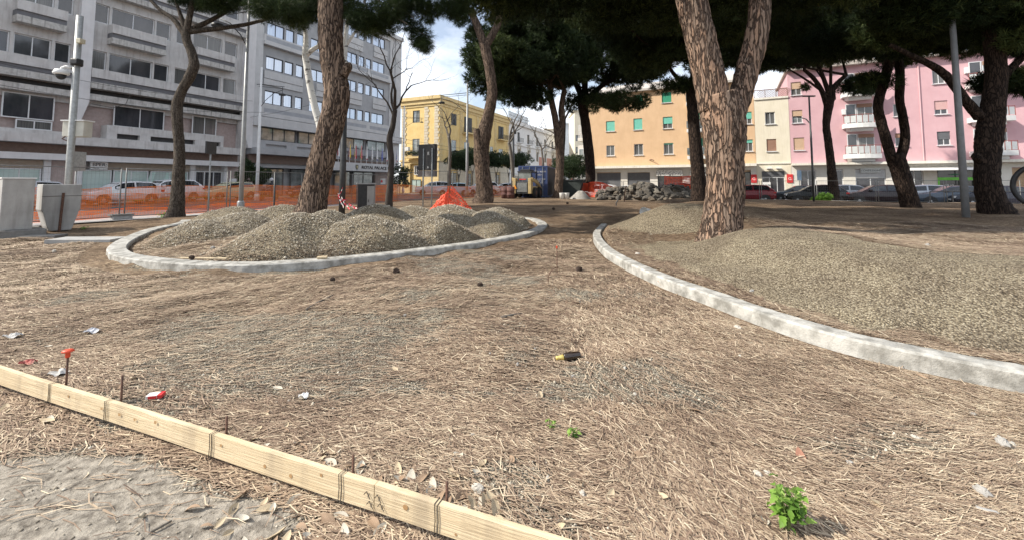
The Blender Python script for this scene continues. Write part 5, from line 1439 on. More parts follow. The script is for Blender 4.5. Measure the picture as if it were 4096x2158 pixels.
e = MB(); e.M = Matrix.Rotation(-math.pi / 2, 4, 'Z'); e.box(-6.6, -3.2, -1.1, -.21, 5.75, 6.05); e.build('balcony', M['yellow_trim'], t)
r = MB(); r.M = e.M
for k in range(21): r.box(-6.55 + k * .16, -6.52 + k * .16, -1.05, -1.02, 6.06, 7.0)
r.box(-6.58, -3.22, -1.07, -1.0, 7.0, 7.05); r.build('railing', M['dark_steel'], t)
m_ = MB(); m_.M = e.M; m_.box(-6.5, -5.8, -.9, -.3, 7.1, 7.75); m_.build('air_conditioner', M['white'], t)
for q in range(4):
    p = Matrix.Rotation(-math.pi / 2, 4, 'Z') @ Vector((-6.1 + q * .8, -.8, 6.6))
    tufts('balcony_plant', [(p.x, p.y, p.z, .42)], 60, 6, .16, .08, M['citrus'], t, 90 + q)
for q, xx in enumerate((3.6, 4.8, 8.6, 9.8)):
    tufts('balcony_plant', [(xx, -.85, 6.9, .5)], 80, 6, .16, .08, M['citrus'], t, 95 + q)

# ---- white palace beyond
t = thing('white_palace', 'long white palace with pointed arch windows and a roof terrace railing', 'building', YO + LU * 28.05, LRZ)
gw = [(5.0 + k * 6.2, 6.7 + k * 6.2, 7.2, 9.9) for k in range(6)]
uw = [(4.9 + k * 6.2, 6.4 + k * 6.2, 11.4, 13.8) for k in range(6)]
w = MB(); w.wall(0, 38, -.5, 15.4, gw + uw, 0, .25); w.box(0, 38, .3, 10, -.5, 16.6); w.box(0, 38, -.5, .299, 15.41, 16.3)
w.box(0, 38, -.25, -.002, 10.55, 10.8); w.box(0, 38, -.2, -.002, 5.8, 6.2)
w.build('wall', M['white_wall'], t)
w = MB()
for k in range(2, 6): w.box(gw[k][1] + .2, gw[k][1] + 4.3, -.02, -.001, 6.3, 8.6)
w.build('brick_panel', M['brick_red'], t)
for a, b, c, d in gw:
    window(t, a, c, b - a, d - c, .2, 'cream_stone', 'glass', 2, tr=.15)
    h = MB(); xm = (a + b) / 2
    for s in (-1, 1):
        h.tube([(xm + s * (b - a) / 2 * 1.15, -.05, d - .6), (xm + s * (b - a) / 2 * .95, -.05, d + .2), (xm, -.05, d + 1.0)], .12, 6)
    h.build('arch_moulding', M['cream_stone'], t)
for k, (a, b, c, d) in enumerate(uw):
    window(t, a, c, b - a, d - c, .2, 'dark_shutter', 'glass', 2, tr=.2)
    e = MB(); e.box(a - .6, b + .6, -.9, -.26, c - .3, c - .08); e.build('balcony', M['white_wall'], t)
    r = MB()
    for q in range(12): r.box(a - .55 + q * .22, a - .52 + q * .22, -.86, -.83, c - .07, c + .9)
    r.box(a - .57, b + .57, -.88, -.82, c + .9, c + .95); r.build('railing', M['dark_steel'], t)
r = MB()
for q in range(40): r.box(1 + q * .3, 1.06 + q * .3, .5, .56, 16.6, 18.3)
for z in (16.7, 17.5, 18.3): r.box(1, 13, .49, .57, z, z + .07)
r.build('terrace_railing', M['dark_steel'], t)
for a in (3, 10, 17, 24, 31):
    window(t, a, -.2, 2.4, 3.6, -.04, 'cream_stone', 'glass', 2, tr=.25, name='shop_window')

# ---- distant houses closing the street
def block(name, label, px0, px1, py_top, d, m, rows_, floors, z0=3.2, fh=3.4, ww=1.1, wh=1.7):
    a, b = at(px0, py_top, d), at(px1, py_top, d)
    t = thing(name, label, 'building', (a.x, d, 0)); W = b.x - a.x
    h = [(W * (k + .5) / rows_ - ww / 2, W * (k + .5) / rows_ + ww / 2, z0 + f * fh, z0 + f * fh + wh) for k in range(rows_) for f in range(floors)]
    w = MB(); w.wall(0, W, -1, a.z, h, 0, .2); w.box(0, W, .25, 12, -1, a.z); w.box(-.3, W + .3, -.3, 12, a.z + .001, a.z + .5); w.build('wall', m, t)
    for q in h: window(t, q[0], q[2], q[1] - q[0], q[3] - q[2], .18, 'dark_shutter', 'glass_mid', 2, tr=.14)
    return t
block('bay_window_house', 'pale blue grey house with bay windows far down the street', 2238, 2312, 497, 150, mat('pale_blue_plaster', (0.55, 0.60, 0.63), (0.65, 0.69, 0.71), 1, .9), 3, 3)
block('pale_house', 'small pale yellow house far behind the white palace and bare branches', 2180, 2265, 520, 175, M['cream_wall'], 3, 3)
block('far_cream_house', 'tall cream house just behind the side of the orange house', 2298, 2345, 448, 120, M['cream_wall'], 2, 4)

# ---- orange, cream and pink houses on the right
def row_house(name, label, ta, tb, h, m, wins, depth=11):
    t = thing(name, label, 'building', RO + RU * ta, RRZ); W = tb - ta
    hs = [(a - ta, b - ta, c, d) for a, b, c, d, *_ in wins]
    w = MB(); w.wall(0, W, 3.3, h, hs, 0, .2); w.box(0, W, .24, depth, -1, h); w.build('wall', m, t)
    for a, b, c, d, fm, gm, sh, fr in wins:
        window(t, a - ta, c, b - a, d - c, .17, fm, gm, 2, sh, fr, sill=True)
    return t, (lambda x: x - ta)
C_ = lambda t0: t0
ow = [(-2.4, -.9 - .35, 8.15, 9.5, 'alu', 'curtain', 'green_shutter', 1.0), (1.12, 2.2, 8.15, 9.6, 'alu', 'curtain', 'green_shutter', 1.0), (4.66, 5.78, 8.1, 9.55, 'alu', 'curtain', 'green_shutter', .62),
      (-2.4, -1.33, 4.97, 6.33, 'alu', 'curtain', None, 1), (1.13, 2.25, 4.95, 6.37, 'alu', 'curtain', None, 1), (4.7, 5.8, 4.95, 6.33, 'alu', 'curtain', 'green_shutter', .12),
      (1.3, 2.3, 11.3, 12.6, 'alu', 'curtain', 'deep_green_shutter', 1.0), (4.6, 5.72, 11.3, 12.62, 'alu', 'curtain', 'deep_green_shutter', 1.0), (-2.4, -1.3, 11.3, 12.6, 'alu', 'curtain', 'deep_green_shutter', 1.0),
      (13.3, 14.2, 5.0, 6.35, 'alu', 'curtain', 'green_shutter', .3), (13.3, 14.2, 8.1, 9.5, 'alu', 'curtain', 'green_shutter', .6)]
t, X = row_house('apartment_house', 'orange apartment house with green roller shutters and grey garage shutters', -5.0, 14.45, 13.0, M['orange_wall'], ow)
m_ = MB(); m_.box(X(-5.4), X(14.4), -.5, 11.2, 13.001, 13.25); m_.prism([(-.5, 13.251), (5, 15.2), (11, 13.251)], X(-5.4), X(14.4), 'x'); m_.build('roof', M['roof_tile'], t)
m_ = MB(); m_.box(X(-5.6), X(14.45), -.95, .23, 3.32, 3.62); m_.build('ledge', M['ledge_cream'], t)
m_ = MB(); m_.wall(X(-5.0), X(14.45), -1, 3.3, [(X(-3.7), X(-.6), -1, 2.85), (X(.25), X(3.0), -1, 2.8), (X(3.9), X(6.7), -1, 2.8), (X(7.7), X(9.6), -1, 2.8), (X(12.6), X(13.9), -1, 2.9)], .0, .23); m_.build('pier', M['tile_white'], t)
m_ = MB()
for a, b in ((-3.7, -.6), (.25, 3.0)):
    for k in range(26): m_.prism([(.12, -.5 + k * .125), (.09, -.44 + k * .125), (.12, -.38 + k * .125), (.2, -.38 + k * .125), (.2, -.5 + k * .125)], X(a) + .01, X(b) - .01, 'x')
m_.build('garage_shutter', M['grey_shutter'], t)
for a, b in ((3.9, 6.7), (7.7, 9.6), (12.6, 13.9)): window(t, X(a), -.6, b - a, 3.3, .18, 'black_frame', 'glass', 2, tr=.1, name='shop_window')
m_ = MB(); m_.box(X(3.8), X(6.8), -.35, -.03, 2.35, 3.0); m_.box(X(7.6), X(9.7), -.35, -.03, 2.35, 3.0); m_.build('awning_fringe', mat('speckled_awning', (0.75, 0.74, 0.70), (0.08, 0.08, 0.08), 9, .8, lo=.52, hi=.56), t)
MB().box(X(6.85), X(7.55), -.05, -.005, .6, 2.3).build('notice_board', M['white'], t)
MB().tube([(X(3.0), -.02, 4.3), (X(3.3), -.3, 4.35), (X(3.6), -.4, 4.2)], .06, 6).build('vent_pipe', M['rust'], t)
for z in (4.6, 7.75, 10.9):
    m_ = MB(); m_.box(X(7.45), X(9.4), -1.25, -.002, z - .35, z); m_.cur = 1; m_.box(X(7.45), X(9.4), -1.25, -1.2, z + .15, z + .95); m_.box(X(7.46), X(7.5), -1.19, -.01, z + .15, z + .95); m_.box(X(9.35), X(9.39), -1.19, -.01, z + .15, z + .95)
    m_.build('balcony', [M['white'], M['glass_mid']], t)
    window(t, X(7.9), z + .05, 1.2, 2.1, -.02, 'alu', 'glass', 2, 'deep_green_shutter', .45)
s_ = MB(); s_.M = Matrix.Translation((0, 0, 0)); s_.box(-1.6, -.002, 1.0, 6.5, 3.6, 6.6); s_.box(-1.6, -.002, 1.0, 6.5, 7.2, 7.6); s_.build('bay', M['tile_white'], t)
o = window(t, -1.4, 4.5, 1.2, 1.6, .97, 'alu', 'glass_mid', 2)
r = MB()
for k in range(9): r.box(-1.5 + k * .16, -1.46 + k * .16, 1.05, 1.09, 7.6, 9.4)
for k in range(8): r.box(-1.55, -.1, 1.05, 1.09, 7.6 + k * .25, 7.65 + k * .25)
r.build('lattice_screen', M['white'], t)

cw = [(15.48, 16.42, 7.95, 9.3, 'alu', 'curtain', None, 1), (15.52, 16.45, 4.92, 6.3, 'alu', 'curtain', 'brown_shutter', 1.0)]
t, X = row_house('cream_house', 'narrow cream house with a lattice railing on its roof terrace', 14.47, 17.72, 10.75, M['cream_wall'], cw)
m_ = MB(); m_.box(X(14.47), X(17.72), -.12, 11, 10.751, 10.95); m_.box(X(14.47), X(17.7), -.1, .23, 3.55, 3.68); m_.build('ledge', M['ledge_cream'], t)
r = MB()
for k in range(21):
    a = X(14.5) + k * .15; r.tube([(a, 0, 10.96), (a + .6, 0, 11.8)], .018, 4); r.tube([(a + .6, .02, 10.96), (a, .02, 11.8)], .018, 4)
for k in range(4): r.box(X(14.5) + k * 1.04, X(14.55) + k * 1.04, -.03, .03, 10.951, 11.9)
r.box(X(14.47), X(17.7), -.03, .03, 11.8, 11.88); r.build('lattice_railing', mat('brown_lattice', (0.22, 0.12, 0.09), None), t)
m_ = MB(); m_.wall(X(14.47), X(17.72), -1, 3.3, [(X(14.95), X(17.1), -1, 2.75)], 0, .23); m_.build('pier', M['cream_wall'], t)
m_ = MB()
for k in range(5): m_.box(X(14.95), X(17.1), .08 + .01 * (k % 2), .2, 2.15 + k * .12, 2.26 + k * .12)
m_.build('shutter_box', M['grey_shutter'], t)
window(t, X(14.95), -.8, 2.15, 2.9, .2, 'alu', 'glass', 3, tr=.08, name='shop_window')
MB().box(X(15.0), X(15.75), .0, .03, .95, 1.55).build('shop_sign', M['white'], t); text('BALDI', .26, t, (X(15.37), -.02, 1.12), M['lettering'], 'sign_lettering', .01)
for a in (15.4, 16.3): MB().box(X(a), X(a) + .5, -.45, -.01, 3.02, 3.1).build('wall_lamp', M['white'], t)
for a in (14.52 - .62, 17.28):
    m_ = MB().box(X(a), X(a) + .55, -.08, -.004, 1.5, 2.4); m_.build('red_sign', M['red_paint'], t); text('G', .42, t, (X(a) + .27, -.083, 1.78), M['white'], 'sign_lettering', .005)

pw = [(18.0, 18.95, 7.9, 9.32, 'alu', 'glass_mid', 'tan_shutter', .5), (18.03, 19.0, 4.95, 6.33, 'alu', 'curtain', 'tan_shutter', 1.0), (18.0, 18.95, 10.95, 12.4, 'alu', 'curtain', 'tan_shutter', .55),
      (26.45, 27.4, 8.02, 9.3, 'alu', 'curtain', None, 1), (26.48, 27.42, 5.05, 6.35, 'alu', 'glass', 'brown_shutter', .35), (29.5, 30.45, 8.0, 9.32, 'alu', 'glass', 'pink_shutter', .68), (29.56, 30.5, 5.03, 6.35, 'alu', 'glass', 'grey_shutter', .6), (29.5, 30.4, 10.97, 12.3, 'alu', 'curtain', None, 1),
      (36.5, 37.5, 5.0, 6.3, 'alu', 'glass', None, 1), (36.5, 37.5, 8.0, 9.3, 'alu', 'glass', None, 1)]
t, X = row_house('pink_apartment_house', 'long pink apartment house with white balconies above shopfronts', 17.74, 44.0, 13.6, M['pink_wall'], pw)
m_ = MB(); m_.box(X(17.74), X(20.2), -.3, -.002, 3.6, 12.4); m_.build('projecting_bay', M['pink_wall'], t) if False else None
m_ = MB(); m_.box(X(17.5), X(44), -.6, 11.2, 13.601, 13.85); m_.prism([(X(17.6), 13.851), (X(21.5), 16.2), (X(25.5), 13.851)], -.3, 11); m_.build('roof', M['roof_tile'], t)
m_ = MB(); m_.box(X(17.74), X(44), -.85, .23, 3.31, 3.55); m_.build('ledge', M['ledge_cream'], t)
sh = [(18.5, 19.9), (21.0, 22.2), (23.2, 25.6), (27.1, 28.4), (29.4, 32.0), (34.4, 35.2)]
m_ = MB(); m_.wall(X(17.74), X(44), -1, 3.3, [(X(a), X(b), -1, 2.85) for a, b in sh], 0, .23); m_.build('pier', M['tile_white'], t)
for i, (a, b) in enumerate(sh[:5]): window(t, X(a), -.7, b - a, 3.5, .2, 'alu' if i != 4 else 'black_frame', 'glass', 2, tr=.09, name='shop_window')
m_ = MB()
for k in range(26): m_.box(X(34.4), X(35.2), .05 + .03 * (k % 2), .2, -.6 + k * .13, -.48 + k * .13)
m_.build('louvre_door', mat('brown_louvre', (0.42, 0.28, 0.17), (0.5, 0.35, 0.22), 3, .7), t)
m_ = MB()
for k in range(6): m_.box(X(23.2), X(25.6), .05 + .02 * (k % 2), .19, 1.95 + k * .14, 2.08 + k * .14)
m_.build('shutter_box', mat('pale_shutter', (0.5, 0.5, 0.5), (0.6, 0.6, 0.6), 3, .6), t)
MB().box(X(23.6), X(25.2), -.12, -.004, 2.5, 2.95).build('shop_sign', mat('grey_sign', (0.62, 0.64, 0.62), (0.7, 0.72, 0.7), 3), t)
text('CONFEZIONI', .26, t, (X(24.4), -.125, 2.62), M['lettering'], 'sign_lettering', .006)
m_ = MB(); m_.prism([(-.03, 2.98), (-1.6, 2.72), (-1.6, 2.62), (-.03, 2.9)], X(27.0), X(32.4), 'x'); m_.build('awning', M['white'], t)
gm_ = mat('lime_green_paint', (0.16, 0.62, 0.05), (0.2, 0.68, 0.08), 3, .4)
m_ = MB(); m_.box(X(29.5), X(31.9), -.06, .12, 1.72, 1.98); m_.box(X(29.4), X(29.52), -.06, .12, -.7, 1.98); m_.box(X(30.95), X(31.15), -.06, .12, -.7, 1.719); m_.box(X(31.88), X(32.0), -.06, .12, -.7, 1.98); m_.build('green_shop_frame', gm_, t)
text('copisteria', .22, t, (X(30.7), -.03, 2.2), mat('green_lettering', (0.08, 0.4, 0.2), None), 'sign_lettering', .01)
text('2810', .34, t, (X(30.2), .1, 1.1), M['white'], 'sign_lettering', .01)
for a, b in ((22.3, 25.15), (31.7, 34.5)):
    for z in (4.0, 7.1, 10.3):
        m_ = MB(); n_ = 6; L_ = b - a
        front = [(X(a) + L_ * k / n_, -1.0 - .35 * math.sin(math.pi * k / n_)) for k in range(n_ + 1)]
        poly = [(X(a), -.003)] + front + [(X(b), -.003)]
        m_.prism(poly, z - .1, z + .35, 'z')
        m_.prism([(X(a) + .3, -.003), (X(a) + .5, -.8), (X(b) - .5, -.8), (X(b) - .3, -.003)], z - .4, z - .101, 'z')
        m_.build('balcony', M['white'], t)
        g_ = MB()
        for (x0_, y0_), (x1_, y1_) in zip(front, front[1:]):
            g_.add([(x0_ + .03, y0_ + .03, z + .42), (x1_ - .03, y1_ + .03, z + .42), (x1_ - .03, y1_ + .03, z + 1.1), (x0_ + .03, y0_ + .03, z + 1.1), (x0_ + .03, y0_ + .05, z + .42), (x1_ - .03, y1_ + .05, z + .42), (x1_ - .03, y1_ + .05, z + 1.1), (x0_ + .03, y0_ + .05, z + 1.1)],
                   [(0, 1, 2, 3), (7, 6, 5, 4), (3, 2, 6, 7), (0, 4, 5, 1)])
        g_.build('balcony_panel', mat('frosted_panel', (0.5, 0.52, 0.52), (0.6, 0.62, 0.62), 2, .2, coord='Object') if 'fp' not in M else M['fp'], t)
        r = MB()
        for x0_, y0_ in front: r.box(x0_ - .02, x0_ + .02, y0_ + .02, y0_ + .06, z + .351, z + 1.2)
        for (x0_, y0_), (x1_, y1_) in zip(front, front[1:]): r.tube([(x0_, y0_ + .04, z + 1.2), (x1_, y1_ + .04, z + 1.2)], .025, 5)
        r.build('railing', mat('red_brown_rail', (0.3, 0.09, 0.07), None), t)
        window(t, X(a) + .35, z + .36, .85, 2.1, -.02, 'alu', 'glass', 1); window(t, X(a) + 1.25, z + .36, 1.3, 2.1, -.02, 'alu', 'curtain', 2, 'brown_shutter', .2)
        ac = MB(); ac.box(X(b) - .75, X(b) - .1, -.42, -.03, z + .45, z + 1.0) if z < 5 else ac.box(X(a) - .02 + .04, X(a) + .3, -.4, -.03, z + 1.4, z + 1.95)
        ac.build('air_conditioner', M['white'], t)
MB().tube([(X(28.5), -.05, 3.6), (X(28.5), -.05, 13.5)], .05, 8).build('downpipe', mat('pink_pipe', (0.66, 0.42, 0.44), None), t)
# ------------------------------------------------------------------ streets
FLV = lambda s, off=0.0: Vector((FL0[0] + FLU[0] * s - FLU[1] * off, FL0[1] + FLU[1] * s + FLU[0] * off, 0))   # off > 0: towards the hotel
FRV = lambda s, off=0.0: Vector((FR0[0] + FRU[0] * s - FRU[1] * off, FR0[1] + FRU[1] * s + FRU[0] * off, 0))   # off > 0: towards the pink house
def sheet(name, pts, dz, m, label):
    "flat strip draped on the terrain: pts = rows of (left, right)"
    rows_ = []
    for a, b in pts: rows_.append([a.lerp(b, k / 8) for k in range(9)])
    vs = [(p.x, p.y, float(terrain(p.x, p.y)) + dz) for r in rows_ for p in r]
    mb = MB().add(vs, [(9 * i + k, 9 * i + k + 1, 9 * i + 10 + k, 9 * i + 9 + k) for i in range(len(rows_) - 1) for k in range(8)])
    o = mb.build(name, m)
    me = o.data
    if me.polygons[0].normal.z < 0: me.flip_normals()
    return tag(o, label, name, kind='structure')
sheet('road', [(FLV(s, 1.4), FLV(s, 15.8)) for s in (-25, -10, 0, 10, 20, 30, 45, 70, 110)], .012, M['asphalt'], 'asphalt street in front of the hotel')
sheet('pavement', [(FLV(s, -.75), FLV(s, 1.4)) for s in (-25, -10, 0, 5, 10, 15, 20, 30)], .035, M['paving'], 'grey pavement strip along the street fence')
sheet('pavement', [(FLV(s, 15.8), FLV(s, 21)) for s in (-25, -10, 0, 10, 20, 30, 45, 70, 110)], .05, M['paving'], 'pavement in front of the office block and hotel')
sheet('road', [(FRV(s, 1.2), FRV(s, 7.5)) for s in (-24, -15, -8, 0, 8, 16, 30)], .02, M['asphalt'], 'street with parked cars in front of the pink house')
sheet('pavement', [(FRV(s, 7.5), FRV(s, 11)) for s in (-24, -15, -8, 0, 8, 16, 30)], .08, M['paving'], 'pavement in front of the shops')

# ------------------------------------------------------------------ fences and nets
def fence(p0, p1, zt, label, wt=.0015):
    d = (p1 - p0); L = d.length; a = math.atan2(d.y, d.x); z0 = float(terrain(p0.x, p0.y)); z1 = float(terrain(p1.x, p1.y)); zb = (z0 + z1) / 2
    t = thing('mesh_fence_panel', label, 'fence', (p0.x, p0.y, zb), a, 'temporary mesh fence panels')
    h = zt
    for x in (0.02, L - .02):
        MB().tube([(x, 0, -.05), (x, 0, h)], .024, 8).build('post', M['fence_steel'], t, True)
    MB().tube([(0, 0, h - .02), (L, 0, h - .02)], .018, 6).build('rail', M['fence_steel'], t, True); MB().tube([(0, 0, .14), (L, 0, .14)], .018, 6).build('rail', M['fence_steel'], t, True)
    m_ = MB(); n = max(4, int(L / .11))
    for k in range(1, n): m_.box(L * k / n - wt, L * k / n + wt, -wt, wt, .14, h - .03)
    for k in range(1, 9): m_.box(.03, L - .03, .003, .003 + wt * 2, .14 + (h - .17) * k / 9, .14 + wt * 2 + (h - .17) * k / 9)
    m_.build('wire_mesh', M['fence_steel'], t)
    return t
splits = [-8.5, -4.3, -.12, 3.9, 8.0, 12.2, 16.3]
fl_labels = ['street fence panel at the left edge of the view', 'street fence panel behind the two concrete bases', 'street fence panel holding orange net between concrete foot and crooked pine', 'street fence panel beyond the crooked pine', 'street fence panel behind the leaning pine', 'street fence panel beside the dark cabinet']
for a, b, lab in zip(splits, splits[1:], fl_labels): fence(FLV(a + .06), FLV(b - .06), 2.0, 'galvanised wire ' + lab)
pts = [at(1405, 840, 28.5), at(1560, 840, 30), at(1690, 830, 30.5), at(1810, 815, 32), at(1905, 805, 34), at(2045, 800, 37), at(2160, 790, 41)]
for i, (a, b) in enumerate(zip(pts, pts[1:])):
    fence(Vector((a.x, a.y, 0)), Vector((b.x, b.y, 0)), 2.05, 'wire fence panel ' + ['between the dark cabinet and the dark crooked tree', 'behind the dark crooked tree, facing the yellow palace', 'behind the black totem sign', 'behind the crumpled orange netting', 'just past the middle pine', 'behind the rusty barrels'][i])
rs = [-20.5, -16.8, -13.2, -9.6, -6.0, -2.4, 1.2, 4.8, 8.4]
for i, (a, b) in enumerate(zip(rs, rs[1:])):
    fence(FRV(a + .05), FRV(b - .05), 1.62, 'wire fence panel ' + ['left of the rubble heap by the broad pine', 'behind the left part of the rubble heap', 'behind the right part of the rubble heap', 'behind the forked pine', 'in front of the dark red car', 'in front of the black car by the dark lamp post', 'in front of the blue saloon car', 'behind the grey lamp post at the right'][i], .0008)
c = FLV(-.12)
t = thing('fence_foot', 'rough concrete foot block under the fence posts near the crooked pine', 'fence foot', (c.x, c.y, 0.02), math.atan2(.917, .4))
MB().box(-.3, .3, -.13, .13, 0, .16).build('block', M['grey_concrete'], t, bevel=.02); MB().box(-.36, .34, -.16, .15, .161, .22).build('cap_slab', M['dark_concrete'], t, bevel=.01)
c = FRV(-1.2)
for s, lab in ((-5.9, 'small white fence foot by the dark red car'), (-2.45, 'white fence foot below the curved white street lamp')):
    c = FRV(s, -.1); o = MB().lathe([(.24, 0), (.22, .12), (.12, .2), (.03, .22)], n=12).build('fence_foot', M['white'], None, True); o.location = (c.x, c.y, float(terrain(c.x, c.y)) - .02); tag(o, lab, 'fence foot')

def net(name, P, zb, zt, m, label, cell=.055, wv=.010, wh=.014, wav=.05, sag=.04, seed=1, band=None, cat='netting', parent=None):
    "plastic safety net: strips along a path, between two heights per path point"
    r = np.random.default_rng(seed); mb = MB()
    Q, S = smooth_path([(p.x, p.y, 0) for p in P], list(range(len(P))), 8)
    seg = [0.0]
    for a, b in zip(Q, Q[1:]): seg.append(seg[-1] + (b - a).length)
    tot = seg[-1]; ph = r.uniform(0, 6, 4)
    def pt(u, v):
        u = min(max(u, 0), tot); i = max(0, min(len(seg) - 2, int(np.searchsorted(seg, u)) - 1)); f = (u - seg[i]) / max(1e-6, seg[i + 1] - seg[i])
        q = Q[i].lerp(Q[i + 1], f); s = S[i] * (1 - f) + S[i + 1] * f; k = min(len(P) - 2, int(s)); g_ = s - k
        b = zb[k] * (1 - g_) + zb[k + 1] * g_; tp = zt[k] * (1 - g_) + zt[k + 1] * g_
        n = Vector((-(Q[i + 1] - Q[i]).y, (Q[i + 1] - Q[i]).x, 0)).normalized()
        off = wav * (math.sin(u * 2.1 + ph[0] + v * 2) + .6 * math.sin(u * 5.3 + ph[1] - 3 * v))
        return q + n * off + Vector((0, 0, b + (tp - b) * v + sag * math.sin(u * 1.7 + ph[2]) * (.4 + .6 * v)))
    H = max(np.array(zt) - np.array(zb)); nh = max(3, int(H / cell)); nvv = int(tot / cell); st = max(6, int(tot / .28))
    for k in range(nh + 1):
        v = k / nh; mb.cur = 1 if (band and abs(v - band) < .035) else 0
        w2 = wh * (1.8 if k in (0, nh) else 1)
        vs = []
        for j in range(st + 1):
            p = pt(tot * j / st, v); vs += [p + Vector((0, 0, w2 / 2)), p - Vector((0, 0, w2 / 2))]
        mb.add(vs, [(2 * j, 2 * j + 1, 2 * j + 3, 2 * j + 2) for j in range(st)])
    mb.cur = 0
    for k in range(nvv + 1):
        u = tot * k / nvv; vs = []
        for j in range(5):
            a = pt(u, j / 4); d = (pt(min(u + .05, tot), j / 4) - pt(max(u - .05, 0), j / 4)).normalized() * wv * .5
            vs += [a - d, a + d]
        mb.add(vs, [(2 * j, 2 * j + 1, 2 * j + 3, 2 * j + 2) for j in range(4)])
    o = mb.build(name, [m, M['yellow_net']], parent)
    return tag(o, label, cat) if not parent else o
A = [FLV(-8.4, .12), FLV(-4, .2), FLV(-.4, .14)]
net('safety_net', A, [.1, .1, .35], [1.15, 1.18, 1.28], M['net'], 'orange safety net hanging behind the concrete bases up to the fence foot', seed=2, sag=.06)
A = [FLV(0, .1), FLV(4, .14), FLV(8, .12), FLV(12, .15), FLV(16.2, .12)]
net('safety_net', A, [.3, .35, .25, .1, .1], [1.27, 1.3, 1.28, 1.25, 1.25], M['net'], 'long orange net with a yellow band, hung on the fence past the crooked pine', seed=3, band=.45, sag=.03)
A = [FLV(-8, .7), FLV(0, .8), FLV(8, .75), FLV(16, .8)]
net('safety_net', A, [.07, .07, .07, .07], [.42, .38, .4, .45], M['net'], 'orange net trailing low over the pavement behind the street fence', seed=4, cell=.06)
A = [FLV(-9, 11), FLV(2, 11.2), FLV(14, 11), FLV(30, 11.2)]
net('safety_net', A, [.05] * 4, [.7, .75, .8, .9], M['net'], 'orange safety net standing in the street in front of the parked cars by the hotel', seed=5, cell=.1, wv=.014, wh=.022)
A = [Vector((p.x, p.y + .15, 0)) for p in pts]
net('safety_net', A, [.15, .15, .15, .2, .2, .25, .3], [1.25, 1.3, 1.2, 1.15, 1.2, 1.2, 1.2], M['net'], 'orange safety net along the fence in front of the yellow palace', seed=6, band=.5, cell=.07, wv=.014, wh=.02)
# crumpled orange heap
c = at(1790, 815, 15.5); mb = MB(); r = random.Random(4); n1, n2 = 30, 22; V = []
for i in range(n1 + 1):
    for j in range(n2 + 1):
        a = i / n1 * 2 * math.pi; q = j / n2
        fold = 1 + .3 * math.sin(5 * a + q * 4) + .18 * math.sin(9 * a) + r.uniform(-.1, .1)
        R = (.03 + .72 * q ** .9) * fold; px_ = .16 * (1 - q) * math.sin(a)
        V.append(Vector((R * math.cos(a) * 1.4 + .05, R * math.sin(a) * .7, .86 * (1 - q) ** 1.2 * (1 + .3 * math.sin(3 * a + 1) + .12 * math.sin(7 * a + 9 * q)) + r.uniform(-.03, .03))))
for i in range(n1):
    for j in range(n2):
        a, b, c2, d2 = V[i * (n2 + 1) + j], V[(i + 1) * (n2 + 1) + j], V[(i + 1) * (n2 + 1) + j + 1], V[i * (n2 + 1) + j + 1]
        m_ = (a + b + c2 + d2) / 4
        for p, q in ((a, b), (b, c2), (c2, d2), (d2, a)):
            e, f = p.lerp(m_, .36), q.lerp(m_, .36)
            mb.add([p, q, f, e], [(0, 1, 2, 3)])
o = mb.build('crumpled_net', M['red_net']); o.location = (c.x, c.y, float(terrain(c.x, c.y)) + .02); tag(o, 'crumpled heap of bright orange safety netting in front of the middle pine', 'netting')

# ------------------------------------------------------------------ poles, lamps and signs
def zat(p): return float(terrain(p.x, p.y))
def tall_pole(name, label, cat, base, top_, d, r0, r1, m, z=None, build=None):
    p = at(base[0], base[1], d); z = zat(p) if z is None else z
    t = thing(name, label, cat, (p.x, p.y, z))
    h = at(base[0], top_, d).z - z
    MB().tube([(0, 0, -.3), (0, 0, h * .3), (0, 0, h)], [r0, r0 * .95, r1], 14).build('pole', m, t, True)
    return t, h, p
t, h, p = tall_pole('camera_pole', 'thick galvanised pole carrying a dome camera and a grey box at the left', 'pole', (272, 760), 65, 13.2, .095, .088, M['galv'])
sc = 13.2 / F_PX
zz = lambda py: at(272, py, 13.2).z - zat(p)
MB().lathe([(.135, zz(265)), (.15, zz(262)), (.15, zz(240)), (.135, zz(238))], n=16).build('clamp', M['black'], t)
m_ = MB(); m_.box(-.02, .2, -.2, .0, zz(262), zz(242)); m_.build('floodlight', M['black'], t, bevel=.02)
MB().box(.08, .22, -.16, .02, zz(178), zz(160)).build('small_box', mat('cream_plastic', (.6, .56, .42), None, rough=.5), t, bevel=.01)
m_ = MB(); m_.tube([(-.1, -.05, zz(275)), (-.25, -.08, zz(270)), (-.34, -.1, zz(276)), (-.36, -.1, zz(290))], .045, 8); m_.build('camera_arm', M['white'], t, True)
m_ = MB(); m_.lathe([(.06, .22), (.15, .2), (.2, .1), (.19, .06), (.17, .04)], (-.36, -.1, zz(308)), 18); m_.build('camera_housing', M['white'], t, True)
m_ = MB(); m_.lathe([(.13, .05), (.12, -.02), (.07, -.08), (.01, -.1)], (-.36, -.1, zz(310)), 16); m_.build('camera_dome', M['black'], t, True)
m_ = MB(); m_.box(-.34, .33, .02, .32, zz(547), zz(484)); m_.build('equipment_box', mat('beige_steel', (.5, .49, .43), (.58, .57, .5), 4), t, bevel=.02); MB().box(-.37, .36, -.02, .35, zz(485) + .001, zz(480)).build('box_roof', M['white'], t)
m_ = MB(); m_.tube([(-.05, -.14, zz(548)), (-.12, -.16, zz(558)), (0, -.15, zz(565))], .02, 6); m_.build('cable', M['rust'], t)

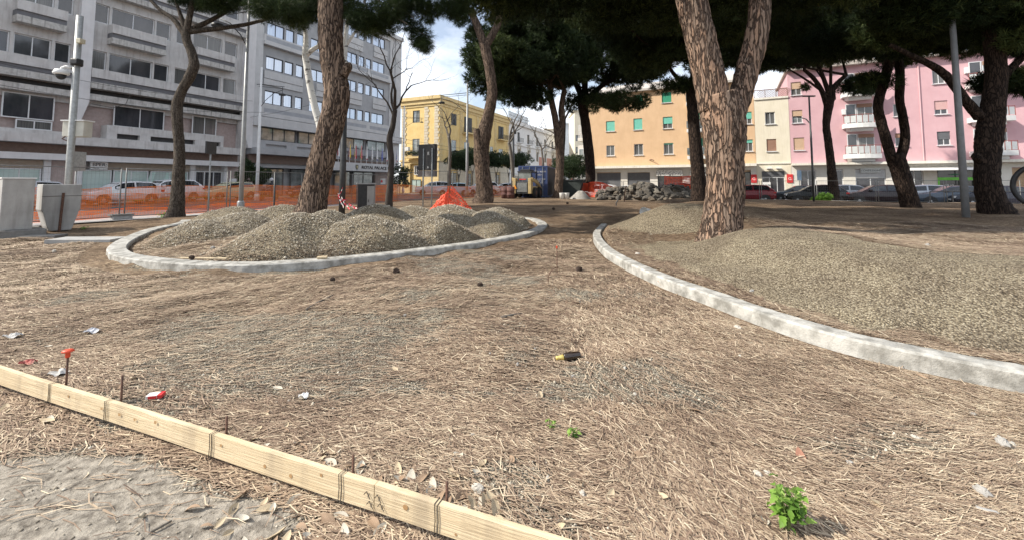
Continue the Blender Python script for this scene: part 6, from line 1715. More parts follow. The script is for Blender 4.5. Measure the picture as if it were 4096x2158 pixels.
def street_lamp(label, base, top_, d, r, side, z=None, m='pole_grey', drop=None, arm=1.6, arm_py=None):
    t, h, p = tall_pole('street_lamp', label, 'street lamp', base, top_, d, r, r * .55, M[m], z)
    za = (at(base[0], arm_py, d).z - p.z * 0 - (zat(p) if z is None else z)) if arm_py else h - .3
    a = MB(); e = side * arm
    a.tube([(-side * .35, 0, za), (0, 0, za), (e * .5, 0, za - .12), (e, 0, za - .22)], .028, 7)
    a.tube([(-side * .2, .0, za - .16), (e * .45, 0, za - .28), (e * .9, 0, za - .34)], .02, 6)
    a.tube([(0, 0, za - 1.9), (e * .22, 0, za - 1.3), (e * .55, 0, za - .75), (e * .95, 0, za - .45)], .025, 7)
    a.build('arm', M['dark_steel'], t, True)
    MB().tube([(e * .92, 0, za - .2), (e * .92, 0, za - .75)], .02, 6).build('hanger', M['dark_steel'], t)
    MB().lathe([(.05, .16), (.12, .13), (.26, .10), (.27, 0), (.24, -.02), (.05, -.02)], (e * .92, 0, za - .9), 18).build('lamp_head', M['dark_steel'], t, True)
    MB().lathe([(r * 1.5, .0), (r * 1.5, .5), (r * 1.1, .56)], (0, 0, 0), 14).build('collar', M[m], t, True)
    return t
street_lamp('tall grey street lamp with a bracket arm in front of the office block', (963, 820), 5, 19.5, .10, -1, None, 'pole_grey', arm=1.55, arm_py=32)
street_lamp('pale street lamp with a bracket arm, second along the hotel pavement', (1028, 760), 270, 34, .13, 1, 0, 'white', arm=1.9, arm_py=338)
street_lamp('tall thin lamp with a mast stay by the street shrubs of the yellow palace', (1867, 815), 310, 36, .12, -1, None, 'pole_grey', arm=2.4, arm_py=372)
street_lamp('pale lamp with a bracket arm against the side of the yellow palace', (1612, 740), 425, 66, .15, 1, 0, 'white', arm=3.0, arm_py=468)
t, h, p = tall_pole('utility_pole', 'dark utility pole beside the white palace', 'pole', (2052, 790), 537, 50, .2, .17, M['dark_steel'], 0); MB().box(-.3, .4, -.15, .15, h, h + .25).build('cross_piece', M['dark_steel'], t)
t, h, p = tall_pole('utility_pole', 'thick dark pole wrapped with barrier tape behind the leaning pine', 'pole', (1368, 815), 245, 17.0, .125, .09, M['dark_steel']); MB().box(-.12, .12, -.12, -.1, h * .93, h * .99).build('number_plate', M['white'], t)
tape = mat('red_white_tape', (.75, .73, .7), (.7, .05, .08), 9, .6, lo=.49, hi=.51, detail=0)
m_ = MB()
for q, (a, b) in enumerate([(((1352, 775)), (1375, 830)), ((1365, 790), (1400, 838)), ((1385, 800), (1352, 790)), ((1395, 815), (1440, 838)), ((1372, 750), (1352, 785))]):
    A_, B_ = at(a[0], a[1], 16.6), at(b[0], b[1], 16.4); n_ = 5
    vs = []
    for k in range(n_ + 1):
        P_ = A_.lerp(B_, k / n_) + Vector((0, .03 * math.sin(k * 2 + q), -.05 * math.sin(math.pi * k / n_))); vs += [P_ + Vector((0, 0, .035)), P_ - Vector((0, .01, .035))]
    m_.add(vs, [(2 * k, 2 * k + 1, 2 * k + 3, 2 * k + 2) for k in range(n_)])
tag(m_.build('barrier_tape', tape), 'tangled red and white barrier tape around the thick dark pole', 'barrier tape')
t, h, p = tall_pole('sign_post', 'thin steel post with a narrow dark sign seen edge on, near the crooked pine', 'sign', (832, 845), 570, 17.8, .03, .03, M['galv']); MB().box(-.03, .03, -.3, .3, h - .5, h + .02).build('sign_plate', M['black'], t)
t, h, p = tall_pole('sign_post', 'leaning galvanised sign seen edge on behind the thick camera pole', 'sign', (300, 760), 608, 15.5, .03, .03, M['galv']); MB().box(-.02, .05, -.28, .28, h - .7, h).build('sign_plate', M['galv'], t)
for px, b, tp, d, lab in [(1095, 790, 690, 17.2, 'short dark steel post in front of the hotel windows, left of the leaning pine'), (3860, 0, 0, 0, None)][:1]:
    t, h, p = tall_pole('post', lab, 'post', (px, 850), tp, d, .035, .035, M['dark_steel'])
# black totem sign on two legs
p = at(1712, 800, 22.5); t = thing('totem_sign', 'tall black advertising totem on two thin steel legs', 'sign', (p.x, p.y, .15), -.5)
k = 22.5 / F_PX
m_ = MB().box(-.62, .5, -.11, .11, (735 - 682) * k + 1.25, (735 - 578) * k + 1.25); m_.build('panel', M['black'], t, bevel=.02)
MB().box(-.62, .5, -.12, .12, (735 - 708) * k + 1.25, (735 - 683) * k + 1.25).build('lower_panel', mat('grey_panel', (.2, .18, .17), None), t)
m_ = MB(); m_.box(.02, .14, -.125, -.112, 2.75, 2.92); m_.box(.02, .12, -.125, -.112, 2.05, 2.15); m_.build('emblem', mat('pale_emblem', (.4, .4, .4), None), t)
for x in (-.22, .36): MB().tube([(x, -.14, -.4), (x, -.14, 3.1)], .035, 8).build('leg', M['galv'], t, True)
# double headed dark lamp, curved white lamp, big grey lamp post
t, h, p = tall_pole('street_lamp', 'thin dark double headed lamp post in front of the pink house', 'street lamp', (3256, 815), 388, 28, .062, .05, M['dark_steel'])
for s in (-1, 1): MB().box(min(0, s * .38), max(0, s * .38), -.09, .09, h + .0, h + .08).build('lamp_head', M['dark_steel'], t)
c = FRV(-2.2, 2.3); t = thing('street_lamp', 'slim grey lamp with a curved top among the parked cars', 'street lamp', (c.x, c.y, 0))
m_ = MB(); h = at(3440, 475, c.y).z; m_.tube([(0, 0, -.3), (0, 0, h - 1.2), (-.05, 0, h - .4), (-.35, 0, h - .05), (-.9, 0, h + .12)], [.07, .06, .05, .045, .04], 8); m_.build('pole', M['pole_grey'], t, True)
MB().box(-1.35, -.8, -.11, .11, h + .08, h + .18).build('lamp_head', M['dark_steel'], t, bevel=.02)
t, h, p = tall_pole('street_lamp', 'stout pale grey lamp post rising out of frame before the thick dark pine', 'street lamp', (3862, 838), -160, 13.6, .098, .072, mat('pale_grey_post', (.17, .175, .18), (.22, .225, .23), 5, .5)); MB().box(-1.2, 0, -.12, .12, h, h + .12).build('lamp_head', M['dark_steel'], t)
c = at(4190, 745, 12.5); zt_ = zat(c); t = thing('steel_hoop', 'black steel hoop standing at the right edge of the view', 'hoop', (c.x, c.y, zt_), -.89)
m_ = MB(); m_.tube([(.66 * math.cos(a), 0, c.z - zt_ + .66 * math.sin(a)) for a in np.linspace(-1.2, 2 * math.pi - 1.9, 28)], .07, 10); m_.build('ring', M['black'], t, True)
t, h, p = tall_pole('sign_post', 'narrow blue parking sign on a post by the red shop sign', 'sign', (3198, 740), 682, 38.5, .03, .03, M['galv'], -.1); MB().box(-.2, .2, -.03, -.01, h - .9, h).build('sign_plate', mat('pale_blue_sign', (.3, .45, .6), (.55, .62, .68), 3), t)
c = at(1612, 700, 52); t = thing('sign_post', 'small dark twin panel sign beside the hotel canopy', 'sign', (c.x, c.y, 0)); MB().tube([(0, 0, 0), (0, 0, 2.6)], .04, 6).build('pole', M['galv'], t)
m_ = MB(); m_.box(-.45, -.08, -.05, 0, 1.8, 2.9); m_.box(.08, .45, -.05, 0, 1.8, 2.9); m_.build('sign_plate', fl['navy'], t)

# ------------------------------------------------------------------ concrete bases and cabinets at the left
def fronted(pxl, pxr, d, phi):
    "front left corner on the ground and width of a face turned by phi that spans two pixel columns"
    r0, r1 = (pxl - CX) / F_PX, (pxr - CX) / F_PX
    x0, y0 = r0 * d, d
    return Vector((x0, y0, 0)), (r1 * y0 - x0) / (math.cos(phi) - r1 * math.sin(phi))
phi = 0.97; c, W_ = fronted(14, 147, 10.9, phi)
zb = lambda py, d: at(80, py, d).z
t = thing('concrete_box', 'square rendered concrete box on a dark stone plinth at the left edge', 'concrete box', c, phi)
m_ = MB(); m_.box(0, W_, 0, .8, .2, zb(716, 11.3)); m_.build('box', M['grey_concrete'], t, bevel=.015); MB().box(-.02, W_ + .02, -.02, .82, zb(716, 11.3), zb(711, 11.3)).build('lid', M['white'], t)
MB().box(-.6, W_ + .25, -.12, 1.0, -.3, .2).build('plinth', M['dark_concrete'], t, bevel=.03)
c, W_ = fronted(176, 333, 11.9, phi)
zb = lambda py, d=12.3: at(253, py, d).z
t = thing('concrete_pedestal', 'funnel shaped grey concrete base with a rusty bar leaning on it', 'concrete base', c, phi)
m_ = MB(); q = W_
m_.prism([(0, zb(838)), (0, zb(738)), (q, zb(738)), (q, zb(838)), (q * .955, zb(848)), (q * .84, zb(905)), (q * .79, zb(922)), (q * .23, zb(922)), (q * .17, zb(905)), (q * .045, zb(848))], 0, .8); m_.build('body', M['grey_concrete'], t, bevel=.02)
m_ = MB(); m_.tube([(-.004, -.006, zb(785)), (q + .004, -.006, zb(784))], .006, 5); m_.build('binding_wire', M['wire'], t)
MB().tube([(q * .46, -.10, -.05), (q * .52, -.03, zb(772))], .03, 8).build('rusty_bar', M['rust'], t)
c = at(1472, 828, 18.5); zb = lambda py: at(1472, py, 18.5).z - zat(c)
t = thing('utility_cabinet', 'dark street cabinet with one grey door, behind the gravel heaps', 'cabinet', (c.x, c.y, zat(c)), .42)
m_ = MB(); m_.box(-.42, .26, 0, .42, -.1, zb(738)); m_.build('body', M['black'], t, bevel=.015); MB().box(.262, .29, .0, .42, -.05, zb(742)).build('side_plate', M['galv'], t); MB().box(-.46, .32, -.05, .47, zb(738), zb(733)).build('lid', M['pole_grey'], t)
MB().box(-.05, .25, -.02, -.002, .02, zb(745)).build('door', M['grey_concrete'], t); MB().box(-.4, -.07, -.02, -.002, .02, zb(745)).build('door', M['black'], t)
MB().box(.0, .02, -.04, -.021, .5, .62).build('handle', M['black'], t)
m_ = MB(); c2 = at(1468, 815, 17.6); t = thing('metal_bracket', 'thin white metal bracket standing before the dark cabinet', 'bracket', (c2.x, c2.y, zat(c2))); m_.tube([(-.06, 0, -.1), (-.07, 0, .34), (.06, 0, .38), (.07, 0, -.1)], .018, 6); m_.build('bar', M['white'], t)

# ------------------------------------------------------------------ vehicles
CARP = {
 'hatch': dict(L=4.1, W=1.74, prof=[(0, .42, .62), (.08, .30, .78), (.7, .26, .92), (1.0, .25, .97), (2.2, .24, 1.0), (3.4, .25, 1.03), (3.9, .28, 1.0), (4.06, .36, .85), (4.1, .42, .7)], cab=[(.95, .97), (1.75, 1.43), (2.6, 1.5), (3.45, 1.44), (4.0, 1.02)], wheels=(.78, 3.32), pill=2.45),
 'sedan': dict(L=4.6, W=1.8, prof=[(0, .42, .60), (.1, .30, .74), (.9, .25, .88), (1.3, .24, .94), (2.5, .23, .96), (3.7, .24, .99), (4.4, .28, .97), (4.56, .36, .85), (4.6, .42, .7)], cab=[(1.2, .93), (2.05, 1.38), (2.75, 1.44), (3.35, 1.38), (4.05, 1.0)], wheels=(.85, 3.7), pill=2.6),
 'suv': dict(L=4.5, W=1.86, prof=[(0, .5, .78), (.08, .34, .94), (.8, .30, 1.04), (1.15, .28, 1.08), (2.4, .28, 1.1), (3.8, .28, 1.13), (4.35, .32, 1.1), (4.47, .40, .95), (4.5, .48, .8)], cab=[(1.05, 1.08), (1.75, 1.56), (2.6, 1.67), (3.8, 1.6), (4.4, 1.12)], wheels=(.85, 3.6), pill=2.5),
}
M['tyre'] = mat('tyre_rubber', (.02, .02, .02), None, rough=.85); M['rim'] = mat('alloy_rim', (.42, .43, .44), None, rough=.35, metal=.7)
M['car_glass'] = mat('car_glass', (.02, .023, .027), None, rough=.04, spec=.9); M['lamp_clear'] = mat('clear_lamp', (.7, .72, .74), None, rough=.1); M['lamp_red'] = mat('red_lamp', (.55, .02, .02), None, rough=.2)
_carmesh = {}
def car_meshes(kind):
    if kind in _carmesh: return _carmesh[kind]
    c = CARP[kind]; W = c['W'] / 2
    b = MB(); K = 10; secs = []
    P = c['prof']
    for (x, zl, zt) in P:
        e = min(1, .80 + .28 * min(x, c['L'] - x) / .5); w = W * e
        zm = (zl + zt) / 2
        secs.append([(x, -w * .90, zl), (x, -w * .985, zl + .1), (x, -w, zm), (x, -w * .97, zt - .05), (x, -w * .88, zt), (x, w * .88, zt), (x, w * .97, zt - .05), (x, w, zm), (x, w * .985, zl + .1), (x, w * .90, zl)])
    vs = [v for s in secs for v in s]
    fs = [(i * K + k, (i + 1) * K + k, (i + 1) * K + (k + 1) % K, i * K + (k + 1) % K) for i in range(len(P) - 1) for k in range(K)]
    fs = [f[::-1] for f in fs] + [tuple(range(K)), tuple(range((len(P) - 1) * K, len(P) * K))[::-1]]
    b.add(vs, fs)
    def zb(x):
        for (a, _, z0), (d, _, z1) in zip(P, P[1:]):
            if a <= x <= d: return z0 + (z1 - z0) * (x - a) / (d - a)
        return P[-1][2]
    cab = c['cab']; rows = []
    for x, z in cab:
        base = zb(x) - .03; hh = max(z - base, .03); wt = W * (.9 - .17 * min(1, hh / .5))
        rows.append([(x, -W * .9, base), (x, -wt, z - .03), (x, -wt + .1, z), (x, wt - .1, z), (x, wt, z - .03), (x, W * .9, base)])
    vs = [v for s in rows for v in s]; K2 = 6
    fs = [(i * K2 + k, i * K2 + k + 1, (i + 1) * K2 + k + 1, (i + 1) * K2 + k) for i in range(len(cab) - 1) for k in range(K2 - 1)]
    b.add(vs, fs)
    body = b
    R = {'body': body}
    def lerp(a, q, t): return tuple(a[i] + (q[i] - a[i]) * t for i in range(3))
    def side(s):
        g_ = MB(); i0, i1 = (0, 1) if s < 0 else (5, 4)
        low = [lerp(r[i0], r[i1], .14) for r in rows]; hi = [lerp(r[i0], r[i1], .9) for r in rows]
        off = .012 * s
        f = lambda p: (p[0], p[1] + off, p[2])
        def quad(x0, x1):
            out = []
            n = 5
            for q in range(n + 1):
                x = x0 + (x1 - x0) * q / n
                for (ra, rb, la, lb) in zip(hi, hi[1:], low, low[1:]):
                    if ra[0] <= x <= rb[0] + 1e-6:
                        t = (x - ra[0]) / (rb[0] - ra[0]); H = lerp(ra, rb, t); L_ = lerp(la, lb, t); break
                out += [f(L_), f(H)]
            fs_ = [(2 * q, 2 * q + 2, 2 * q + 3, 2 * q + 1) for q in range(n)]
            g_.add(out, fs_ if s < 0 else [q[::-1] for q in fs_])
        xs0, xs1 = cab[0][0] + .42, cab[-1][0] - .38
        quad(xs0, c['pill'] - .05); quad(c['pill'] + .05, xs1)
        return g_
    R['side_window'] = [side(-1), side(1)]
    def scr(i, j, dx):
        g_ = MB(); a, d = rows[i], rows[j]
        q = [lerp(a[0], d[1], .12), lerp(a[5], d[4], .12), lerp(a[5], d[4], .92), lerp(a[0], d[1], .92)]
        q = [(p[0] + dx, p[1] * .93, p[2] + .02) for p in q]
        g_.add(q, [(0, 1, 2, 3) if dx < 0 else (3, 2, 1, 0)]); return g_
    R['windscreen'] = scr(0, 1, -.02); R['rear_window'] = scr(-1, -2, .02)
    def wh(x, s):
        t_ = MB(); t_.lathe([(.19, -.1), (.29, -.105), (.315, -.07), (.315, .07), (.29, .105), (.19, .1)], (x, s * (W - .11), .315), 20, 'y'); return t_
    def rim(x, s):
        t_ = MB(); y = s * (W - .004)
        t_.lathe([(.2, -.02 * s), (.2, 0), (.03, .012 * s)], (x, y, .315), 14, 'y'); return t_
    R['wheels'] = [(wh(x, s), rim(x, s)) for x in c['wheels'] for s in (-1, 1)]
    R['arch'] = []
    for x in c['wheels']:
        for s in (-1, 1):
            ar = MB(); y = s * (W + .004); n = 13
            ar.add([(x + .37 * math.cos(math.pi * k / (n - 1)), y, .315 + .36 * math.sin(math.pi * k / (n - 1))) for k in range(n)] + [(x - .37, y, .24), (x + .37, y, .24)], [tuple(range(n + 2))]); R['arch'].append(ar)
    zf, zr = P[1][2], P[-2][2]
    R['headlight'] = [MB().box(.0, .3, s * (W * .62) - .2 * (s > 0) * 0 - .18, s * (W * .62) + .18, zf - .16, zf - .02) for s in (-1, 1)]
    R['taillight'] = [MB().box(c['L'] - .2, c['L'] + .01, s * (W * .76) - .13, s * (W * .76) + .13, zr - .08, zr + .06) for s in (-1, 1)]
    R['mirror'] = [MB().box(cab[0][0] + .45, cab[0][0] + .62, s * (W + .02) - .09, s * (W + .02) + .09, zb(cab[0][0]) + .04, zb(cab[0][0]) + .18) for s in (-1, 1)]
    R['plate'] = MB().box(-.012, .02, -.26, .26, .42, .53)
    _carmesh[kind] = R
    return R
paints = {}
def car(kind, loc, rz, paint, label, roof=None, group='parked cars'):
    if paint not in paints: paints[paint] = mat('car_paint_%d' % len(paints), paint, None, rough=.22, spec=.6, metal=.15)
    m = paints[paint]; R = car_meshes(kind)
    t = thing('parked_car', label, 'car', loc, rz, group)
    R['body'].build('body', m, t, False, .012)
    for g_ in R['arch']: g_.build('wheel_arch', M['black'], t)
    R['windscreen'].build('windscreen', M['car_glass'], t); R['rear_window'].build('rear_window', M['car_glass'], t)
    for g_ in R['side_window']: g_.build('side_window', M['car_glass'], t)
    for a, b in R['wheels']:
        w_ = a.build('wheel', M['tyre'], t); b.build('rim', M['rim'], w_)
    for g_ in R['headlight']: g_.build('headlight', M['lamp_clear'], t, bevel=.02)
    for g_ in R['taillight']: g_.build('taillight', M['lamp_red'], t, bevel=.02)
    for g_ in R['mirror']: g_.build('mirror', m, t, bevel=.02)
    R['plate'].build('number_plate', M['white'], t)
    return t
LA = math.atan2(.909, .416)
def lcar(px, py, d, kind, paint, label, flip=False, dz=0.03, rz=None):
    "front (or rear when flipped) bumper at a pixel"
    p = at(px, py, d); a = LA if rz is None else rz
    if flip:
        L = CARP[kind]['L']; q = Vector((p.x + L * math.cos(a), p.y + L * math.sin(a), 0)); return car(kind, (q.x, q.y, dz), a + math.pi, paint, label)
    return car(kind, (p.x, p.y, dz), a, paint, label)
lcar(322, 790, 26.5, 'hatch', (.78, .79, .80), 'white hatchback in front of the bank, nearest of the parked cars', dz=0.06)
lcar(520, 790, 30.2, 'suv', (.80, .81, .83), 'white crossover with dark rear glass, parked behind the white hatchback', flip=False, dz=0.06)
lcar(812, 790, 34, 'hatch', (.66, .64, .42), 'pale yellow green hatchback seen past the crooked pine', dz=0.05)
lcar(1160, 780, 42, 'hatch', (.06, .065, .07), 'dark hatchback partly hidden behind the leaning pine', dz=0.03)
lcar(-150, 790, 22.5, 'hatch', (.55, .57, .6), 'silver hatchback at the far left behind the concrete box', dz=0.06)
# person on a scooter
def scooter(px, d, label, plabel):
    p = at(px, 780, d); t = thing('motor_scooter', label, 'scooter', (p.x, p.y, .03), LA + math.pi)
    MB().prism([(-.75, .62), (-.8, .72), (-.1, .74), (0, .36), (.35, .34), (.5, .95), (.58, .95), (.72, .45), (.6, .28), (-.5, .26)], -.14, .14).build('body', M['black'], t, bevel=.04)
    for x in (-.55, .68): MB().lathe([(.12, -.05), (.24, -.06), (.26, 0), (.24, .06), (.12, .05)], (x, 0, .26), 16, 'y').build('wheel', M['tyre'], t)
    MB().tube([(.48, -.3, 1.0), (.5, 0, .98), (.48, .3, 1.0)], .02, 6).build('handlebar', M['black'], t); MB().box(-.72, -.1, -.13, .13, .741, .8).build('seat', M['black'], t, bevel=.02)
    MB().prism([(.52, .95), (.46, 1.3), (.48, 1.3), (.55, .95)], -.2, .2).build('windshield', M['glass_mid'], t)
    # rider: one skinned body
    J = [((-.3, 0, .88), .15), ((-.28, 0, 1.08), .15), ((-.22, 0, 1.32), .17), ((-.19, 0, 1.46), .07), ((-.16, 0, 1.56), .085), ((-.14, 0, 1.66), .10), ((-.13, 0, 1.74), .07),
         ((-.2, .19, 1.38), .065), ((.05, .27, 1.16), .05), ((.36, .26, 1.03), .04), ((.45, .26, 1.01), .035), ((-.2, -.19, 1.38), .065), ((.05, -.27, 1.16), .05), ((.36, -.26, 1.03), .04), ((.45, -.26, 1.01), .035),
         ((-.22, .11, .84), .1), ((.18, .15, .78), .08), ((.14, .15, .42), .06), ((.28, .15, .38), .04), ((-.22, -.11, .84), .1), ((.18, -.15, .78), .08), ((.14, -.15, .42), .06), ((.28, -.15, .38), .04)]
    E_ = [(0, 1), (1, 2), (2, 3), (3, 4), (4, 5), (5, 6), (2, 7), (7, 8), (8, 9), (9, 10), (2, 11), (11, 12), (12, 13), (13, 14), (0, 15), (15, 16), (16, 17), (17, 18), (0, 19), (19, 20), (20, 21), (21, 22)]
    me = bpy.data.meshes.new('person'); me.from_pydata([j[0] for j in J], E_, []); me.update()
    o = link('person', me); o.location = t.location; o.rotation_euler = t.rotation_euler
    sk = o.modifiers.new('skin', 'SKIN'); ss = o.modifiers.new('sub', 'SUBSURF'); ss.levels = ss.render_levels = 2
    for v, j in zip(me.skin_vertices[0].data, J): v.radius = (j[1], j[1])
    me.skin_vertices[0].data[0].use_root = True
    me.materials.append(mat('dark_jacket', (.03, .032, .04), (.05, .05, .06), 8))
    tag(o, plabel, 'person')
    MB().lathe([(.10, -.1), (.145, -.06), (.155, .02), (.13, .1), (.07, .15), (.005, .165)], (-.14, 0, 1.68), 18).build('helmet', mat('pale_helmet', (.6, .6, .62), None, rough=.25), o, True)
scooter(1078, 35, 'black motor scooter in front of the hotel windows', 'person in a dark jacket and pale helmet riding the black scooter')
# cars by the yellow palace, along the cross street
lcar(1660, 770, 52, 'suv', (.7, .71, .72), 'white car seen beyond the fence, left of the black totem sign', rz=.25, dz=0)
lcar(1742, 770, 50, 'hatch', (.45, .62, .72), 'pale blue small car behind the black totem sign', rz=.2, dz=0)
lcar(1858, 770, 54, 'suv', (.78, .79, .79), 'white off road car below the citrus trees, left of the middle pine', rz=.3, dz=0)
lcar(1958, 770, 58, 'hatch', (.6, .61, .62), 'silver hatchback right of the middle pine, behind the orange net', rz=.3, dz=0)
lcar(2038, 770, 56, 'suv', (.76, .77, .78), 'white van like car left of the yellow loader', rz=.35, dz=0)
RA = math.atan2(-.458, .889)
def rcar(px, off, kind, paint, label, flip=False):
    r = (px - CX) / F_PX
    n = Vector((-FRU[1], FRU[0], 0)); o = Vector((*FR0, 0)) + n * off
    s = (r * o.y - o.x) / (FRU[0] - r * FRU[1]); q = o + Vector((*FRU, 0)) * s
    L = CARP[kind]['L']
    if flip:
        e = q + Vector((*FRU, 0)) * L; return car(kind, (e.x, e.y, -.18), RA + math.pi, paint, label)
    return car(kind, (q.x, q.y, -.18), RA, paint, label)
rcar(2325, 5.2, 'hatch', (.7, .71, .72), 'white car at the street corner behind the red nets by the broad pine')
rcar(2410, 3.2, 'sedan', (.62, .63, .64), 'silver saloon mostly hidden behind the left end of the rubble heap')
rcar(2640, 3.2, 'suv', (.10, .105, .11), 'dark grey car behind the rubble heap in front of the cafe', flip=True)
rcar(2880, 2.6, 'hatch', (.20, .012, .02), 'dark red hatchback just right of the forked pine trunk')
rcar(3070, 5.4, 'sedan', (.05, .065, .085), 'dark blue car parked between the dark red and the black one', flip=False)
rcar(3135, 2.4, 'hatch', (.012, .013, .016), 'black car with pale headlight below the dark double headed lamp')
rcar(3290, 5.6, 'hatch', (.55, .57, .6), 'silver car half hidden by the thin forked pine', flip=True)
rcar(3370, 2.4, 'hatch', (.025, .016, .02), 'black hatchback behind the slim curved lamp')
rcar(3530, 5.4, 'hatch', (.60, .63, .68), 'pale silver car left of the V shaped pine trunk')
rcar(3635, 3.0, 'sedan', (.085, .11, .15), 'blue grey saloon right of the V shaped pine trunk')
rcar(3775, 5.5, 'sedan', (.04, .042, .045), 'dark saloon in front of the green shop')
rcar(3790, 1.9, 'sedan', (.02, .022, .035), 'dark blue saloon behind the stout grey lamp post')
rcar(4010, 3.2, 'sedan', (.022, .024, .035), 'dark saloon between the thick pine and the steel hoop')

# blue container
c = at(2190, 795, 34.8); zc = .27
t = thing('shipping_container', 'dark blue shipping container with white stencilled doors', 'container', (c.x, c.y, zc), -.22)
m_blue = mat('container_blue', (.035, .06, .16), (.055, .085, .21), 2, .55, .1, 20); m_dark = mat('container_side', (.035, .036, .045), (.06, .06, .07), 2, .6)
m_ = MB(); W = 2.44; Hh = 2.59
n = 44
side_ = []
for k in range(n + 1):
    y = .08 + 5.9 * k / n; side_.append((.0 if k % 4 in (0, 1) else .045, y))
for (x0_, y0_), (x1_, y1_) in zip(side_, side_[1:]): m_.add([(x0_ - .05, y0_, .15), (x1_ - .05, y1_, .15), (x1_ - .05, y1_, Hh - .1), (x0_ - .05, y0_, Hh - .1)], [(0, 1, 2, 3)])
m_.box(-W, -W + .02, .08, 6.0, .15, Hh - .1); m_.box(-W, -.06, .08, 6.0, Hh - .12, Hh - .06); m_.box(-W, -.06, 5.98, 6.05, .15, Hh - .1); m_.build('side_wall', m_dark, t)
m_ = MB()
for x in (-W, -.12):
    for y in (0, 5.93): m_.box(x, x + .12, y, y + .12, 0, Hh)
m_.box(-W + .121, -.121, 0, .1, Hh - .14, Hh - .001); m_.box(-W + .121, -.121, 0, .1, .0, .16); m_.box(-.1, 0, .121, 5.929, Hh - .1, Hh - .001); m_.box(-.1, 0, .121, 5.929, .0, .15)
m_.build('frame', m_blue, t)
for x0_, x1_ in ((-W + .13, -W / 2 - .01), (-W / 2 + .01, -.13)):
    d_ = MB(); d_.box(x0_, x1_, .03, .08, .17, Hh - .15)
    for k in range(4): d_.box(x0_ + .08, x1_ - .08, .015, .029, .3 + k * .56, .7 + k * .56)
    dd = d_.build('door', m_blue, t)
    b_ = MB()
    for x in (x0_ + .25, x1_ - .25): b_.tube([(x, -.01, .1), (x, -.01, Hh - .08)], .02, 6)
    b_.build('lock_rod', M['galv'], dd)
text('MSCU 405813', .17, t, (-.62, .012, 2.05), M['white'], 'stencil', .002); text('22G1', .17, t, (-.62, .012, 1.8), M['white'], 'stencil', .002)
for k in range(4): text(['MAX GW', 'TARE', 'NET', 'CU CAP'][k] + '  ' + ['30480', '2200', '28280', '33.2'][k], .12, t, (-.62, .012, 1.45 - k * .16), M['white'], 'stencil', .002)
# skid steer loader, seen from the back left
p = at(2110, 800, 33); t = thing('skid_loader', 'yellow skid steer loader with an orange warning triangle on its back', 'loader', (p.x - .45, p.y - .3, .27), -.35)
M['loader_yellow'] = mat('loader_yellow', (.42, .31, .14), (.52, .40, .20), 3, .5)
m_ = MB(); m_.box(-.75, -.5, 0, .5, .35, 1.55); m_.box(.5, .75, 0, .5, .35, 1.55); m_.build('side_tower', M['loader_yellow'], t, bevel=.03)
m_ = MB(); m_.box(-.499, .499, .06, .6, .35, 1.3)
m_.build('engine_cover', M['dark_steel'], t, bevel=.02)
m_ = MB()
for k in range(8): m_.box(-.4, .4, .02, .058, .5 + k * .09, .55 + k * .09)
m_.build('grille', M['galv'], t)
m_ = MB(); m_.box(-.72, .72, .5, 2.4, .35, .9); m_.build('chassis', M['loader_yellow'], t, bevel=.04)
m_ = MB()
for x in (-.55, .5):
    for y in (.75, 2.0): m_.box(x, x + .06, y, y + .06, .9, 2.0)
m_.box(-.6, .6, .65, 2.15, 2.0, 2.1); m_.build('cab_frame', M['black'], t, bevel=.01)
MB().box(-.5, .5, .73, .745, 1.35, 1.98).build('rear_window', M['glass_mid'], t); MB().box(-.4, .4, .8, 1.9, 2.101, 2.25).build('roof_box', M['black'], t, bevel=.02)
MB().box(-.42, .1, .66, .74, 1.42, 1.5).build('beacon', M['red_paint'], t)
for s in (-1, 1): MB().prism([(.1, 1.35), (.1, 1.6), (1.6, 1.35), (2.6, .8), (2.9, .3), (2.7, .3), (2.4, .7), (1.5, 1.1)], s * .78 - .06, s * .78 + .06, 'x').build('lift_arm', M['loader_yellow'], t)
for s in (-1, 1):
    for y in (.75, 1.95):
        w_ = MB().lathe([(.2, -.13), (.38, -.14), (.42, -.1), (.42, .1), (.38, .14), (.2, .13)], (s * .82, y, .42), 18, 'x').build('wheel', M['tyre'], t); MB().lathe([(.2, -.02), (.19, .0), (.05, .02)], (s * .95, y, .42), 14, 'x').build('rim', M['rust'], w_)
MB().prism([(-.16, 0), (.16, 0), (0, .3)], -.03, -.005).build('warning_triangle', mat('orange_triangle', (.85, .3, .02), None), t).location = (-.55, 0, .72)
MB().box(-.7, .7, 2.7, 3.3, .05, .5).build('bucket', M['dark_steel'], t)
def barrel(px, d, label):
    p = at(px, 795, d); t = thing('oil_barrel', label, 'barrel', (p.x, p.y, zat(p)))
    m_ = MB(); R0 = .29; m_.lathe([(R0, 0), (R0, .28), (R0 + .02, .3), (R0, .32), (R0, .58), (R0 + .02, .6), (R0, .62), (R0, .88), (R0 - .03, .88), (R0 - .03, .84), (.01, .84)], n=24)
    m_.build('drum', mat('rusty_barrel', (.06, .025, .022), (.14, .06, .05), 4, .8), t, True)
barrel(2021, 32.5, 'rusty dark barrel, the left one of the pair'); barrel(2043, 32, 'rusty pinkish barrel next to the loader')
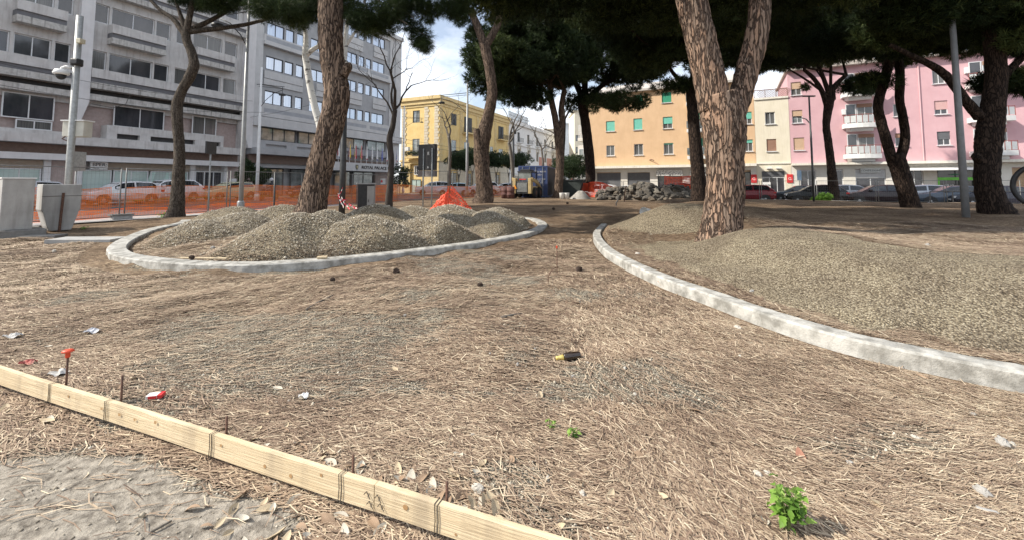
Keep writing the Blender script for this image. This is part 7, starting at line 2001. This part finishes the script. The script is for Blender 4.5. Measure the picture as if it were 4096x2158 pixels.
def bucket(p, label, rot=(0, 0, 0), s=1.0):
    t = thing('plastic_bucket', label, 'bucket', p); t.rotation_euler = rot
    MB().lathe([(.125 * s, 0), (.15 * s, .33 * s), (.155 * s, .36 * s), (.145 * s, .36 * s), (.12 * s, .02 * s), (.01, .02 * s)], n=22).build('pail', mat('white_pail', (.66, .65, .61), (.76, .75, .72), 6, .6), t, True)
    MB().tube([(-.15 * s, 0, .33 * s), (-.1 * s, -.1 * s, .26 * s), (0, -.16 * s, .22 * s), (.1 * s, -.1 * s, .26 * s), (.15 * s, 0, .33 * s)], .006, 5).build('handle', M['galv'], t)
for px, lab in ((2248, 'white plastic bucket by the two stemmed pine, the left one'), (2267, 'white plastic bucket beside the pale sand bag, the right one')):
    p = at(px, 790, 31); bucket(Vector((p.x, p.y, zat(p))), lab, s=1.25)
p = at(2598, 830, 12.6); bucket(Vector((p.x, p.y, zat(p) + .12)), 'plastic bucket lying on its side on top of the gravel bank', (math.pi / 2 - .12, 0, -.9), .85)
# sand pile, dumped container parts
p = at(2322, 795, 31.5); m_ = MB(); n = 18
vs = [(0, 0, .62)]
for j in range(1, 6):
    for k in range(n):
        a = 2 * math.pi * k / n; R0 = .8 * j / 5 * (1 + .08 * math.sin(3 * a)); vs.append((R0 * math.cos(a), R0 * math.sin(a) * .8, .62 * (1 - (j / 5) ** 1.6) * (1 + .1 * math.sin(5 * a + j))))
m_.add(vs, [(0, 1 + k, 1 + (k + 1) % n) for k in range(n)] + [(1 + (j - 1) * n + k, 1 + j * n + k, 1 + j * n + (k + 1) % n, 1 + (j - 1) * n + (k + 1) % n) for j in range(1, 5) for k in range(n)])
o = m_.build('sand_heap', mat('pale_sand', (.25, .235, .21), (.36, .34, .31), 6, .95, .4, 30), None, True); o.location = (p.x, p.y, zat(p) - .02); tag(o, 'small pale sand heap left of the rubble', 'sand heap')
p = at(2278, 785, 36); t = thing('waste_skip', 'dark green waste skip between the two stemmed pine and the red net', 'skip', (p.x, p.y, .2), -.3)
m_ = MB(); m_.prism([(-.75, 0), (.75, 0), (1.1, 1.5), (-1.1, 1.5)], 0, 2.0); m_.build('bin', mat('skip_green', (.03, .04, .038), (.05, .06, .055), 3), t, bevel=.02); MB().box(-1.16, 1.16, -.06, 2.06, 1.44, 1.55).build('rim', M['dark_steel'], t)
# red nets by the rubble
P_ = [at(2290, 790, 38), at(2330, 790, 36.5), at(2400, 790, 35), at(2470, 790, 35)]
net('safety_net', [Vector((p.x, p.y, 0)) for p in P_], [.25, .25, .25, .3], [1.7, 1.55, 1.35, 1.05], M['red_net'], 'red safety net sagging left of the rubble heap around the broad pine', seed=8, wav=.16, sag=.14, cell=.11, wv=.04, wh=.05)
P_ = [at(2660, 790, 33.5), at(2720, 790, 33), at(2770, 790, 32), at(2782, 790, 31)]
net('safety_net', [Vector((p.x, p.y, 0)) for p in P_], [.5, .35, .3, .3], [2.0, 1.95, 1.85, 1.7], M['red_net'], 'red safety net behind the right end of the rubble heap', seed=9, wav=.1, sag=.1, cell=.11, wv=.04, wh=.05)
# rubble: every stone by itself
rb_m = [mat('rubble_grey', (.075, .066, .056), (.14, .125, .105), 5, .95, .5, 14), mat('rubble_brown', (.10, .082, .063), (.18, .148, .113), 5, .95, .5, 14), mat('rubble_pale', (.15, .135, .112), (.24, .218, .18), 5, .95, .5, 14)]  # stone colours lowered to include the shadow over the heap
rubble_mesh = [rock_mesh(100 + s, 'rubble_stone', rb_m[(0, 1, 0, 1, 2, 0, 1, 0)[s]], .62) for s in range(8)]
slab = []
for s in range(3):
    m_ = MB(); r = random.Random(s); m_.prism([(-1, -.7 + r.uniform(-.2, .2)), (.2, -.8), (1, -.6 + r.uniform(-.2, .2)), (.9, .6), (-.1, .8 + r.uniform(-.2, .2)), (-.95, .5)], -.16, .16, 'z'); slab.append(m_.mesh('rubble_slab', rb_m[0]))
rr = random.Random(77)
def heap_profile(u): return max(0, 1.05 * (1 - abs(u - .48) ** 2.4 * 4.5)) * (.85 + .15 * math.sin(u * 17))
for k in range(215):
    u = rr.uniform(0, 1); v = rr.random(); px = 2385 + u * 415
    d = 29.2 + 2.2 * v ** 1.0
    c = at(px, 795, d); base = zat(c)
    hz = heap_profile(u) * min(1, v * 1.7 + .02)
    s = rr.uniform(.11, .31) * (1.15 if u > .35 else .85)
    fl_ = rr.random() < .17
    o = link('rubble_slab' if fl_ else 'rubble_stone', rr.choice(slab) if fl_ else rr.choice(rubble_mesh))
    o.location = (c.x, c.y, base + hz + s * .25); o.scale = (s * 1.3, s, s * (1.2 if not fl_ else 1.0)); o.rotation_euler = (rr.gauss(0, .5), rr.gauss(0, .5), rr.uniform(0, 6.3))
    tag(o, 'flat broken paving slab in the rubble heap' if fl_ else 'rough broken stone in the rubble heap', 'slab' if fl_ else 'stone', 'broken slabs in the rubble heap' if fl_ else 'broken stones in the rubble heap')
# core of soil below the stones
m_ = MB(); vs = []; n = 24
for i in range(n + 1):
    u = i / n
    for j in range(7):
        v = j / 6; c = at(2385 + u * 415, 795, 29.2 + 2.6 * v); vs.append((c.x, c.y, zat(c) - .05 + heap_profile(u) * min(1, v * 1.7) * (1 if v < .9 else .4)))
m_.add(vs, [(7 * i + k, 7 * i + 7 + k, 7 * i + 8 + k, 7 * i + k + 1) for i in range(n) for k in range(6)])
tag(m_.build('rubble_earth', mat('rubble_soil', (.13, .105, .08), (.22, .18, .14), 3, .95, .6, 12), None, True), 'loose brown earth filling the gaps of the rubble heap', 'earth', kind='stuff')
for px, top_, lab, m in ((2478, 790, 'short rusty picket leaning in front of the rubble heap', 'rust'), (2445, 812, 'bent dark picket on the soil before the rubble heap', 'dark_steel')):
    d = 27 if px > 2460 else 23; p = at(px + 5, 0, d); z = float(terrain(p.x, d)); t_ = 1.0 if px > 2460 else .35
    o = MB().tube([(0, 0, -.1), (.03, 0, t_ * .5), (.14, 0, t_)], .03, 6).build('picket', M[m]); o.location = (p.x, d, z); tag(o, lab, 'picket')
# low dark railing by the blue saloon and a strap of weeds, overhead cables
c0, c1 = FRV(3.4, -2.0), FRV(7.5, -2.6)
t = thing('low_railing', 'low black steel railing in front of the blue grey saloon', 'railing', (c0.x, c0.y, zat(c0)), math.atan2((c1 - c0).y, (c1 - c0).x)); m_ = MB(); L_ = (c1 - c0).length
for k in range(5):
    m_.tube([(L_ * k / 4, 0, -.1), (L_ * k / 4, 0, .7)], .03, 6)
m_.tube([(0, 0, .7), (L_, 0, .7)], .03, 6); m_.build('bars', M['black'], t)
c = at(3295, 790, 31); t = thing('bush', 'bright yellow green bush at the foot of the thin forked pine', 'bush', (c.x, c.y, zat(c)))
tufts('foliage', [(0, 0, .3, .38), (.35, .1, .35, .3), (-.4, 0, .15, .25), (-.7, 0, .1, .2)], 120, 7, .12, .06, M['weed'], t, 66, .9, .2, .3, .7)
for i, (a, b, d0, d1, lab) in enumerate([((-60, 240), (1010, 405), 24, 36, 'thin cable crossing the office block below the upper windows'), ((-60, 330), (1060, 450), 22, 34, 'second thin cable crossing the office block along the dark ledge'), ((1000, 470), (1480, 330), 36, 44, 'overhead cable running past the lower hotel windows'),
                                         ((1560, 545), (2060, 600), 44, 52, 'overhead cable in front of the yellow palace, upper one'), ((1560, 560), (2060, 612), 42, 50, 'overhead cable in front of the yellow palace, lower one')]):
    A_, B_ = at(a[0], a[1], d0), at(b[0], b[1], d1); P_ = [A_.lerp(B_, k / 12) - Vector((0, 0, .5 * math.sin(math.pi * k / 12))) for k in range(13)]
    tag(MB().tube(P_, .013, 5).build('overhead_cable', M['wire']), lab, 'cable')
